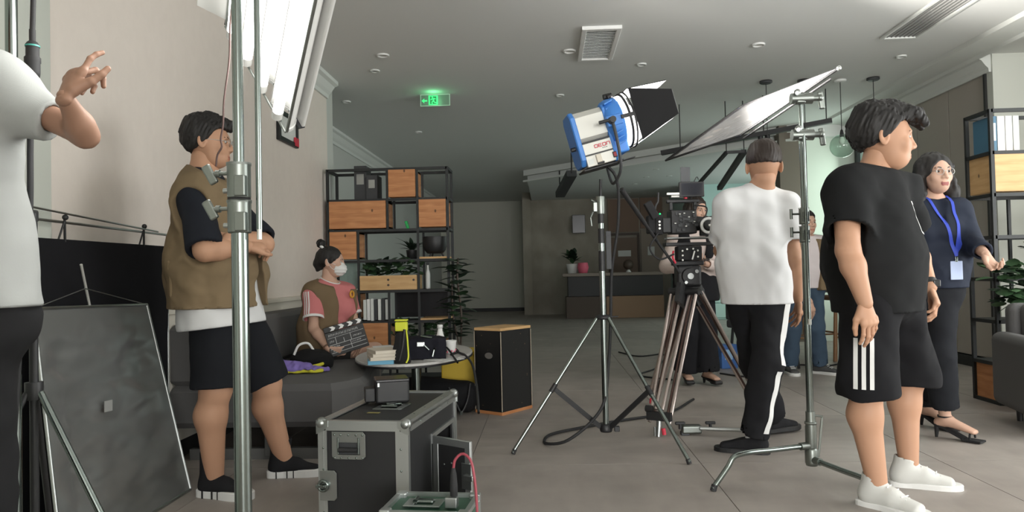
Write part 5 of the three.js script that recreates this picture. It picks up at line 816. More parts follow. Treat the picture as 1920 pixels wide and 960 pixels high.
{
  const b0 = V(-1.70, 0.006, -2.52), b1 = onPlaneY(357, 920, 0).setY(0.006), t1 = at(275, 571, 3.62), t0 = at(62, 579, 2.74), c = V().add(b0).add(b1).add(t0).add(t1).multiplyScalar(0.25);
  const g = thing('diffusion_frame', 'frame of crinkled translucent grey plastic leaning before the black flag', 'diffusion frame', [c.x, 0, c.z]); const L = (p) => p.clone().sub(g.position);
  const N = 60, MM = 60, geom = new THREE.PlaneGeometry(1, 1, N, MM), p = geom.attributes.position, nrm = V().crossVectors(b1.clone().sub(b0), t0.clone().sub(b0)).normalize(); if (nrm.x < 0) nrm.negate();
  for (let i = 0; i < p.count; i++) { const u = p.getX(i) + 0.5, v = p.getY(i) + 0.5, q = L(b0).lerp(L(b1), u), q2 = L(t0).lerp(L(t1), u); q.lerp(q2, v); const e = Math.min(1, 6 * Math.min(u, 1 - u, v, 1 - v)); const k = e * (0.016 * noise3(u * 3 + v * 5, v * 7 - u * 4, 2) + 0.012 * noise3(u * 3 + 3 + v * 14, v * 9 - u * 3, 5) + 0.006 * noise3(u * 6 - v * 26, v * 16 + u * 8, 9) + 0.03 * Math.sin(v * Math.PI) * Math.sin(u * Math.PI) * -1); q.addScaledVector(nrm, k); p.setXYZ(i, q.x, q.y, q.z); }
  geom.computeVertexNormals();
  obj('plastic_sheet', geom, two(phys([0.22, 0.225, 0.22], 0.3, { transmission: 0.4, thickness: 0 })), g);
  obj('frame', [rod(L(b0), L(b1), 0.007), rod(L(t0), L(t1), 0.007), rod(L(b0), L(t0), 0.007), rod(L(b1), L(t1), 0.007)], M.steel, g);
  const s0 = at(160, 541, 3.05), r0 = at(152, 496, 3.0), r1 = at(168, 573, 3.12); obj('string', [rod(L(t0), L(s0), 0.002, 0.002, 6), rod(L(t1), L(s0), 0.002, 0.002, 6)], M.steel, g); obj('pull_rod', rod(L(r0), L(r1), 0.0055), M.aluMatt, g);
  const lb = at(140, 747, 3.05); obj('tape', placeG(rbox(0.04, 0.045, 0.004, 0, 0, 0, 0.001), L(t0).lerp(L(t1), 0.42).lerp(L(b0).lerp(L(b1), 0.42), 0.46).addScaledVector(nrm, 0.012), 0, R(75), 0), std([0.26, 0.26, 0.25], 0.6), g);
}
// ---------------------------------------------------------------- sofa along the left wall, with what lies on it
{
  const g = thing('sofa', 'dark grey fabric sofa with curved front along the left wall', 'sofa', [XL, 0, -5]);
  // seat outline in x (from the wall), z relative to the group
  const front = []; for (let k = 0; k <= 24; k++) { const t = k / 24, z = mix(0.98, -1.35, t); front.push([mix(1.08, 0.66, Math.pow(t, 0.9)) - (t < 0.12 ? (0.12 - t) ** 2 * 12 : 0), z]); }
  const outline = [[0.045, 0.98], ...front, [0.045, -1.35]].map(([x, z]) => [x, -z]);
  const seat = slab(outline, 0.235, 0.035).rotateX(-Math.PI / 2); seat.translate(0, 0.30, 0); obj('seat', seat, M.sofa, g);
  const bo = [[0.045, 0.98], [0.23, 0.98], [0.2, 0], [0.2, -1.35], [0.045, -1.35]].map(([x, z]) => [x, -z]); obj('backrest', slab(bo, 0.34, 0.03).rotateX(-Math.PI / 2).translate(0, 0.585, 0), M.sofa, g);
  const fr = std([0.12, 0.12, 0.115], 0.6);
  obj('base_frame', [bar([0.1, 0.03, 0.93], [1.0, 0.03, 0.93], 0.04, 0.06), bar([0.98, 0.03, 0.93], [0.62, 0.03, -1.28], 0.04, 0.06), bar([0.1, 0.03, -1.28], [0.62, 0.03, -1.28], 0.04, 0.06)], fr, g);
  for (const [x, z] of [[0.2, 0.93], [0.55, 0.93], [0.86, 0.93], [0.98, 0.9], [0.8, 0], [0.63, -1.25]]) obj('leg', rbox(0.05, 0.17, 0.05, x, 0.1, z, 0.004), fr, g);
}
{
  const p = at(560, 700, 4.55).setY(0.42), g = thing('folded_jacket', 'crumpled purple jacket with yellow trim lying on the sofa', 'jacket', p);
  const f = (x, y, z) => { let d = join([eseg(V(-0.14, 0.03, 0), V(0.12, 0.022, 0.02), V(0, 0, 1), 0.09, 0.03, 0.05, 0.018), eseg(V(-0.1, 0.055, 0.02), V(0.06, 0.04, 0.0), V(0, 0, 1), 0.06, 0.028, 0.03, 0.02), cap(V(0.1, 0.02, 0), V(0.17, 0.018, -0.02), 0.02, 0.016)], 0.02)(x, y, z); d += 0.010 * noise3(x * 22, y * 30, z * 26) + 0.005 * noise3(x * 50, y * 50, z * 30); return smax(d, 0.001 - y, 0.004); };
  raw('cloth', netMesh(f, V(-0.28, -0.02, -0.16), V(0.26, 0.13, 0.16), 0.007), cloth([0.24, 0.18, 0.50]), g);
  raw('yellow_trim', netMesh((x, y, z) => smax(join([eseg(V(-0.08, 0.012, 0.07), V(0.16, 0.012, 0.05), V(0, 0, 1), 0.018, 0.010, 0.02, 0.012), cap(V(0.09, 0.03, -0.02), V(0.14, 0.045, -0.03), 0.014, 0.010)], 0.01)(x, y, z) + 0.004 * noise3(x * 40, y * 40, z * 40), 0.001 - y, 0.003), V(-0.14, -0.01, -0.08), V(0.22, 0.09, 0.13), 0.006), cloth([0.66, 0.62, 0.06]), g);
  raw('white_lining', netMesh((x, y, z) => smax(ellip(V(-0.17, 0.065, -0.02), 0.06, 0.05, 0.04)(x, y, z) + 0.008 * noise3(x * 30, y * 30, z * 30), 0.001 - y, 0.003), V(-0.26, -0.01, -0.1), V(-0.08, 0.14, 0.06), 0.007), cloth([0.66, 0.6, 0.6]), g);
  const g2 = thing('black_pouch', 'soft black pouch between the purple jacket and the seated woman', 'bag', at(585, 668, 4.75).setY(0.42)); raw('pouch_body', netMesh((x, y, z) => smax(ellip(V(0, 0.05, 0), 0.14, 0.075, 0.1)(x, y, z) + 0.012 * noise3(x * 16, y * 16, z * 16), 0.001 - y, 0.004), V(-0.2, -0.01, -0.16), V(0.2, 0.16, 0.16), 0.009), cloth([0.012, 0.012, 0.013]), g2); obj('pouch_strap', hose([[-0.1, 0.09, 0.05], [-0.07, 0.15, 0.04], [-0.02, 0.16, 0.02], [0.02, 0.11, 0.02]], 0.008, 24), M.paper, g2);
}
// clapperboard
{
  const c0 = at(615, 652, 4.98), c1 = at(683, 655, 5.12), up = V(-0.03, 1, -0.16).normalize(), g = thing('clapperboard', 'black film clapperboard with white chevrons held by the seated woman', 'clapperboard', at(650, 634, 5.05));
  const x = at(684, 628, 5.10).sub(at(614, 650, 4.98)).normalize(), z = V().crossVectors(x, up).normalize(), y = V().crossVectors(z, x); g.quaternion.setFromRotationMatrix(new THREE.Matrix4().makeBasis(x, y, z));
  const w = 0.27, h = 0.165; obj('slate', rbox(w, h, 0.012, 0, -0.012, 0, 0.003), M.black, g);
  const st = obj('clap_stick', rbox(w, 0.036, 0.014, 0, h / 2 + 0.008, 0, 0.003), M.black, g); for (let k = 0; k < 4; k++) obj('chevron', slab([[-0.012, -0.015], [0.014, -0.015], [0.03, 0], [0.014, 0.015], [-0.012, 0.015], [0.004, 0]], 0.002).translate(-0.085 + k * 0.062, h / 2 + 0.008, 0.008), M.white, st);
  const chalk = std([0.55, 0.55, 0.54], 0.8), ln = (a, b, t = 0.003) => bar([a[0], a[1], 0.0068], [b[0], b[1], 0.0068], t, 0.0012, V(0, 0, 1));
  obj('printed_lines', [ln([-0.125, -0.018], [0.125, -0.018]), ln([-0.125, -0.046], [0.125, -0.046]), ln([-0.125, -0.072], [0.125, -0.072]), ln([-0.075, 0.03], [-0.075, -0.018]), ln([0.03, 0.03], [0.03, -0.018]), ln([-0.02, 0.012], [-0.02, -0.018]), ln([0.02, -0.018], [0.02, -0.072]), ln([-0.125, 0.03], [0.125, 0.03], 0.002)], chalk, g);
  const r = rng(9), L = []; for (const [y, x0, x1, hh] of [[0.048, -0.115, 0.09, 0.016], [0.005, -0.118, -0.09, 0.014], [0.004, 0.045, 0.11, 0.012], [-0.032, -0.11, -0.06, 0.010], [-0.032, 0.03, 0.09, 0.010], [-0.06, -0.11, -0.05, 0.009]]) for (let q = x0; q < x1; q += 0.011) { const a = r() * 0.6 - 0.3; L.push(ln([q, y - hh / 2], [q + 0.004 + a * 0.008, y + hh / 2], 0.0022)); if (r() > 0.4) L.push(ln([q, y + (r() - 0.5) * hh], [q + 0.008, y + (r() - 0.5) * hh], 0.002)); } obj('chalk_writing', L, chalk, g);
}
// ---------------------------------------------------------------- leaves for the plants
function leafGeo(len, wid, bend = 0.35, seg = 6) {        // a pointed leaf along +y that droops towards +z
  const P = [], I = [], half = 3; for (let i = 0; i <= seg; i++) { const t = i / seg, w = wid * Math.sin(Math.PI * Math.pow(t, 0.75)) * 0.5 + 0.0005, a = bend * t; const y = len * (t - bend * 0.35 * t * t), z = len * bend * t * t * 0.9; for (let j = -1; j <= 1; j++) P.push(j * w, y, z + Math.abs(j) * w * 0.25); }
  for (let i = 0; i < seg; i++) for (let j = 0; j < 2; j++) { const a = i * 3 + j; I.push(a, a + 1, a + 3, a + 3, a + 1, a + 4); }
  const g = new THREE.BufferGeometry(); g.setAttribute('position', new THREE.Float32BufferAttribute(P, 3)); g.setIndex(I); g.computeVertexNormals(); return g;
}
const leafKinds = { broad: leafGeo(0.10, 0.075, 0.5), long: leafGeo(0.24, 0.045, 0.5), small: leafGeo(0.065, 0.05, 0.4), rubber: leafGeo(0.17, 0.08, 0.35) };
function foliage(t, kind, n, r, place, mats, scale = 1, stemMat) {   // every leaf is a part of the plant
  const rr = rng(r); for (let i = 0; i < n; i++) { const p = place(i, rr), m = new THREE.Mesh(leafKinds[kind], mats[Math.floor(rr() * mats.length)]); m.name = 'leaf'; m.position.copy(p.pos); m.rotation.set(p.tilt, p.turn, 0, 'YXZ'); m.scale.setScalar(scale * (0.75 + rr() * 0.5)); m.castShadow = m.receiveShadow = true; t.add(m); }
}
const bush = (w, h, d, y0) => (i, r) => ({ pos: V((r() - 0.5) * w, y0 + r() * h, (r() - 0.5) * d), tilt: 0.3 + r() * 1.2, turn: r() * 6.28 });

// ---------------------------------------------------------------- iron shelving with wooden boxes (left)
function shelving(name, label, p, cols, rows, cw, rh, depth) {
  const g = thing(name, label, 'shelf', p), W0 = cols * cw, H0 = rows * rh, t = 0.025, fr = (n, ge) => obj(n, ge, M.ironFrame, g);
  for (const z of [0, -depth]) for (const x of [0, W0]) fr('post', box(t, H0, t, x, H0 / 2, z));
  for (let r = 0; r <= rows; r++) { const y = r === 0 ? t / 2 : r * rh - t / 2; for (const z of [0, -depth]) fr('rail', box(W0, t, t, W0 / 2, y, z)); for (const x of [0, W0]) fr('cross_rail', box(t, t, depth, x, y, -depth / 2)); }
  return g;
}
const cwL = 0.285, rhL = 0.2885, SL = [-2.05, 0, -6.92];
{
  const g = shelving('bookshelf', 'tall black iron bookshelf with wooden boxes behind the seated woman', SL, 4, 7, cwL, rhL, 0.32);
  // inner posts only where the photograph shows them
  const post = (c, r0, r1) => { for (const z of [0, -0.32]) obj('post', box(0.02, (r1 - r0) * rhL, 0.02, c * cwL, (r0 + r1) / 2 * rhL, z), M.ironFrame, g); };
  post(1, 3, 4); post(1, 4, 5); post(1, 0, 3); post(2, 5, 7); post(3, 6, 7); post(3, 3, 6); post(3, 0, 3); post(2, 0, 3);
  const woodBox = (c0, c1, r, mat) => { const w = (c1 - c0) * cwL - 0.03, h = rhL - 0.03, x = (c0 + c1) / 2 * cwL, y = (r + 0.5) * rhL - 0.004; const b = obj('wooden_box', [box(w, h, 0.018, x, y, 0.005), box(w, 0.018, 0.3, x, y + h / 2 - 0.009, -0.155), box(w, 0.018, 0.3, x, y - h / 2 + 0.009, -0.155), box(0.018, h, 0.3, x - w / 2 + 0.009, y, -0.155), box(0.018, h, 0.3, x + w / 2 - 0.009, y, -0.155), box(w, h, 0.012, x, y, -0.31)], mat, g); return b; };
  woodBox(2, 3, 6, M.woodA); woodBox(0, 2, 5, M.woodB); woodBox(3, 4, 5, M.woodA); woodBox(0, 1, 4, M.woodB); woodBox(0, 1, 2, M.woodA); woodBox(1, 2, 1, M.woodB);
  for (const [c, r] of [[3, 4], [3, 2]]) obj('wooden_board', box(cwL - 0.02, 0.02, 0.31, (c + 0.5) * cwL, r * rhL + 0.008, -0.155), M.woodC, g);
  obj('glass_back', box(cwL - 0.03, rhL - 0.03, 0.006, 0.5 * cwL, 3.5 * rhL, -0.31), phys([0.55, 0.68, 0.64], 0.3, { transmission: 0.5, thickness: 0 }), g);
  obj('dark_door', [box(cwL * 2 - 0.03, rhL - 0.03, 0.018, 3 * cwL, 2.5 * rhL, -0.3)], M.blackGloss, g);
  obj('base_board', box(cwL * 4 - 0.03, 0.02, 0.31, 2 * cwL, 0.035, -0.155), M.ironFrame, g);
  obj('metal_board', [box(cwL * 4 - 0.03, 0.008, 0.31, 2 * cwL, 2 * rhL - 0.004, -0.155), box(cwL * 3 - 0.03, 0.008, 0.31, 2.5 * cwL, 3 * rhL - 0.004, -0.155), box(cwL * 4 - 0.03, 0.008, 0.31, 2 * cwL, rhL - 0.004, -0.155), box(cwL * 2 - 0.03, 0.008, 0.31, 1 * cwL, 6 * rhL - 0.004, -0.155), box(cwL - 0.03, 0.008, 0.31, 2.5 * cwL, 5 * rhL - 0.004, -0.155), box(cwL - 0.03, 0.008, 0.31, 3.5 * cwL, 6 * rhL - 0.004, -0.155), box(cwL*2 - 0.03, 0.008, 0.31, 2 * cwL, 5 * rhL - 0.004, -0.155)], M.ironFrame, g);
  const S = (c, r, y = 0.0, z = -0.15) => [SL[0] + c * cwL, r * rhL + y, SL[2] + z];
  // planter with leaves
  const pl = thing('planter_box', 'pale wooden planter with knots full of leafy green plants on the bookshelf', 'planter', S(2, 3, 0.002, -0.14));
  obj('trough', [box(0.54, 0.135, 0.016, 0, 0.068, 0.155), box(0.54, 0.135, 0.016, 0, 0.068, -0.13), box(0.016, 0.135, 0.28, -0.262, 0.068, 0.01), box(0.016, 0.135, 0.28, 0.262, 0.068, 0.01), box(0.53, 0.01, 0.28, 0, 0.005, 0.01)], M.woodC, pl);
  for (const [x, y] of [[0, 0.095], [0, 0.045], [0.24, 0.09]]) obj('knot_hole', new THREE.CylinderGeometry(0.011, 0.011, 0.004, 14).rotateX(Math.PI / 2).translate(x, y, 0.1635), M.brownDark, pl);
  obj('soil', box(0.5, 0.02, 0.26, 0, 0.12, 0.01), M.soil, pl);
  foliage(pl, 'broad', 120, 3, bush(0.5, 0.15, 0.26, 0.13), [M.leaf, M.leaf2, M.leafDark], 1.05);
  // binders sticking out at the top, basket, bottle, books
  const bi = thing('binder_box', 'dark binder box standing on top row of the bookshelf', 'binder', S(1.12, 6, 0.002, -0.2)); obj('case', [rbox(0.12, 0.33, 0.2, -0.03, 0.165, 0, 0.004), rbox(0.11, 0.235, 0.2, 0.085, 0.118, 0.02, 0.004)], M.darkGrey, bi); obj('spine_label', box(0.06, 0.08, 0.002, 0.085, 0.15, 0.121), M.steel, bi); obj('spine_label', box(0.07, 0.1, 0.002, -0.03, 0.2, 0.101), M.steel, bi);
  const ba = thing('round_basket', 'dark oval basket on short feet on the right of the bookshelf', 'basket', S(3.5, 4, 0.02, -0.12)); obj('bowl', lathe([[0, 0.03], [0.075, 0.03], [0.1, 0.06], [0.118, 0.12], [0.118, 0.19], [0.108, 0.19], [0.105, 0.12], [0.08, 0.07], [0, 0.06]], 28), M.black, ba); for (let k = 0; k < 3; k++) obj('foot', rod([Math.cos(k * 2.1) * 0.08, 0, Math.sin(k * 2.1) * 0.08], [Math.cos(k * 2.1) * 0.06, 0.04, Math.sin(k * 2.1) * 0.06], 0.008), M.black, ba);
  const bo = thing('slim_bottle', 'slim pale bottle standing on the bookshelf below the basket', 'bottle', S(3.28, 3, 0.003, -0.05)); obj('glass', lathe([[0, 0], [0.02, 0], [0.021, 0.02], [0.021, 0.15], [0.009, 0.19], [0.009, 0.225], [0, 0.225]], 18), M.cornice, bo); obj('stopper', lathe([[0, 0.225], [0.011, 0.225], [0.011, 0.25], [0, 0.25]], 14), M.darkGrey, bo);
  for (let k = 0; k < 7; k++) { const b = obj('book', [rbox(0.028, 0.19 + (k % 3) * 0.01, 0.15, 0, 0.1, 0, 0.002)], k === 3 || k === 5 ? M.darkGrey : k % 2 ? M.paper : M.cornice); b.position.set(SL[0] + 1.16 * cwL + 0.035 * k, 2 * rhL + 0.005, SL[2] - 0.1); tag(b, ['pale', 'white', 'pale', 'dark', 'pale', 'dark', 'pale'][k] + ' book in the row at shoulder height of the seated woman', 'book', 'books on the left bookshelf'); b.userData.label = ['first', 'second', 'third', 'fourth', 'fifth', 'sixth', 'seventh'][k] + ' upright book from the left in the bookshelf row'; }
  const gp = thing('green_glow_mark', 'small green block painted as a glow on the bookshelf beside a wooden box', 'ornament', S(2.62, 5, 0.002, -0.1)); obj('body', placeG(rbox(0.03, 0.08, 0.02, 0, 0.04, 0, 0.008), [0, 0, 0], 0, 0, 0.3), std([0.02, 0.5, 0.12], 0.4), gp);  // green block stands in for a green glow seen in this cell
  const lp = thing('low_planter', 'wooden planter with small green plant on the lower right of the bookshelf', 'planter', S(3.5, 1, 0.002, -0.1)); obj('trough', [rbox(0.25, 0.1, 0.2, 0, 0.05, 0, 0.004)], M.woodA, lp); obj('knot_hole', new THREE.CylinderGeometry(0.01, 0.01, 0.004, 12).rotateX(Math.PI / 2).translate(0, 0.06, 0.101), M.brownDark, lp); foliage(lp, 'small', 60, 8, bush(0.24, 0.13, 0.18, 0.1), [M.leaf, M.leaf2], 1.1);
  const mp = thing('trailing_plant', 'dark trailing plant in black pot on the bookshelf behind the table', 'plant', S(2.4, 1, 0.002, -0.1)); obj('pot', lathe([[0, 0], [0.06, 0], [0.075, 0.1], [0.07, 0.1], [0.06, 0.02], [0, 0.02]], 20), M.black, mp); foliage(mp, 'small', 70, 12, bush(0.26, 0.22, 0.2, 0.06), [M.leafDark, M.leaf], 1.1);
  const dp = thing('shelf_plant', 'dark spiky plant standing on the bookshelf above the planter box', 'plant', S(2.65, 4, 0.002, -0.24)); obj('pot', lathe([[0, 0], [0.05, 0], [0.06, 0.09], [0.055, 0.09], [0, 0.02]], 18), M.black, dp); foliage(dp, 'long', 22, 14, (i, r) => ({ pos: V(0, 0.08, 0), tilt: 0.2 + r() * 0.8, turn: r() * 6.28 }), [M.leafDark], 0.8);
}
// tall plant right of the bookshelf
{
  const p = onPlaneY(838, 720, 0), g = thing('rubber_plant', 'tall dark rubber plant in a pot right of the left bookshelf', 'plant', [at(842, 600, 6.9).x + 0.1, 0, -6.85]);
  obj('pot', lathe([[0, 0], [0.12, 0], [0.15, 0.28], [0.14, 0.28], [0.13, 0.25], [0, 0.25]], 24), M.black, g); obj('stem', [hose([[0, 0.25, 0], [0.02, 0.6, 0], [-0.01, 1.0, 0.01], [0, 1.15, 0]], 0.01, 20), hose([[0.02, 0.25, 0.02], [-0.05, 0.6, 0.03], [-0.06, 0.95, 0.02]], 0.008, 20)], M.brownDark, g);
  foliage(g, 'rubber', 64, 21, (i, r) => ({ pos: V((r() - 0.5) * 0.06 - (i % 2 ? 0.04 : 0), 0.42 + 0.72 * i / 64, (r() - 0.5) * 0.06), tilt: 0.9 + r() * 0.7, turn: i * 2.4 + r() }), [M.leafDark, M.leafDark, M.leaf], 1.15);
}
// ---------------------------------------------------------------- round table and the things on it
const TB = V(-0.88, 0.48, -4.92);
{
  const g = thing('coffee_table', 'oval white coffee table with dark rim and steel column', 'table', [TB.x, 0, TB.z]), a = 0.375, b = 0.64, o = (k) => Array.from({ length: 48 }, (_, i) => { const t = i / 48 * Math.PI * 2; return [Math.cos(t) * (a - k), Math.sin(t) * (b - k)]; });
  obj('table_top', slab(o(0.004), 0.016, 0.003).rotateX(Math.PI / 2).translate(0, 0.474, 0), std([0.55, 0.54, 0.52], 0.35), g);
  obj('rim', slab(o(0), 0.012, 0.002).rotateX(Math.PI / 2).translate(0, 0.460, 0), M.black, g);
  obj('column', rod([0, 0.02, 0], [0, 0.46, 0], 0.03, 0.03, 20), M.chrome, g); obj('base', lathe([[0, 0], [0.24, 0], [0.24, 0.008], [0.05, 0.02], [0, 0.022]], 32), M.black, g);
  const on = (px, py) => { const p = onPlaneY(px, py, 0.482); return p; };
  const pp = (name, label, px, py, w, d, turn) => { const s = obj(name, box(w, 0.002, d), M.paper); s.position.copy(on(px, py)); s.position.y = 0.484; s.rotation.y = turn; return tag(s, label, 'paper'); };
  pp('paper_sheet', 'white paper sheet on the table edge nearest the seated woman', 716, 652, 0.21, 0.29, 0.5); pp('paper_sheet', 'curled white paper behind the black bag on the table', 768, 648, 0.18, 0.24, -0.3); pp('paper_sheet', 'white paper at the front of the coffee table under cables', 832, 674, 0.16, 0.2, 0.9);
  // books: three cream and one blue at the left edge of the table
  [['blue notebook at the bottom of the stack on the table', M.paleBlue, 0.022], ['cream book above the blue notebook', M.cream, 0.02], ['second cream book from the top of the table stack', M.cream, 0.018], ['topmost cream book of the stack on the table', M.cream, 0.018]].reduce((y, [l, m, h], i) => { const p = on(716, 682), t = thing('book', l, 'book', [p.x - 0.02 + i * 0.006, y, p.z - 0.05], 0.25 + i * 0.08); obj('cover', [box(0.15, 0.002, 0.21, 0, 0.001, 0), box(0.15, 0.002, 0.21, 0, h - 0.001, 0), box(0.003, h, 0.21, 0.0735, h / 2, 0)], m, t); obj('pages', box(0.144, h - 0.004, 0.204, -0.001, h / 2, 0), i ? M.cream : M.paleBlue, t); return y + h + 0.001; }, 0.483);
  // black pouch with neon label
  const q = on(752, 681), po = thing('battery_pouch', 'tall black pouch with neon yellow label on the table front', 'pouch', [q.x, 0.483, q.z]); raw('pouch_body', netMesh((x, y, z) => smax(eseg(V(0, 0.02, 0), V(0.006, 0.16, -0.01), V(1, 0, 0), 0.055, 0.04, 0.04, 0.03)(x, y, z) + 0.007 * noise3(x * 40, y * 14, z * 40), 0.0005 - y, 0.003), V(-0.09, -0.01, -0.08), V(0.09, 0.24, 0.08), 0.005), M.blackMatt, po);
  obj('neon_label', [rbox(0.072, 0.055, 0.045, 0.004, 0.215, -0.012, 0.008), rbox(0.074, 0.01, 0.047, 0.004, 0.252, -0.012, 0.004)], M.lime, po); obj('neon_cord', hose([[0.035, 0.19, 0], [0.045, 0.12, 0.02], [0.05, 0.03, 0.04], [0.04, 0.006, 0.05]], 0.005, 24), M.lime, po); obj('strap', hose([[0.03, 0.2, 0.03], [0.02, 0.1, 0.045], [0.0, 0.02, 0.05]], 0.008, 20), M.black, po);
  // camera bag with steel clips and cables
  const c = on(796, 672), bg = thing('camera_bag', 'black camera bag with steel clips on the coffee table', 'bag', [c.x, 0.483, c.z], 0.15); raw('bag_body', netMesh((x, y, z) => { const q0 = Math.max(Math.abs(x) - 0.12, Math.abs(y - 0.065) - 0.05, Math.abs(z) - 0.075); return smax(smin(q0 - 0.012, ellip(V(0, 0.11, 0), 0.11, 0.035, 0.07)(x, y, z), 0.02) + 0.006 * noise3(x * 22, y * 22, z * 22), 0.0005 - y, 0.003); }, V(-0.17, -0.01, -0.12), V(0.17, 0.19, 0.12), 0.007), cloth([0.014, 0.014, 0.02]), bg);
  obj('clip', [rod([-0.02, 0.14, 0.05], [0.05, 0.13, 0.07], 0.008), rod([0.0, 0.09, 0.092], [0.03, 0.06, 0.095], 0.007), rod([0.06, 0.06, 0.095], [0.05, 0.02, 0.1], 0.009)], M.chrome, bg); obj('buckle', [rbox(0.05, 0.03, 0.012, -0.02, 0.095, 0.09, 0.004)], M.steel, bg);
  tag(obj('cable', [hose([on(830, 668).setY(0.5), on(845, 662).setY(0.51), on(862, 664).setY(0.49), on(872, 668).setY(0.489), on(884, 674).setY(0.46), on(893, 690).setY(0.38), on(896, 706).setY(0.3)], 0.007, 60), hose([on(815, 675).setY(0.55), on(836, 668).setY(0.54), on(853, 675).setY(0.49), on(858, 682).setY(0.489)], 0.006, 40), hose([on(820, 670).setY(0.5), on(842, 660).setY(0.52), on(858, 661).setY(0.495), on(846, 667).setY(0.49)], 0.008, 40)], M.rubber), 'black cables tangled on the coffee table beside the paper cup', 'cable');
  const bt = on(826, 662), bo = thing('milk_bottle', 'white plastic bottle with printed base on the coffee table', 'bottle', [bt.x, 0.483, bt.z]); obj('bottle_body', lathe([[0, 0], [0.032, 0], [0.035, 0.006], [0.034, 0.06], [0.026, 0.11], [0.016, 0.15], [0.015, 0.165], [0, 0.165]], 28), M.white, bo); obj('cap', lathe([[0, 0.165], [0.0185, 0.163], [0.0185, 0.185], [0.016, 0.187], [0, 0.187]], 24), M.white, bo);
  { const r = rng(4), L = []; for (let k = 0; k < 16; k++) { const a = r() * 6.28, y = 0.015 + r() * 0.04; L.push(ball(0.006, Math.cos(a) * 0.033, y, Math.sin(a) * 0.033, 1, 0.6, 1, 6)); } obj('print', L, std([0.16, 0.15, 0.13], 0.6), bo); }
  const ct = on(846, 664), cu = thing('paper_cup', 'white paper cup with small red flowers beside the bottle', 'cup', [ct.x, 0.483, ct.z]); obj('cup_wall', lathe([[0, 0], [0.027, 0], [0.036, 0.085], [0.038, 0.087], [0.036, 0.089], [0.034, 0.085], [0.025, 0.005], [0, 0.005]], 28), M.white, cu); obj('flower_print', [0.2, 0.7, 1.3, 1.8, 2.4].map((a) => ball(0.006, Math.cos(a) * 0.03, 0.02 + 0.01 * Math.sin(a * 5), Math.sin(a) * 0.03, 1, 1.2, 1, 6)), M.pink, cu);
}
// yellow tote and black duffel behind the table, equipment cases beneath
{
  const y = thing('yellow_crate', 'yellow box standing between coffee table and black wooden crate', 'box', [at(880, 700, 5.75).x, 0, at(880, 700, 5.75).z], 0.1); obj('crate_body', [rbox(0.42, 0.36, 0.28, 0, 0.22, 0, 0.01)], M.yellow, y); obj('crate_rim', rbox(0.44, 0.03, 0.3, 0, 0.4, 0, 0.006), M.yellow, y); obj('crate_foot', rbox(0.4, 0.05, 0.26, 0, 0.025, 0, 0.006), M.black, y);
  const d = at(848, 715, 5.3), g = thing('duffel_bag', 'large black duffel bag on the floor under the table', 'bag', [d.x - 0.12, 0, d.z - 0.08]); raw('bag_body', netMesh((x, y0, z) => smax(eseg(V(-0.16, 0.14, 0), V(0.2, 0.12, 0), V(0, 0, 1), 0.15, 0.13, 0.13, 0.11)(x, y0, z) + 0.016 * noise3(x * 9, y0 * 9, z * 9), 0.001 - y0, 0.004), V(-0.36, -0.01, -0.24), V(0.38, 0.34, 0.24), 0.011), cloth([0.012, 0.012, 0.013]), g); obj('strap', [hose([[0.1, 0.2, 0.13], [0.16, 0.08, 0.16], [0.19, 0.03, 0.17], [0.23, 0.1, 0.15], [0.25, 0.22, 0.1]], 0.008, 30)], M.black, g); obj('strap_clip', rbox(0.02, 0.03, 0.012, 0.19, 0.025, 0.175, 0.004), M.chrome, g);
  const e = onPlaneY(806, 722, 0.12), k = thing('equipment_case', 'low black equipment box on the floor under the coffee table', 'box', [-0.93, 0, -4.35], 0.1); obj('case_body', rbox(0.34, 0.24, 0.24, 0, 0.12, 0, 0.01), M.black, k); obj('case_lid', rbox(0.35, 0.06, 0.25, 0, 0.27, 0, 0.008), M.blackGloss, k);
}
// ---------------------------------------------------------------- black wooden crate (apple box) on end
{
  const g = thing('wooden_crate', 'tall black painted wooden crate with chipped edges on the floor', 'crate', [-0.325, 0, -5.42], -0.62), w = 0.245, d = 0.35, h = 0.61, t = 0.018;
  const chip = dataTex(256, (u, v) => { const n = tile(u, v, 24, 4), s = tile(u, v, 60, 3, 1, 0.2); return n > 0.44 || s > 0.47 ? [150, 120, 84] : [22, 22, 22]; }, true, 0.5), paint = std(0xffffff, 0.55, 0, { map: chip });
  const side = (gm, y) => obj('board', gm, paint, g);
  side(rbox(w, h - 0.02, t, 0, h / 2, d / 2 - t / 2, 0.003)); side(rbox(w, h - 0.02, t, 0, h / 2, -d / 2 + t / 2, 0.003)); side(rbox(t, h - 0.02, d, w / 2 - t / 2, h / 2, 0, 0.003)); side(rbox(t, h - 0.02, d, -w / 2 + t / 2, h / 2, 0, 0.003));
  obj('top_board', rbox(w + 0.004, 0.02, d + 0.004, 0, h - 0.008, 0, 0.003), M.woodC, g); obj('bottom_board', rbox(w + 0.006, 0.022, d + 0.006, 0, 0.011, 0, 0.003), M.woodA, g);
  const em = std([0.42, 0.36, 0.28], 0.8); for (const [x, z] of [[w / 2, d / 2], [-w / 2, d / 2], [w / 2, -d / 2]]) obj('worn_edge', box(0.005, h - 0.05, 0.005, x, h / 2, z), em, g);
  obj('hand_hole', [slab(Array.from({ length: 20 }, (_, i) => [Math.cos(i / 20 * 6.28) * 0.035, Math.sin(i / 20 * 6.28) * 0.022]), 0.004).translate(0.01, h * 0.68, d / 2 + 0.001)], std([0.14, 0.13, 0.12], 0.8), g);
}
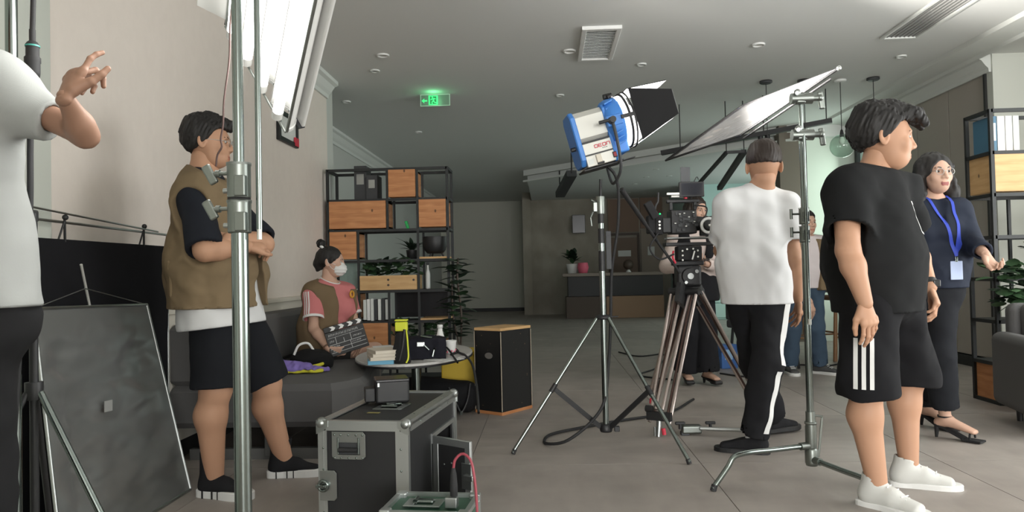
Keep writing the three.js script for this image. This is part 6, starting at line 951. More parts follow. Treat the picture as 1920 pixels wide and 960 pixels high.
// ---------------------------------------------------------------- flight case with open side door
{
  const g = thing('flight_case', 'large black flight case with aluminium edges and open side door', 'flight case', [-0.648, 0, -3.09], -0.13), w = 0.34, d = 0.70, h = 0.455, e = 0.022, wall = M.black;
  const lam = std([0.016, 0.016, 0.017], 0.55, 0, { bumpMap: weaveTex, bumpScale: 0.0004 });
  obj('panel', box(w - 0.01, 0.009, d - 0.01, 0, h - 0.006, 0), lam, g); obj('panel', box(w - 0.01, h - 0.01, 0.009, 0, h / 2, d / 2 - 0.006), lam, g); obj('panel', box(w - 0.01, h - 0.01, 0.009, 0, h / 2, -d / 2 + 0.006), lam, g); obj('panel', box(0.009, h - 0.01, d - 0.01, -w / 2 + 0.006, h / 2, 0), lam, g); obj('panel', box(w - 0.01, 0.009, d - 0.01, 0, 0.03, 0), lam, g);
  // right side with a doorway near the back
  const dz0 = -0.30, dz1 = 0.02, dy0 = 0.04, dy1 = 0.33; obj('panel', slab([[-d / 2 + 0.005, 0.02], [d / 2 - 0.005, 0.02], [d / 2 - 0.005, h - 0.005], [-d / 2 + 0.005, h - 0.005]], 0.009, 0, [rectPts(-dz1, dy0, -dz0, dy1)]).rotateY(Math.PI / 2).translate(w / 2 - 0.006, 0, 0), lam, g);
  obj('door_frame', slab(rectPts(-dz1 - 0.018, dy0 - 0.018, -dz0 + 0.018, dy1 + 0.018), 0.012, 0, [rectPts(-dz1, dy0, -dz0, dy1)]).rotateY(Math.PI / 2).translate(w / 2 + 0.001, 0, 0), M.alu, g);
  const ed = (a, b) => obj('edge_profile', bar(a, b, e, e), M.alu, g), x = w / 2 - 0.004, z = d / 2 - 0.004, y1 = h - 0.004, y0 = 0.03;
  for (const s of [-1, 1]) { ed([s * x, y1, -z], [s * x, y1, z]); ed([s * x, y0, -z], [s * x, y0, z]); for (const q of [-1, 1]) ed([s * x, y0, q * z], [s * x, y1, q * z]); ed([-x, y1, s * z], [x, y1, s * z]); ed([-x, y0, s * z], [x, y0, s * z]); }
  obj('wide_edge', [box(0.042, h - 0.06, 0.004, w / 2 - 0.022, h / 2, d / 2 + 0.004), box(0.028, h - 0.06, 0.004, -w / 2 + 0.014, h / 2, d / 2 + 0.004), box(w - 0.05, 0.028, 0.004, 0, h - 0.016, d / 2 + 0.006), box(0.004, 0.03, d - 0.06, w / 2 + 0.005, h - 0.02, 0), box(0.03, 0.004, d - 0.05, w / 2 - 0.018, h + 0.004, 0), box(0.026, 0.004, d - 0.05, -w / 2 + 0.016, h + 0.004, 0)], M.alu, g);
  for (const s of [-1, 1]) for (const q of [-1, 1]) for (const yy of [y1, y0]) obj('ball_corner', [ball(0.022, s * x, yy, q * z, 1, 1, 1, 16), placeG(slab([[-0.03, 0.012], [0.016, 0.012], [0.016, -0.04], [-0.008, -0.03], [-0.03, -0.012]].map(([a, b]) => [s > 0 ? a : -a, yy > 0.2 ? b : -b]), 0.004), [s * x, yy, q * (z + 0.013)])], M.steel, g);
  const rivet = (p, n = [0, 0, 1]) => ball(0.0042, p[0], p[1], p[2], n[0] ? 0.5 : 1, n[1] ? 0.5 : 1, n[2] ? 0.5 : 1, 8), fz = d / 2 + 0.008;
  obj('rivets', [0.12, 0.2, 0.28, 0.36].flatMap((yy) => [rivet([w / 2 - 0.022, yy, fz]), rivet([-w / 2 + 0.014, yy, fz])]).concat([-0.2, -0.08, 0.06, 0.2].flatMap((zz) => [rivet([w / 2 + 0.008, h - 0.02, zz], [1, 0, 0]), rivet([w / 2 - 0.018, h + 0.006, zz], [0, 1, 0])])), M.chrome, g);
  // recessed handle on the front
  const hp = obj('handle_plate', slab([[-0.065, 0.05], [0.055, 0.05], [0.065, 0.04], [0.065, -0.04], [0.055, -0.05], [-0.055, -0.05], [-0.065, -0.04]], 0.005, 0.001, [rectPts(-0.045, -0.034, 0.045, 0.012)]).translate(-0.055, h - 0.085, fz - 0.001), M.steel, g);
  obj('handle_dish', box(0.09, 0.046, 0.003, -0.055, h - 0.096, fz - 0.006), M.darkGrey, hp); obj('handle_grip', [rod([-0.092, h - 0.1, fz + 0.006], [-0.018, h - 0.1, fz + 0.006], 0.009, 0.009, 14)], M.rubber, hp); obj('handle_bail', [rod([-0.095, h - 0.115, fz + 0.004], [-0.095, h - 0.055, fz + 0.004], 0.004), rod([-0.015, h - 0.115, fz + 0.004], [-0.015, h - 0.055, fz + 0.004], 0.004)], M.chrome, hp); obj('rivets', [-0.11, -0.085, -0.055, -0.025, 0.0].flatMap((q) => [rivet([q, h - 0.045, fz + 0.003]), rivet([q, h - 0.13, fz + 0.003])]), M.chrome, hp);
  // butterfly latch at the left edge
  const la = obj('latch_plate', slab([[-0.02, 0.055], [0.035, 0.055], [0.045, 0.045], [0.045, -0.045], [0.035, -0.055], [-0.02, -0.055]], 0.005, 0.001).translate(-w / 2 + 0.02, h - 0.235, fz - 0.001), M.steel, g); obj('latch_knob', [new THREE.TorusGeometry(0.018, 0.006, 8, 20).translate(-w / 2 + 0.015, h - 0.235, fz + 0.008), rod([-w / 2 + 0.015, h - 0.235, fz], [-w / 2 + 0.015, h - 0.235, fz + 0.02], 0.008), rbox(0.044, 0.012, 0.008, -w / 2 + 0.01, h - 0.235, fz + 0.014, 0.003)], M.chrome, la);
  // dish with handle on the lid
  const dl = obj('lid_dish', slab([[-0.06, -0.07], [0.05, -0.07], [0.06, -0.06], [0.06, 0.06], [0.05, 0.07], [-0.05, 0.07], [-0.06, 0.06]], 0.004, 0.001, [rectPts(-0.04, -0.05, 0.035, 0.04)]).rotateX(-Math.PI / 2).translate(0.0, h + 0.001, 0.02), M.steel, g); obj('lid_latch', [rbox(0.03, 0.014, 0.05, 0.0, h + 0.008, 0.02, 0.004), rod([-0.035, h + 0.006, -0.01], [0.03, h + 0.006, -0.01], 0.006), rod([-0.035, h + 0.006, 0.05], [0.03, h + 0.006, 0.05], 0.006)], M.chrome, dl);
  obj('sticker', box(0.05, 0.001, 0.02, -0.03, h + 0.0005, 0.16), std([0.28, 0.24, 0.08], 0.7), g);
  // the open door, swung out on its rear hinge
  const door = new THREE.Group(); door.name = 'door'; door.position.set(w / 2 + 0.012, 0, dz1 + 0.02); door.rotation.y = R(-28) + Math.PI / 2 * 0 ; g.add(door);
  const dw = 0.20, dh = 0.31, dy = 0.185; obj('door_panel', box(dw - 0.01, dh - 0.01, 0.008, dw / 2, dy, 0), lam, door); obj('door_profile', slab(rectPts(0, dy - dh / 2, dw, dy + dh / 2), 0.014, 0.002, [rectPts(0.026, dy - dh / 2 + 0.026, dw - 0.026, dy + dh / 2 - 0.026)]), M.alu, door); obj('hinge', box(0.014, dh * 0.8, 0.016, -0.004, dy, -0.004), M.steel, door);
  obj('door_latch', [slab([[-0.03, 0.05], [0.02, 0.05], [0.02, -0.05], [-0.03, -0.05]], 0.006, 0.001).translate(dw - 0.012, dy + 0.02, 0.008), rbox(0.05, 0.022, 0.026, dw + 0.005, dy + 0.02, 0.016, 0.005)], M.steel, door); obj('rivets', [[0.06, 0.05], [0.1, 0.06], [0.06, -0.08]].map(([a, b]) => rivet([a, dy + b, 0.006])), M.steel, door);
}
// battery block on the flight case
{
  const p = at(748, 735, 3.1), g = thing('battery_block', 'black battery charger block resting on the flight case', 'battery', [-0.675, 0.462, -3.17], 0.3); obj('block_body', [rbox(0.14, 0.095, 0.13, 0, 0.048, 0, 0.01, 3)], M.black, g); obj('block_lid', rbox(0.142, 0.014, 0.132, 0, 0.094, 0, 0.005), M.blackGloss, g); obj('side_pack', rbox(0.045, 0.06, 0.07, -0.092, 0.034, 0, 0.006), M.black, g); obj('printed_marks', [0, 1, 2, 3].flatMap((k) => [box(0.001, 0.006, 0.03, 0.0712, 0.03 + k * 0.014, 0.01), box(0.001, 0.005, 0.012, 0.0712, 0.03 + k * 0.014, -0.035)]), std([0.30, 0.25, 0.12], 0.7), g); obj('buckle', rbox(0.012, 0.02, 0.008, -0.06, 0.08, 0.068, 0.003), M.steel, g);
}
// small ballast box in the foreground with plug and red cable
{
  const c = onPlaneY(812, 945, 0.25), g = thing('ballast_box', 'dark green ballast box with aluminium edges at the bottom of the picture', 'flight case', [c.x - 0.005, 0, c.z], -0.1), w = 0.27, d = 0.20, h = 0.25;
  obj('box_body', box(w - 0.006, h - 0.01, d - 0.006, 0, h / 2, 0), M.green, g); const E = (a, b) => obj('edge_profile', bar(a, b, 0.016, 0.016), M.alu, g), x = w / 2, z = d / 2;
  for (const s of [-1, 1]) { E([s * x, h, -z], [s * x, h, z]); E([-x, h, s * z], [x, h, s * z]); for (const q of [-1, 1]) E([s * x, 0.01, q * z], [s * x, h, q * z]); E([s * x, 0.01, -z], [s * x, 0.01, z]); E([-x, 0.01, s * z], [x, 0.01, s * z]); }
  for (const s of [-1, 1]) for (const q of [-1, 1]) obj('corner', rbox(0.036, 0.03, 0.036, s * (x - 0.008), h - 0.004, q * (z - 0.008), 0.006), M.alu, g);
  const di = obj('handle_dish', slab([[-0.06, -0.04], [0.06, -0.04], [0.06, 0.04], [-0.06, 0.04]], 0.005, 0.001, [rectPts(-0.03, -0.028, 0.035, 0.028)]).rotateX(-Math.PI / 2).translate(-0.025, h + 0.003, 0.0), M.steel, g); obj('handle_bar', [rod([-0.05, h + 0.012, -0.02], [-0.05, h + 0.012, 0.02], 0.008), placeG(rbox(0.06, 0.012, 0.03, 0, 0, 0, 0.005), [-0.022, h + 0.01, 0])], M.chrome, di);
  obj('socket', rbox(0.04, 0.035, 0.036, 0.075, h + 0.018, 0.03, 0.004), M.steel, g);
  const pl = thing('power_plug', 'black plug with red cable stuck upright into the ballast box', 'plug', [g.position.x + 0.078, h + 0.035, g.position.z + 0.03]); obj('plug_sleeve', lathe([[0, 0], [0.012, 0], [0.013, 0.03], [0.010, 0.07], [0.006, 0.09], [0, 0.09]], 18), M.rubber, pl); obj('red_cord', hose([[0, 0.085, 0], [0.006, 0.115, 0], [0.03, 0.135, 0.0], [0.055, 0.12, 0.01], [0.07, 0.06, 0.02], [0.078, -0.08, 0.03], [0.08, -0.26, 0.04], [0.12, -0.28, 0.12]], 0.0045, 60), std([0.32, 0.05, 0.07], 0.5), pl);
}
// ---------------------------------------------------------------- blue lamp on its stand
const LAMP = at(1129, 238, 4.25);
{
  const g = thing('lamp_stand', 'chrome tripod light stand carrying the blue lamp', 'light stand', [0.325, 0, -4.28]), yc = 0.735, yh = 0.11, c0 = V(0.325, 0, -4.28);
  obj('column', [rod([0, yh, 0], [0, 1.10, 0], 0.0175, 0.0175, 22)], M.chrome, g); obj('upper_column', [rod([0, 1.0, 0], [0, 1.42, 0], 0.019, 0.017, 22)], M.black, g); obj('steel_band', rod([0, 1.245, 0], [0, 1.275, 0], 0.0205), M.chrome, g); obj('steel_band', rod([0, 1.115, 0], [0, 1.16, 0], 0.0205), M.chrome, g);
  obj('height_scale', [rbox(0.03, 0.22, 0.012, 0.04, 1.12, 0, 0.003), ...Array.from({ length: 6 }, (_, k) => box(0.03, 0.003, 0.004, 0.04, 1.03 + k * 0.035, 0.008))], M.darkGrey, g);
  obj('top_clamp', [lathe([[0.017, 1.33], [0.026, 1.33], [0.026, 1.43], [0.017, 1.43]], 20), rbox(0.03, 0.06, 0.03, -0.03, 1.37, 0, 0.006), rod([-0.03, 1.4, 0], [-0.055, 1.41, 0.01], 0.007), rod([-0.04, 1.35, 0], [-0.06, 1.31, 0.015], 0.006), rod([-0.06, 1.31, 0.015], [-0.055, 1.26, 0.015], 0.005)], M.castSteel, g); obj('spigot', rod([0, 1.4, 0], [0.004, 1.53, 0], 0.0085), M.black, g);
  obj('collar', [lathe([[0.018, yc - 0.012], [0.042, yc - 0.012], [0.046, yc - 0.004], [0.046, yc + 0.008], [0.03, yc + 0.014], [0.018, yc + 0.014]], 28), rod([0.03, yc, 0], [0.085, yc + 0.002, 0], 0.005)], M.black, g);
  obj('bottom_hub', [lathe([[0.0, yh - 0.03], [0.032, yh - 0.03], [0.036, yh - 0.02], [0.036, yh + 0.012], [0.018, yh + 0.016]], 24), rbox(0.03, 0.03, 0.03, 0.06, yh - 0.01, 0.02, 0.004)], M.black, g);
  const feet = [onPlaneY(962, 852, 0), onPlaneY(1293, 871, 0), V(0.38, 0, -4.98)]; feet.forEach((f, i) => { const d = f.clone().sub(c0), n = d.clone().normalize(), a = n.clone().multiplyScalar(0.04).setY(yc - 0.005), e = d.clone().setY(0.012); obj('leg', rod(a, e, 0.0105, 0.0105, 18), M.chrome, g); obj('rubber_foot', rod(e.clone().lerp(a, 0.02), e.clone().add(V(0, -0.01, 0)), 0.012, 0.012), M.rubber, g); obj('brace', bar(n.clone().multiplyScalar(0.035).setY(yh), a.clone().lerp(e, 0.53), 0.012, 0.026), M.black, g); obj('brace_clip', rod(a.clone().lerp(e, 0.50), a.clone().lerp(e, 0.56), 0.0135), M.black, g); });
  // cable falling from the lamp and looping on the floor
  tag(obj('power_cable', hose([[0.36, 1.62, -4.3], [0.42, 1.55, -4.32], [0.43, 1.3, -4.33], [0.385, 1.0, -4.33], [0.37, 0.7, -4.33], [0.35, 0.45, -4.32], [0.30, 0.22, -4.25], [0.1, 0.05, -4.2], [-0.02, 0.012, -4.3], [-0.0, 0.012, -4.52], [0.2, 0.012, -4.72], [0.5, 0.012, -4.95], [0.8, 0.012, -5.15], [1.1, 0.012, -5.7]], 0.009, 160), M.rubber), 'thick black lamp cable looping on the floor under the chrome tripod', 'cable');
}
{
  const g = thing('film_lamp', 'blue and silver film lamp with black barn doors', 'film light', LAMP); g.rotation.set(0, R(8), R(15), 'YZX');
  // local frame: x = beam, y = up, z = towards the near side
  const shape = (hy, hz, c) => [[-hz + c, -hy], [hz - c, -hy], [hz, -hy + c], [hz, hy - c], [hz - c, hy], [-hz + c, hy], [-hz, hy - c], [-hz, -hy + c]], along = (s, x0, x1, bevel = 0.004) => slab(s, x1 - x0, bevel).rotateY(Math.PI / 2).translate((x0 + x1) / 2, 0, 0);
  const silver = std([0.62, 0.61, 0.56], 0.5, 0.25);
  obj('rear_plate', along(shape(0.15, 0.1, 0.03), -0.195, -0.165, 0.006).translate(0, -0.045, 0), M.blue, g); obj('rear_knob', rod([-0.2, -0.09, 0.06], [-0.225, -0.09, 0.06], 0.012), M.black, g);
  obj('upper_body', along(shape(0.085, 0.095, 0.03), -0.168, 0.0).translate(0, 0.015, 0), silver, g); obj('ribs', [0.055, 0.02, -0.015, -0.045].map((y) => box(0.165, 0.006, 0.004, -0.083, y, 0.0965)), silver, g); obj('seam', [box(0.168, 0.009, 0.198, -0.083, -0.074, 0)], M.black, g);
  obj('lower_body', [rbox(0.168, 0.065, 0.2, -0.082, -0.112, 0, 0.004), rbox(0.168, 0.062, 0.2, -0.082, -0.181, 0, 0.004)], silver, g); obj('seam', box(0.168, 0.005, 0.2, -0.082, -0.147, 0), M.darkGrey, g); obj('foot_rail', [rbox(0.24, 0.012, 0.16, -0.07, -0.222, 0, 0.004), rbox(0.09, 0.006, 0.05, 0.06, -0.225, 0.09, 0.002)], M.black, g);
  obj('front_plate', along(shape(0.16, 0.1, 0.02), -0.002, 0.016, 0.003).translate(0, -0.052, 0), M.blue, g);
  const prof = [[0.075, 0.0], [0.11, 0.0], [0.135, 0.02], [0.145, 0.045], [0.145, 0.095], [0.138, 0.1], [0.13, 0.1]]; obj('front_housing', [lathe(prof, 40).rotateZ(-Math.PI / 2), rbox(0.085, 0.13, 0.17, 0.055, -0.115, 0, 0.012)], M.blue, g);
  obj('cooling_fins', [0.02, 0.05, 0.08].map((y) => placeG(rbox(0.05, 0.008, 0.03, 0, 0, 0, 0.003), [0.05, -0.05 - y, 0.125], 0, 0, 0.25)).concat([0.02, 0.05].map((y) => placeG(rbox(0.05, 0.01, 0.03, 0, 0, 0, 0.003), [0.04, 0.06 + y, 0.1], 0, 0, 0.25))), M.blue, g);
  obj('side_mount', [rbox(0.09, 0.06, 0.03, 0.04, 0.0, 0.135, 0.006)], M.blue, g);
  // lettering on the near side
  {
    const red = std([0.55, 0.03, 0.06], 0.5), L = [], ln = (x, y, a, b, t = 0.0042) => L.push(bar([-0.135 + x, -0.112 + y, 0.1012], [-0.135 + a, -0.112 + b, 0.1012], t, 0.001, V(0, 0, 1))), W0 = 0.018, H0 = 0.016;
    const glyph = { D: [[0, 0, W0, 0], [W0, 0, W0, H0], [W0, H0, 0, H0], [0, H0, 0, 0]], E: [[W0, 0, 0, 0], [0, 0, 0, H0], [0, H0, W0, H0], [0, H0 / 2, W0 * 0.9, H0 / 2]], O: [[0, 0, W0, 0], [W0, 0, W0, H0], [W0, H0, 0, H0], [0, H0, 0, 0]], N: [[0, 0, 0, H0], [0, H0, W0, H0], [W0, H0, W0, 0]] }; [...'DEON'].forEach((ch, i) => glyph[ch].forEach(([a, b, c, d]) => ln(0.035 + i * 0.024 + a, b - 0.004, 0.035 + i * 0.024 + c, d - 0.004)));
    obj('brand_lettering', L, red, g); obj('small_print', [0, 1, 2].map((k) => box(0.006, 0.004, 0.001, -0.055 + k * 0.011, -0.126, 0.1012)), M.darkGrey, g);
    obj('switch', [rbox(0.024, 0.034, 0.008, 0.0, -0.18, 0.1, 0.003)], M.black, g); obj('switch_rocker', rbox(0.016, 0.024, 0.006, 0.0, -0.18, 0.105, 0.002), std([0.35, 0.04, 0.05], 0.4), g); obj('socket', [rbox(0.03, 0.045, 0.02, -0.095, -0.178, 0.106, 0.004)], M.cream, g); obj('rating_label', [box(0.028, 0.03, 0.001, -0.14, -0.185, 0.1012)], M.cornice, g); obj('handle_strip', rbox(0.04, 0.012, 0.014, -0.09, -0.205, 0.104, 0.004), M.black, g);
  }
  // glowing lens and the heat shield behind the barn doors
  const glow = std([0.9, 0.9, 0.9], 0.4, 0, { emissive: rgb(1, 0.97, 0.92), emissiveIntensity: 3.5 });
  obj('lens', lathe([[0, 0.115], [0.06, 0.112], [0.12, 0.1]], 36).rotateZ(-Math.PI / 2), two(glow), g);
  obj('lit_scrim_ring', lathe([[0.142, 0.1], [0.146, 0.1], [0.15, 0.145], [0.146, 0.145], [0.142, 0.1]], 40).rotateZ(-Math.PI / 2), two(phys([0.85, 0.85, 0.84], 0.95, { transmission: 0.5, thickness: 0 })), g);
  obj('retaining_ring', new THREE.TorusGeometry(0.152, 0.007, 10, 48).rotateY(Math.PI / 2).translate(0.132, 0, 0), M.black, g); obj('bracket', rbox(0.075, 0.022, 0.012, 0.115, 0.005, 0.158, 0.003), M.black, g); obj('top_lock', [rod([0.07, 0.152, 0.02], [0.1, 0.16, 0.02], 0.014), rod([0.055, 0.16, 0.0], [0.09, 0.16, 0.0], 0.018)], M.black, g);
  obj('door_ring', new THREE.TorusGeometry(0.158, 0.006, 8, 48).rotateY(Math.PI / 2).translate(0.155, 0, 0), M.black, g);
  const flap = (n, pts, m) => { const gm = slab(pts, 0.003); return gm; }, inner = std([0.62, 0.62, 0.62], 0.55), outer = M.blackMatt;
  // near, far, top and bottom leaves, hinged on the ring
  const leaf = (turnFn, a0, a1, len, inM) => { const f = new THREE.Group(); f.name = 'barn_door'; turnFn(f); g.add(f); const pts = [[0, -a0], [len, -a1], [len, a1], [0, a0]]; obj('door_sheet', slab(pts, 0.003), outer, f); obj('door_lining', slab(pts.map(([x, y]) => [x + 0.001, y * 0.985]), 0.001).translate(0, 0, -0.0025), inM, f); };
  leaf((f) => { f.position.set(0.16, 0, 0.155); f.rotation.set(0, R(-18), 0); }, 0.15, 0.07, 0.225, inner);
  leaf((f) => { f.position.set(0.16, 0, -0.155); f.rotation.set(Math.PI, R(-22), 0); }, 0.148, 0.066, 0.2, inner);
  leaf((f) => { f.position.set(0.16, 0.155, 0); f.rotation.set(-Math.PI / 2, 0, R(-5), 'ZYX'); }, 0.125, 0.165, 0.22, inner);
  leaf((f) => { f.position.set(0.16, -0.155, 0); f.rotation.set(Math.PI / 2, 0, R(20), 'ZYX'); }, 0.125, 0.165, 0.22, inner);
  // yoke
  obj('yoke', [hose([[0.02, 0, 0.17], [0.015, -0.1, 0.175], [0.0, -0.26, 0.15], [-0.02, -0.32, 0.06], [-0.025, -0.33, 0], [-0.02, -0.32, -0.06], [0.0, -0.26, -0.15], [0.015, -0.1, -0.175], [0.02, 0, -0.17]], 0.009, 60)], M.darkGrey, g); obj('tilt_knob', [rod([0.02, 0, 0.14], [0.02, 0, 0.195], 0.022, 0.018), rod([0.02, 0.002, 0.185], [-0.06, 0.0, 0.19], 0.008, 0.01)], M.black, g);
  const sp = new THREE.SpotLight(rgb(1, 0.96, 0.9), POWER.lamp, 0, R(25), 0.7); sp.position.set(0.13, 0, 0); sp.target.position.set(2, 0.05, 0); sp.shadow.radius = 3.5; sp.castShadow = true; sp.name = 'lamp_beam'; g.add(sp); g.add(sp.target);
  const gl = new THREE.PointLight(rgb(1, 0.96, 0.9), 2.2); gl.position.set(0.135, 0, 0); gl.shadow.radius = 3; gl.castShadow = true; gl.name = 'lamp_spill'; g.add(gl);
}
// ---------------------------------------------------------------- cinema camera on its tripod
const CAM = V(0.935, 0, -4.93);
{
  const g = thing('camera_tripod', 'tall tripod with paired bronze tubes under the cinema camera', 'tripod', CAM), f1 = onPlaneY(1237, 818, 0).sub(CAM), top = 0.855;
  const feet = [[f1.x, f1.z], [0.52, -0.42], [-0.15, -0.62]], bronze = std([0.56, 0.48, 0.44], 0.3, 0.85), bronzeD = std([0.10, 0.06, 0.05], 0.4, 0.7);
  feet.forEach(([x, z], i) => {
    const e = V(x, 0.06, z), d = V(x, 0, z).normalize(), s = V(-d.z, 0, d.x), a = d.clone().multiplyScalar(0.07).setY(top), L = new THREE.Group(); L.name = 'leg'; g.add(L);
    const w = i === 0 ? 0.085 : 0.05; for (const k of [-1, 1]) { obj('tube', rod(a.clone().addScaledVector(s, k * w), e.clone().addScaledVector(s, k * w * 0.75).add(V(0, 0.02, 0)), 0.0115, 0.0115, 16), bronze, L); if (i === 0) obj('tube', rod(a.clone().addScaledVector(s, k * w * 0.33).addScaledVector(d, -0.03), e.clone().addScaledVector(s, k * w * 0.25).add(V(0, 0.1, 0)), 0.010, 0.010, 16), bronze, L); obj('inner_tube', rod(a.clone().addScaledVector(s, k * w * 0.6).addScaledVector(d, -0.015), e.clone().addScaledVector(s, k * w * 0.5).addScaledVector(d, -0.015).add(V(0, 0.05, 0)), 0.008, 0.008, 12), bronzeD, L); }
    obj('top_joint', [rod(a.clone().addScaledVector(s, w * 1.2), a.clone().addScaledVector(s, -w * 1.2), 0.024), bar(a.clone().add(V(0, 0.03, 0)), a.clone().addScaledVector(e.clone().sub(a).normalize(), 0.1), w * 2, 0.03, s)], M.black, L);
    obj('lower_clamp', [bar(e.clone().addScaledVector(s, w * 0.9).add(V(0, 0.06, 0)), e.clone().addScaledVector(s, -w * 0.9).add(V(0, 0.06, 0)), 0.035, 0.05), rod(e.clone().addScaledVector(s, w).add(V(0, 0.1, 0)), e.clone().addScaledVector(s, w * 0.5).add(V(0, 0.1, 0)), 0.02)], M.black, L);
    obj('foot', [rod(e.clone().add(V(0, 0.03, 0)), e.clone().addScaledVector(d, 0.02).setY(0.0), 0.018, 0.012), rod(e.clone().addScaledVector(s, 0.03).setY(0.055), e.clone().addScaledVector(s, 0.03).setY(0.0), 0.008)], M.steel, L); obj('red_pin', rod(e.clone().addScaledVector(s, -0.025).setY(0.05), e.clone().addScaledVector(s, -0.03).setY(0.012), 0.012), M.red, L);
  });
  obj('bowl', [lathe([[0, top - 0.05], [0.05, top - 0.04], [0.085, top], [0.085, top + 0.03], [0, top + 0.03]], 28)], M.black, g);
  obj('fluid_head', [rbox(0.16, 0.14, 0.13, 0, top + 0.1, 0, 0.02, 3), rod([0, top + 0.1, 0.05], [0, top + 0.1, 0.1], 0.055, 0.05, 24), rod([0, top + 0.1, -0.05], [0, top + 0.1, -0.1], 0.055, 0.05, 24), rbox(0.2, 0.03, 0.09, 0, top + 0.185, 0, 0.006)], M.black, g);
  obj('head_dials', [rod([0.04, top + 0.13, 0.1], [0.04, top + 0.13, 0.108], 0.012), rod([-0.03, top + 0.06, 0.1], [-0.03, top + 0.06, 0.108], 0.01), rod([0.0, top + 0.1, 0.1], [0.0, top + 0.1, 0.106], 0.02)], M.steel, g);
  const h0 = at(1232, 452, 4.86).sub(CAM), h1 = at(1165, 355, 4.6).sub(CAM); obj('pan_handle', [rod([-0.06, top + 0.12, 0.06], h0, 0.009), rod(h0, h0.clone().lerp(h1, 0.35), 0.011), rod(h0.clone().lerp(h1, 0.35), h1, 0.014, 0.017)], M.rubber, g);
}
{
  const y = 1.12, g = thing('cinema_camera', 'black cinema camera rig with matte box, monitor and white focus wheel', 'camera', [CAM.x, y, CAM.z]); g.rotation.y = R(4);
  obj('base_plate', [rbox(0.34, 0.022, 0.1, 0.02, 0.045, 0, 0.004)], M.black, g); for (const z of [-0.035, 0.045]) obj('rail_rod', rod([-0.14, 0.085, z], [0.34, 0.085, z], 0.0075), M.steel, g);
  obj('camera_body', [rbox(0.17, 0.155, 0.13, -0.03, 0.19, 0, 0.01, 3), rbox(0.06, 0.10, 0.11, -0.14, 0.17, 0, 0.008)], M.black, g);
  const L = []; const r = rng(77); for (let i = 0; i < 26; i++) L.push(rbox(0.01 + r() * 0.02, 0.008 + r() * 0.014, 0.012, -0.1 + r() * 0.15, 0.13 + r() * 0.125, 0.066, 0.002)); obj('buttons', L, M.darkGrey, g); obj('bright_buttons', [[-0.06, 0.24], [-0.03, 0.245], [0.0, 0.22], [-0.09, 0.18], [0.03, 0.25], [-0.02, 0.16], [0.035, 0.19]].map(([x, yy]) => rbox(0.012, 0.007, 0.006, x, yy, 0.073, 0.002)), M.aluMatt, g);
  obj('battery_plate', [rbox(0.05, 0.14, 0.1, -0.19, 0.18, 0, 0.006), rbox(0.05, 0.12, 0.09, -0.235, 0.18, 0, 0.01)], M.blackMatt, g); obj('status_light', ball(0.006, -0.185, 0.245, 0.054), std([0.02, 0.3, 0.08], 0.4, 0, { emissive: rgb(0.02, 0.9, 0.25), emissiveIntensity: 1.2 }), g); obj('port_row', [0, 1, 2].map((k) => rod([-0.19, 0.15 + k * 0.022, 0.05], [-0.19, 0.15 + k * 0.022, 0.06], 0.007)), M.aluMatt, g);
  obj('lens_barrel', [rod([0.05, 0.18, 0], [0.1, 0.18, 0], 0.05, 0.046, 28), rod([0.1, 0.18, 0], [0.2, 0.18, 0], 0.044, 0.05, 28), rod([0.12, 0.18, 0], [0.14, 0.18, 0], 0.05, 0.05, 36)], M.black, g);
  obj('matte_box', [slab([[-0.085, -0.075], [0.085, -0.075], [0.085, 0.075], [-0.085, 0.075]], 0.03, 0.004, [rectPts(-0.06, -0.05, 0.06, 0.05)]).rotateY(Math.PI / 2).translate(0.225, 0.18, 0), box(0.11, 0.004, 0.2, 0.29, 0.27, 0), box(0.1, 0.15, 0.004, 0.285, 0.185, 0.1), box(0.1, 0.15, 0.004, 0.285, 0.185, -0.1)], M.blackMatt, g); obj('flag_leaf', placeG(slab([[0, -0.1], [0.13, -0.11], [0.13, 0.11], [0, 0.1]], 0.003), [0.24, 0.262, 0], Math.PI / 2, 0, 0), M.blackMatt, g);
  const ff = obj('follow_focus', [rod([0.1, 0.15, 0.06], [0.1, 0.15, 0.09], 0.02), rbox(0.05, 0.05, 0.04, 0.1, 0.12, 0.05, 0.006)], M.black, g); obj('white_focus_ring', lathe([[0.036, 0], [0.054, 0], [0.054, 0.012], [0.036, 0.016], [0.036, 0]], 36).rotateX(Math.PI / 2).translate(0.115, 0.16, 0.105), M.white, ff); obj('focus_knob', [lathe([[0, 0.0], [0.037, 0.0], [0.036, 0.02], [0.02, 0.026], [0, 0.026]], 32).rotateX(Math.PI / 2).translate(0.115, 0.16, 0.105), rod([0.115, 0.16, 0.08], [0.115, 0.16, 0.11], 0.03)], M.black, ff); obj('knob_cap', lathe([[0, 0.026], [0.008, 0.026], [0.008, 0.031], [0, 0.031]], 16).rotateX(Math.PI / 2).translate(0.115, 0.16, 0.105), M.aluMatt, ff);
  obj('top_handle', [rbox(0.22, 0.024, 0.03, -0.02, 0.33, 0, 0.008), rbox(0.02, 0.06, 0.025, -0.1, 0.3, 0, 0.004), rbox(0.02, 0.06, 0.025, 0.06, 0.3, 0, 0.004)], M.black, g); obj('rosette', [rod([0.0, 0.345, 0.0], [0.0, 0.375, 0.0], 0.012)], M.red, g);
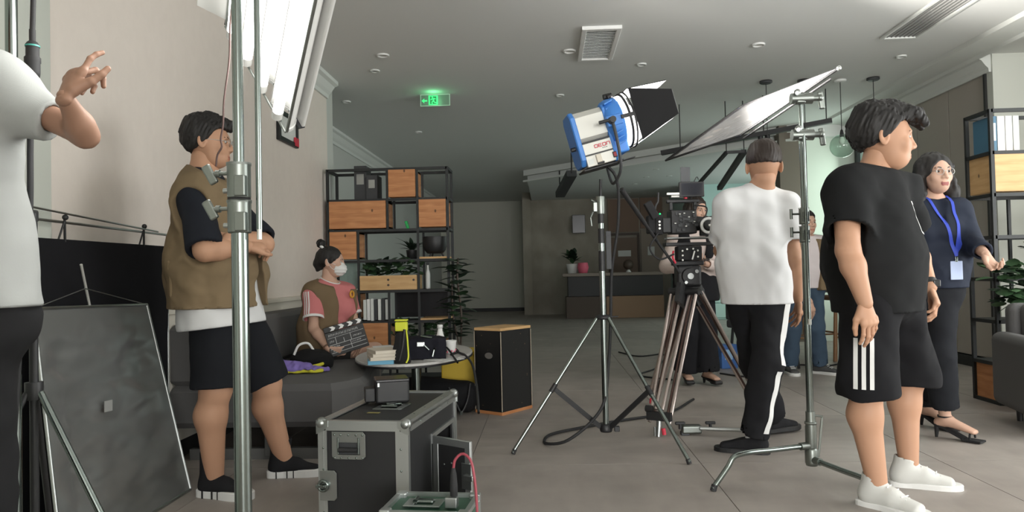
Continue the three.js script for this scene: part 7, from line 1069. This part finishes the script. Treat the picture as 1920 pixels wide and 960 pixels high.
  const mo = obj('monitor', [rbox(0.165, 0.1, 0.025, 0.035, 0.405, 0.02, 0.005)], M.black, g); obj('monitor_screen', box(0.14, 0.078, 0.002, 0.035, 0.406, 0.0335), M.screen, mo); obj('sun_hood', [placeG(rbox(0.07, 0.1, 0.006, 0, 0, 0, 0.002), [-0.0, 0.505, 0.01], 0, 0.3, 0)], M.darkGrey, mo); obj('monitor_arm', [rod([0.03, 0.35, 0], [0.035, 0.37, 0.01], 0.01), hose([[0.06, 0.46, 0], [0.08, 0.49, 0], [0.09, 0.47, 0.0]], 0.003, 14)], M.black, mo);
  obj('rear_arm', [rod([-0.1, 0.36, 0.02], [-0.02, 0.36, 0.02], 0.008), rbox(0.1, 0.016, 0.016, -0.08, 0.378, 0.02, 0.003)], M.aluMatt, g); obj('antenna', hose([[-0.21, 0.25, 0.0], [-0.2, 0.3, 0.0], [-0.185, 0.33, 0], [-0.18, 0.39, 0]], 0.007, 20), M.black, g);
  obj('transmitter', placeG(rbox(0.05, 0.12, 0.05, 0, 0, 0, 0.006), [-0.24, 0.27, 0.05], 0, 0, 0.5), M.blackMatt, g); obj('recorder', rbox(0.16, 0.092, 0.09, 0.0, -0.016, 0.03, 0.008), M.blackMatt, g); obj('side_controls', [[-0.05, 0.0], [-0.02, 0.01], [0.02, 0.012], [0.05, 0.0], [-0.05, -0.03], [0.05, -0.04], [-0.05, -0.06]].map(([x, yy]) => rod([x, yy, 0.075], [x, yy, 0.082], 0.006)).concat([placeG(rbox(0.01, 0.06, 0.006, 0, 0, 0, 0.003), [0.02, -0.03, 0.08], 0, 0, -0.3)]), M.aluMatt, g); obj('red_cable', hose([[-0.1, 0.0, 0.04], [-0.11, -0.04, 0.06], [-0.095, -0.08, 0.07]], 0.007, 20), M.red, g); obj('black_cable', [hose([[-0.2, 0.12, 0.05], [-0.26, 0.02, 0.07], [-0.2, -0.05, 0.06], [-0.1, -0.02, 0.06]], 0.006, 30), hose([[0.05, 0.3, 0.03], [0.12, 0.28, 0.06], [0.1, 0.2, 0.08]], 0.005, 24)], M.rubber, g);
}
// low steel bar on the floor behind the tripod (arm of another stand)
{
  const a = onPlaneY(1268, 800, 0.05), b = onPlaneY(1420, 806, 0.05), g = thing('low_stand_arm', 'low steel arm with black knobs on the floor beside the tripod', 'stand arm', [a.x, 0, a.z]); const L = (p, y = 0.045) => V(p.x - a.x, y, p.z - a.z);
  obj('arm', rod(L(a).lerp(L(b), 0.3), L(b), 0.012), M.alu, g); obj('clamp', [rbox(0.12, 0.05, 0.06, 0.09, 0.035, 0, 0.012)], M.castSteel, g); for (const x of [0.02, 0.2]) obj('knob', [rod([x, 0.04, 0.02], [x, 0.075, 0.02], 0.01), rbox(0.06, 0.018, 0.02, x, 0.075, 0.02, 0.006)], M.black, g); obj('foot_plate', rbox(0.05, 0.02, 0.05, 0.05, 0.01, 0, 0.004), M.darkGrey, g); obj('foot_plate', rbox(0.05, 0.03, 0.05, b.x - a.x, 0.015, b.z - a.z, 0.004), M.darkGrey, g);
}
// ---------------------------------------------------------------- grip stand with silver reflector
{
  const base = onPlaneY(1517, 884, 0), bx = 1.243, bz = -3.60, g = thing('grip_stand', 'chrome grip stand with sliding legs carrying the silver reflector', 'light stand', [bx, 0, bz]);
  const Y = (py) => at(1505, py, 3.56).y, y1 = Y(455), y2 = Y(390), y3 = Y(262), lo = Y(835);
  obj('lower_tube', rod([0, 0.14, 0], [0, y1 + 0.03, 0], 0.0165, 0.0165, 26), M.chrome, g); obj('middle_tube', rod([0, y1, 0], [0, y3 - 0.02, 0], 0.0135, 0.0135, 24), M.chrome, g); obj('upper_tube', rod([0, y3 - 0.05, 0], [0, Y(190), 0], 0.0095, 0.0095, 20), M.chrome, g);
  const col = (a, c) => { const p = obj('clamp_collar', [lathe([[0.014, a], [0.023, a], [0.024, a + 0.006], [0.024, c - 0.006], [0.026, c], [0.014, c]], 24), rbox(0.03, (c - a) * 0.6, 0.02, 0.0, a + (c - a) * 0.45, 0.02, 0.003)], M.castSteel, g), h = (a + c) / 2 + 0.01; obj('tee_handle', [rod([-0.02, h, 0], [-0.062, h, 0.004], 0.005), rod([-0.062, h - 0.024, 0.004], [-0.062, h + 0.024, 0.004], 0.007)], M.castSteel, p); }; col(y1, (y1 + y2) / 2 - 0.004); col((y1 + y2) / 2 + 0.004, y2);
  obj('base_sleeve', [lathe([[0.0165, 0.14], [0.026, 0.14], [0.026, 0.24], [0.022, 0.25], [0.022, 0.31], [0.0165, 0.31]], 24), rod([0.02, 0.29, 0], [0.055, 0.288, 0.01], 0.005), lathe([[0.0165, 0.25], [0.0275, 0.25], [0.0275, 0.262], [0.0165, 0.262]], 24), lathe([[0, 0.05], [0.026, 0.055], [0.03, 0.07], [0.03, 0.13], [0.0165, 0.14]], 24), placeG(rbox(0.012, 0.19, 0.006, 0, 0, 0, 0.003), [0.044, 0.19, 0], 0, 0, -0.12)], M.castSteel, g);
  const foot = (f, y) => { const e = V(f.x - bx, 0.012, f.z - bz), d = e.clone().setY(0).normalize(), k = e.clone().setY(0).length(); const a = d.clone().multiplyScalar(0.03).setY(y), m = d.clone().multiplyScalar(k - 0.13).setY(y + 0.002); const pts = [a, a.clone().lerp(m, 0.5), m.clone().addScaledVector(d, -0.05), m.clone().addScaledVector(d, 0.015).add(V(0, -0.012, 0)), m.clone().addScaledVector(d, 0.045).add(V(0, -0.05, 0)), e]; const l = obj('leg', hose(pts, 0.0125, 50, 14), M.chrome, g); obj('rubber_tip', rod(e.clone().add(V(0, 0.016, 0)).addScaledVector(d, -0.01), e.clone().add(V(0, -0.011, 0)), 0.014), M.rubber, l); obj('leg_socket', rod(d.clone().multiplyScalar(0.015).setY(y), d.clone().multiplyScalar(0.065).setY(y), 0.018), M.castSteel, l); };
  foot(onPlaneY(1337, 921, 0), 0.15); foot(onPlaneY(1682, 962, 0), 0.085); foot(V(1.42, 0, -4.1), 0.115);
  // lower grip head
  const gh = (y, name) => { const p = obj(name, [rod([-0.05, y, 0.012], [-0.036, y, 0.012], 0.026, 0.026, 28), rod([-0.036, y, 0.012], [0.05, y, 0.012], 0.024, 0.027, 28), rbox(0.05, 0.055, 0.04, -0.005, y, 0.012, 0.012, 3), rod([0.05, y, 0.012], [0.085, y, 0.012], 0.014)], M.castSteel, g); obj('wing_handle', [placeG(rbox(0.028, 0.085, 0.016, 0, 0, 0, 0.008, 3), [0.092, y - 0.012, 0.012], 0, 0, 0.12), ball(0.018, 0.088, y, 0.012)], M.castSteel, p); obj('bolt', [ball(0.017, -0.02, y + 0.028, 0.02), rod([-0.03, y + 0.02, 0.03], [-0.03, y + 0.02, 0.045], 0.01)], M.steel, p); };
  gh(y3 + 0.02, 'grip_head'); gh(Y(186), 'grip_head');
  const rx = at(1511, 300, 3.5), ry = at(1529, 606, 3.4); obj('hanging_arm', rod([rx.x - bx, y3 + 0.02, 0.03], [ry.x - bx, ry.y, 0.06], 0.0072, 0.0072, 16), M.chrome, g); obj('arm_tip', rod([ry.x - bx, ry.y - 0.012, 0.06], [ry.x - bx, ry.y + 0.014, 0.06], 0.0085), M.aluMatt, g);
}
{
  const A = V(1.628, 2.081, -4.10), B = V(1.280, 2.038, -4.77), C = V(0.862, 1.769, -5.24), D = V(1.209, 1.812, -4.57), O = V().add(A).add(B).add(C).add(D).multiplyScalar(0.25), L = (p) => p.clone().sub(O), g = thing('silver_reflector', 'silver cloth reflector in a black frame on the grip stand', 'reflector', O);
  const n = V().crossVectors(B.clone().sub(A), D.clone().sub(A)).normalize(); if (n.x > 0) n.negate();
  const ge = new THREE.PlaneGeometry(1, 1, 60, 60), p = ge.attributes.position; for (let i = 0; i < p.count; i++) { const u = p.getX(i) + 0.5, v = p.getY(i) + 0.5, q = L(A).lerp(L(B), u), q2 = L(D).lerp(L(C), u); q.lerp(q2, v); const e = Math.min(1, 5 * Math.min(u, 1 - u, v, 1 - v)); q.addScaledVector(n, e * (0.006 * noise3(u * 4, v * 9, 1) + 0.003 * noise3(u * 12, v * 22, 4) - 0.025 * Math.sin(u * Math.PI) * Math.sin(v * Math.PI)) - 0.004); p.setXYZ(i, q.x, q.y, q.z); } ge.computeVertexNormals();
  obj('silver_cloth', ge, two(std([0.86, 0.85, 0.86], 0.2, 0.88)), g);
  const back = ge.clone().translate(n.x * -0.004, n.y * -0.004, n.z * -0.004); obj('black_backing', back, two(cloth([0.012, 0.012, 0.013])), g);
  obj('frame_bar', [rod(L(A), L(B), 0.007), rod(L(B), L(C), 0.007), rod(L(C), L(D), 0.007), rod(L(D), L(A), 0.007), rod(L(A).addScaledVector(n, -0.03).lerp(L(D), 0.1), L(D).addScaledVector(n, -0.03), 0.008)], M.black, g); obj('frame_tip', ball(0.014, ...L(A).toArray()), M.alu, g);
  obj('mount_arm', rod(L(A).lerp(L(D), 0.42).addScaledVector(n, -0.01), L(V(1.24, 1.80, -3.59)), 0.0085), M.castSteel, g);
}
// ---------------------------------------------------------------- reception at the back
{
  const d = thing('reception_desk', 'long brown reception desk with dark band in the dim background', 'desk', [1.45, 0, -16.0]);
  obj('counter_top', rbox(2.2, 0.07, 0.7, 0, 0.93, 0, 0.01), std([0.20, 0.16, 0.13], 0.5), d); obj('dark_band', box(2.0, 0.42, 0.56, 0.02, 0.685, -0.02), M.black, d); obj('front_panel', box(1.2, 0.46, 0.6, 0.42, 0.235, -0.01), std([0.28, 0.17, 0.10], 0.6), d); obj('side_panel', box(0.85, 0.46, 0.58, -0.6, 0.235, -0.01), M.brownDark, d);
  const pz = -17.6; const dr = structGroup('door_1'); obj('door_leaf', box(0.62, 1.75, 0.04, 1.86, 0.9, pz + 0.05), std([0.17, 0.115, 0.08], 0.6), dr); obj('door_frame', [box(0.05, 1.85, 0.08, 1.52, 0.92, pz + 0.05), box(0.05, 1.85, 0.08, 2.2, 0.92, pz + 0.05), box(0.73, 0.05, 0.08, 1.86, 1.86, pz + 0.05)], M.brownDark, dr);
  const wp = structGroup('wall_wood'); for (const [x, w, y, h, m] of [[1.86, 0.72, 2.3, 0.78, 0], [2.52, 0.52, 1.0, 1.9, 1], [2.52, 0.52, 2.35, 0.72, 0]]) obj('wood_panel', box(w, h, 0.04, x, y, pz + 0.03), m ? std([0.30, 0.25, 0.20], 0.6) : std([0.20, 0.125, 0.08], 0.6), wp);
  const nt = (px, py, w, h, label) => { const q = at(px, py, 17.3), o = obj('wall_notice', box(w, h, 0.01), M.cornice); o.position.set(q.x, q.y, pz + 0.085); tag(o, label, 'notice'); }; nt(1172, 475, 0.3, 0.14, 'small pale notice on the brown reception door'); nt(1222, 470, 0.16, 0.2, 'white paper on the beige panel right of the reception door');
  const tv = thing('wall_screen', 'small dark screen mounted high on the stone wall', 'screen', at(1085, 420, 17.0)); obj('screen_body', rbox(0.3, 0.42, 0.05, 0, 0, 0, 0.01), M.blackGloss, tv); obj('screen_mount', rod([0, 0, -0.02], [0, 0, -0.45], 0.03), M.black, tv);
  const dp = thing('desk_plant', 'potted plant with red pot on the reception desk', 'plant', [at(1073, 508, 16).x, 0.966, -15.9]); obj('pot', lathe([[0, 0], [0.1, 0], [0.13, 0.2], [0.12, 0.2], [0, 0.05]], 20), M.white, dp); foliage(dp, 'rubber', 22, 33, (i, r) => ({ pos: V((r() - 0.5) * 0.1, 0.2 + r() * 0.2, 0), tilt: 0.3 + r(), turn: r() * 6.28 }), [M.leafDark, M.leaf], 1.5);
  const rp = obj('red_vase', lathe([[0, 0], [0.09, 0], [0.12, 0.12], [0.1, 0.22], [0.09, 0.22], [0, 0.05]], 20), M.pink); rp.position.set(at(1085, 508, 16).x + 0.08, 0.966, -15.75); tag(rp, 'pinkish red vase on the reception desk', 'vase');
  const cl = thing('desk_globe', 'small dark round ornament on the reception desk', 'ornament', [at(1176, 505, 16).x, 0.966, -15.85]); obj('globe', ball(0.11, 0, 0.16, 0), M.brownDark, cl); obj('stand', lathe([[0, 0], [0.06, 0], [0.02, 0.06], [0, 0.06]], 16), M.white, cl);
}
// ---------------------------------------------------------------- pantry: mint cabinets, bar with stools, blue box, cables
{
  const c = thing('mint_cabinet', 'pale mint cabinet with drawers seen beside the white tee man', 'cabinet', [at(1372, 560, 14.9).x, 0, -14.9]); obj('carcass', rbox(1.1, 1.5, 0.5, 0, 0.75, 0, 0.01), M.mint, c); for (let k = 0; k < 5; k++) { const q = obj('drawer', rbox(1.06, 0.27, 0.03, 0, 0.18 + k * 0.29, 0.26, 0.006), std([0.55, 0.76, 0.70], 0.5), c); obj('handle', rbox(0.2, 0.02, 0.03, 0.0, 0.26 + k * 0.29, 0.285, 0.006), M.steel, q); }
  const b = thing('bar_table', 'high dark bar table in front of the pale pantry wall', 'table', [3.25, 0, -8.9]); obj('bar_top', rbox(1.7, 0.06, 0.45, 0, 1.04, 0, 0.006), std([0.10, 0.085, 0.075], 0.5), b); obj('apron', rbox(1.6, 0.10, 0.04, 0, 0.95, 0.18, 0.004), std([0.24, 0.20, 0.18], 0.5), b); for (const [x, z] of [[-0.78, 0.18], [0.78, 0.18], [-0.78, -0.18], [0.78, -0.18]]) obj('leg', rbox(0.05, 1.0, 0.05, x, 0.5, z, 0.004), M.ironFrame, b);
  const stool = (p, turn, label) => { const s = thing('bar_stool', label, 'stool', p, turn, 'bar stools'); const wd = std([0.26, 0.135, 0.06], 0.55); obj('seat', [rbox(0.38, 0.05, 0.38, 0, 0.66, 0, 0.02, 3)], std([0.16, 0.09, 0.05], 0.6), s); const bk = slab(Array.from({ length: 17 }, (_, i) => { const a = Math.PI * i / 16; return [Math.cos(a) * 0.2, Math.sin(a) * 0.2]; }).concat(Array.from({ length: 17 }, (_, i) => { const a = Math.PI * (1 - i / 16); return [Math.cos(a) * 0.175, Math.sin(a) * 0.175]; })), 0.18, 0.006).rotateX(-Math.PI / 2); obj('backrest', bk.translate(0, 0.80, 0.0), std([0.07, 0.07, 0.075], 0.8), s); for (const [x, z] of [[-1, 1], [1, 1], [-1, -1], [1, -1]]) obj('leg', rod([x * 0.14, 0.65, z * 0.14], [x * 0.21, 0, z * 0.21], 0.018, 0.022), wd, s); obj('footrest', [rod([-0.18, 0.25, 0.18], [0.18, 0.25, 0.18], 0.01), rod([-0.18, 0.25, -0.18], [0.18, 0.25, -0.18], 0.01), rod([-0.18, 0.3, -0.18], [-0.18, 0.3, 0.18], 0.01), rod([0.18, 0.3, -0.18], [0.18, 0.3, 0.18], 0.01)], wd, s); return s; };
  stool([at(1556, 640, 8.3).x, 0, -8.15], 0.2, 'wooden bar stool with grey back right of the grip stand'); stool([at(1462, 640, 8.3).x, 0, -8.1], -0.2, 'wooden bar stool half hidden behind the man in jeans');
  const bl = thing('blue_box', 'small blue box with white label on the floor behind tripod', 'box', [at(1356, 676, 7.6).x, 0, -7.55], 0.2); obj('box_body', rbox(0.17, 0.24, 0.13, 0, 0.12, 0, 0.006), std([0.05, 0.15, 0.42], 0.5), bl); obj('box_label', box(0.08, 0.1, 0.002, -0.01, 0.14, 0.066), std([0.35, 0.55, 0.75], 0.5), bl);
  tag(obj('floor_cable', hose([onPlaneY(1350, 700, 0.008), onPlaneY(1400, 706, 0.008), onPlaneY(1450, 692, 0.008), onPlaneY(1500, 684, 0.008), onPlaneY(1545, 686, 0.008), onPlaneY(1600, 676, 0.008)], 0.008, 60), M.rubber), 'black cable across the floor behind the man in jeans', 'cable');
  tag(obj('floor_cable', hose([onPlaneY(1160, 660, 0.008), onPlaneY(1200, 668, 0.008), onPlaneY(1240, 664, 0.008), onPlaneY(1230, 690, 0.008), onPlaneY(1200, 704, 0.008), onPlaneY(1260, 712, 0.008)], 0.008, 60), M.rubber), 'black cable lying on the floor behind the lamp stand', 'cable');
  const st = thing('side_chair', 'dark low chair behind the white tee man', 'chair', [2.15, 0, -7.5], 0.5); obj('seat', rbox(0.5, 0.08, 0.5, 0, 0.44, 0, 0.02), M.darkGrey, st); obj('backrest', rbox(0.5, 0.4, 0.06, 0, 0.68, -0.23, 0.02), M.darkGrey, st); for (const [x, z] of [[-0.2, 0.2], [0.2, 0.2], [-0.2, -0.2], [0.2, -0.2]]) obj('leg', rod([x, 0.42, z], [x * 1.15, 0, z * 1.15], 0.014), M.black, st);
}
// ---------------------------------------------------------------- right shelving with folders and plants
{
  const P = [3.155, 0, -5.34], cw = 0.285, rh = 0.2975, g = shelving('bookshelf', 'black iron shelf with folders and pale wooden boxes at right edge', P, 4, 7, cw, rh, 0.30), S = (c, r, y = 0, z = -0.15) => [P[0] + c * cw, r * rh + y, P[2] + z];
  for (const c of [1, 2, 3]) for (const z of [0, -0.3]) obj('post', box(0.02, 5 * rh, 0.02, c * cw, 2.5 * rh, z), M.ironFrame, g);
  const wb = (c0, c1, r, mat) => { const w = (c1 - c0) * cw - 0.03, h = rh - 0.03, x = (c0 + c1) / 2 * cw, y = (r + 0.5) * rh - 0.004; obj('wooden_box', [box(w, h, 0.018, x, y, 0.0), box(w, 0.018, 0.28, x, y + h / 2 - 0.009, -0.15), box(w, 0.018, 0.28, x, y - h / 2 + 0.009, -0.15), box(0.018, h, 0.28, x - w / 2 + 0.0, y, -0.15), box(0.018, h, 0.28, x + w / 2 - 0.009, y, -0.15), box(w, h, 0.012, x, y, -0.3)], mat, g); };
  wb(0, 2, 5, M.woodC); wb(0, 2, 0, M.woodA); wb(2, 3, 4, M.woodC); obj('wooden_board', box(4 * cw - 0.02, 0.016, 0.29, 2 * cw, 6 * rh - 0.006, -0.15), M.woodC, g); for (const r of [1, 2, 3, 4]) obj('metal_board', box(4 * cw - 0.02, 0.008, 0.29, 2 * cw, r * rh - 0.004, -0.15), M.ironFrame, g);
  const fo = (x, w, m, label, h = 0.25) => { const f = thing('folder', label, 'folder', [P[0] + x, 6 * rh + 0.004, P[2] - 0.15]); obj('folder_cover', rbox(w, h, 0.22, 0, h / 2, 0, 0.003), m, f); obj('folder_spine', [box(w * 0.6, h * 0.5, 0.002, 0, h * 0.55, 0.111)], M.paper, f); };
  fo(0.045, 0.04, std([0.06, 0.16, 0.25], 0.5), 'blue folder at the near end of the right shelf'); fo(0.095, 0.05, M.paper, 'white folder beside the blue folder on the right shelf'); fo(0.15, 0.045, M.paper, 'second white folder from the blue one on the right shelf'); fo(0.2, 0.04, M.cornice, 'pale grey folder rightmost of the row on the right shelf');
  const pl = thing('pot_plant', 'small potted plant standing on the right shelf', 'plant', S(1.35, 4 - 1, 0.003, -0.08)); obj('pot', lathe([[0, 0], [0.05, 0], [0.06, 0.09], [0.055, 0.09], [0, 0.02]], 20), M.darkGrey, pl); foliage(pl, 'small', 40, 41, bush(0.2, 0.14, 0.16, 0.08), [M.leaf, M.leafDark], 1.2);
  const bp = thing('leafy_plant', 'large green leafy plant behind the grey armchair', 'plant', [3.28, 0, -5.15]); obj('pot', lathe([[0, 0], [0.11, 0], [0.14, 0.25], [0.13, 0.25], [0, 0.2]], 24), M.black, bp); obj('stem', [hose([[0, 0.22, 0], [0.03, 0.6, 0], [0, 0.95, 0]], 0.012, 16)], M.brownDark, bp); foliage(bp, 'broad', 150, 47, (i, r) => ({ pos: V((r() - 0.5) * 0.46, 0.68 + r() * 0.3, (r() - 0.5) * 0.32), tilt: 0.5 + r() * 1.1, turn: r() * 6.28 }), [M.leaf, M.leaf2, M.leafDark], 1.15); foliage(bp, 'long', 14, 49, (i, r) => ({ pos: V(0, 0.75, 0.02), tilt: 1.0 + r() * 0.6, turn: r() * 6.28 }), [M.leaf2], 1.0);
}
// grey armchair at the right edge
{
  const p = [3.2, 0, -4.5], g = thing('armchair', 'dark grey fabric armchair at the right edge of the room', 'armchair', p, R(-12));
  const sh = (w, h, d, x, y, z, r) => rbox(w, h, d, x, y, z, r, 5);
  const arm = (s) => netMesh((x, y, z) => { const q = Math.max(Math.abs(x - s * 0.36) - 0.02, Math.abs(z) - 0.27, Math.abs(y - 0.36 - 0.0) - 0.16 + Math.abs(z) * 0.06); return q - 0.06; }, V(s * 0.36 - 0.14, 0.05, -0.42), V(s * 0.36 + 0.14, 0.66, 0.42), 0.012);
  obj('arm', sh(0.13, 0.46, 0.66, -0.37, 0.33, 0, 0.055), M.sofa, g); obj('arm', sh(0.13, 0.46, 0.66, 0.37, 0.33, 0, 0.055), M.sofa, g); obj('seat_cushion', sh(0.62, 0.16, 0.6, 0, 0.36, 0.02, 0.05), M.sofa, g); obj('seat_base', sh(0.7, 0.22, 0.62, 0, 0.2, 0, 0.04), M.sofa, g); obj('backrest', sh(0.68, 0.56, 0.14, 0, 0.46, -0.3, 0.055), M.sofa, g); obj('back_cushion', placeG(sh(0.58, 0.34, 0.14, 0, 0, 0, 0.06), [0, 0.58, -0.19], -0.18, 0, 0), M.sofa, g);
  for (const [x, z] of [[-0.3, 0.26], [0.3, 0.26], [-0.3, -0.26], [0.3, -0.26]]) obj('leg', rod([x, 0.1, z], [x, 0, z], 0.022, 0.016), M.black, g);
}
renderer.render(scene, camera);
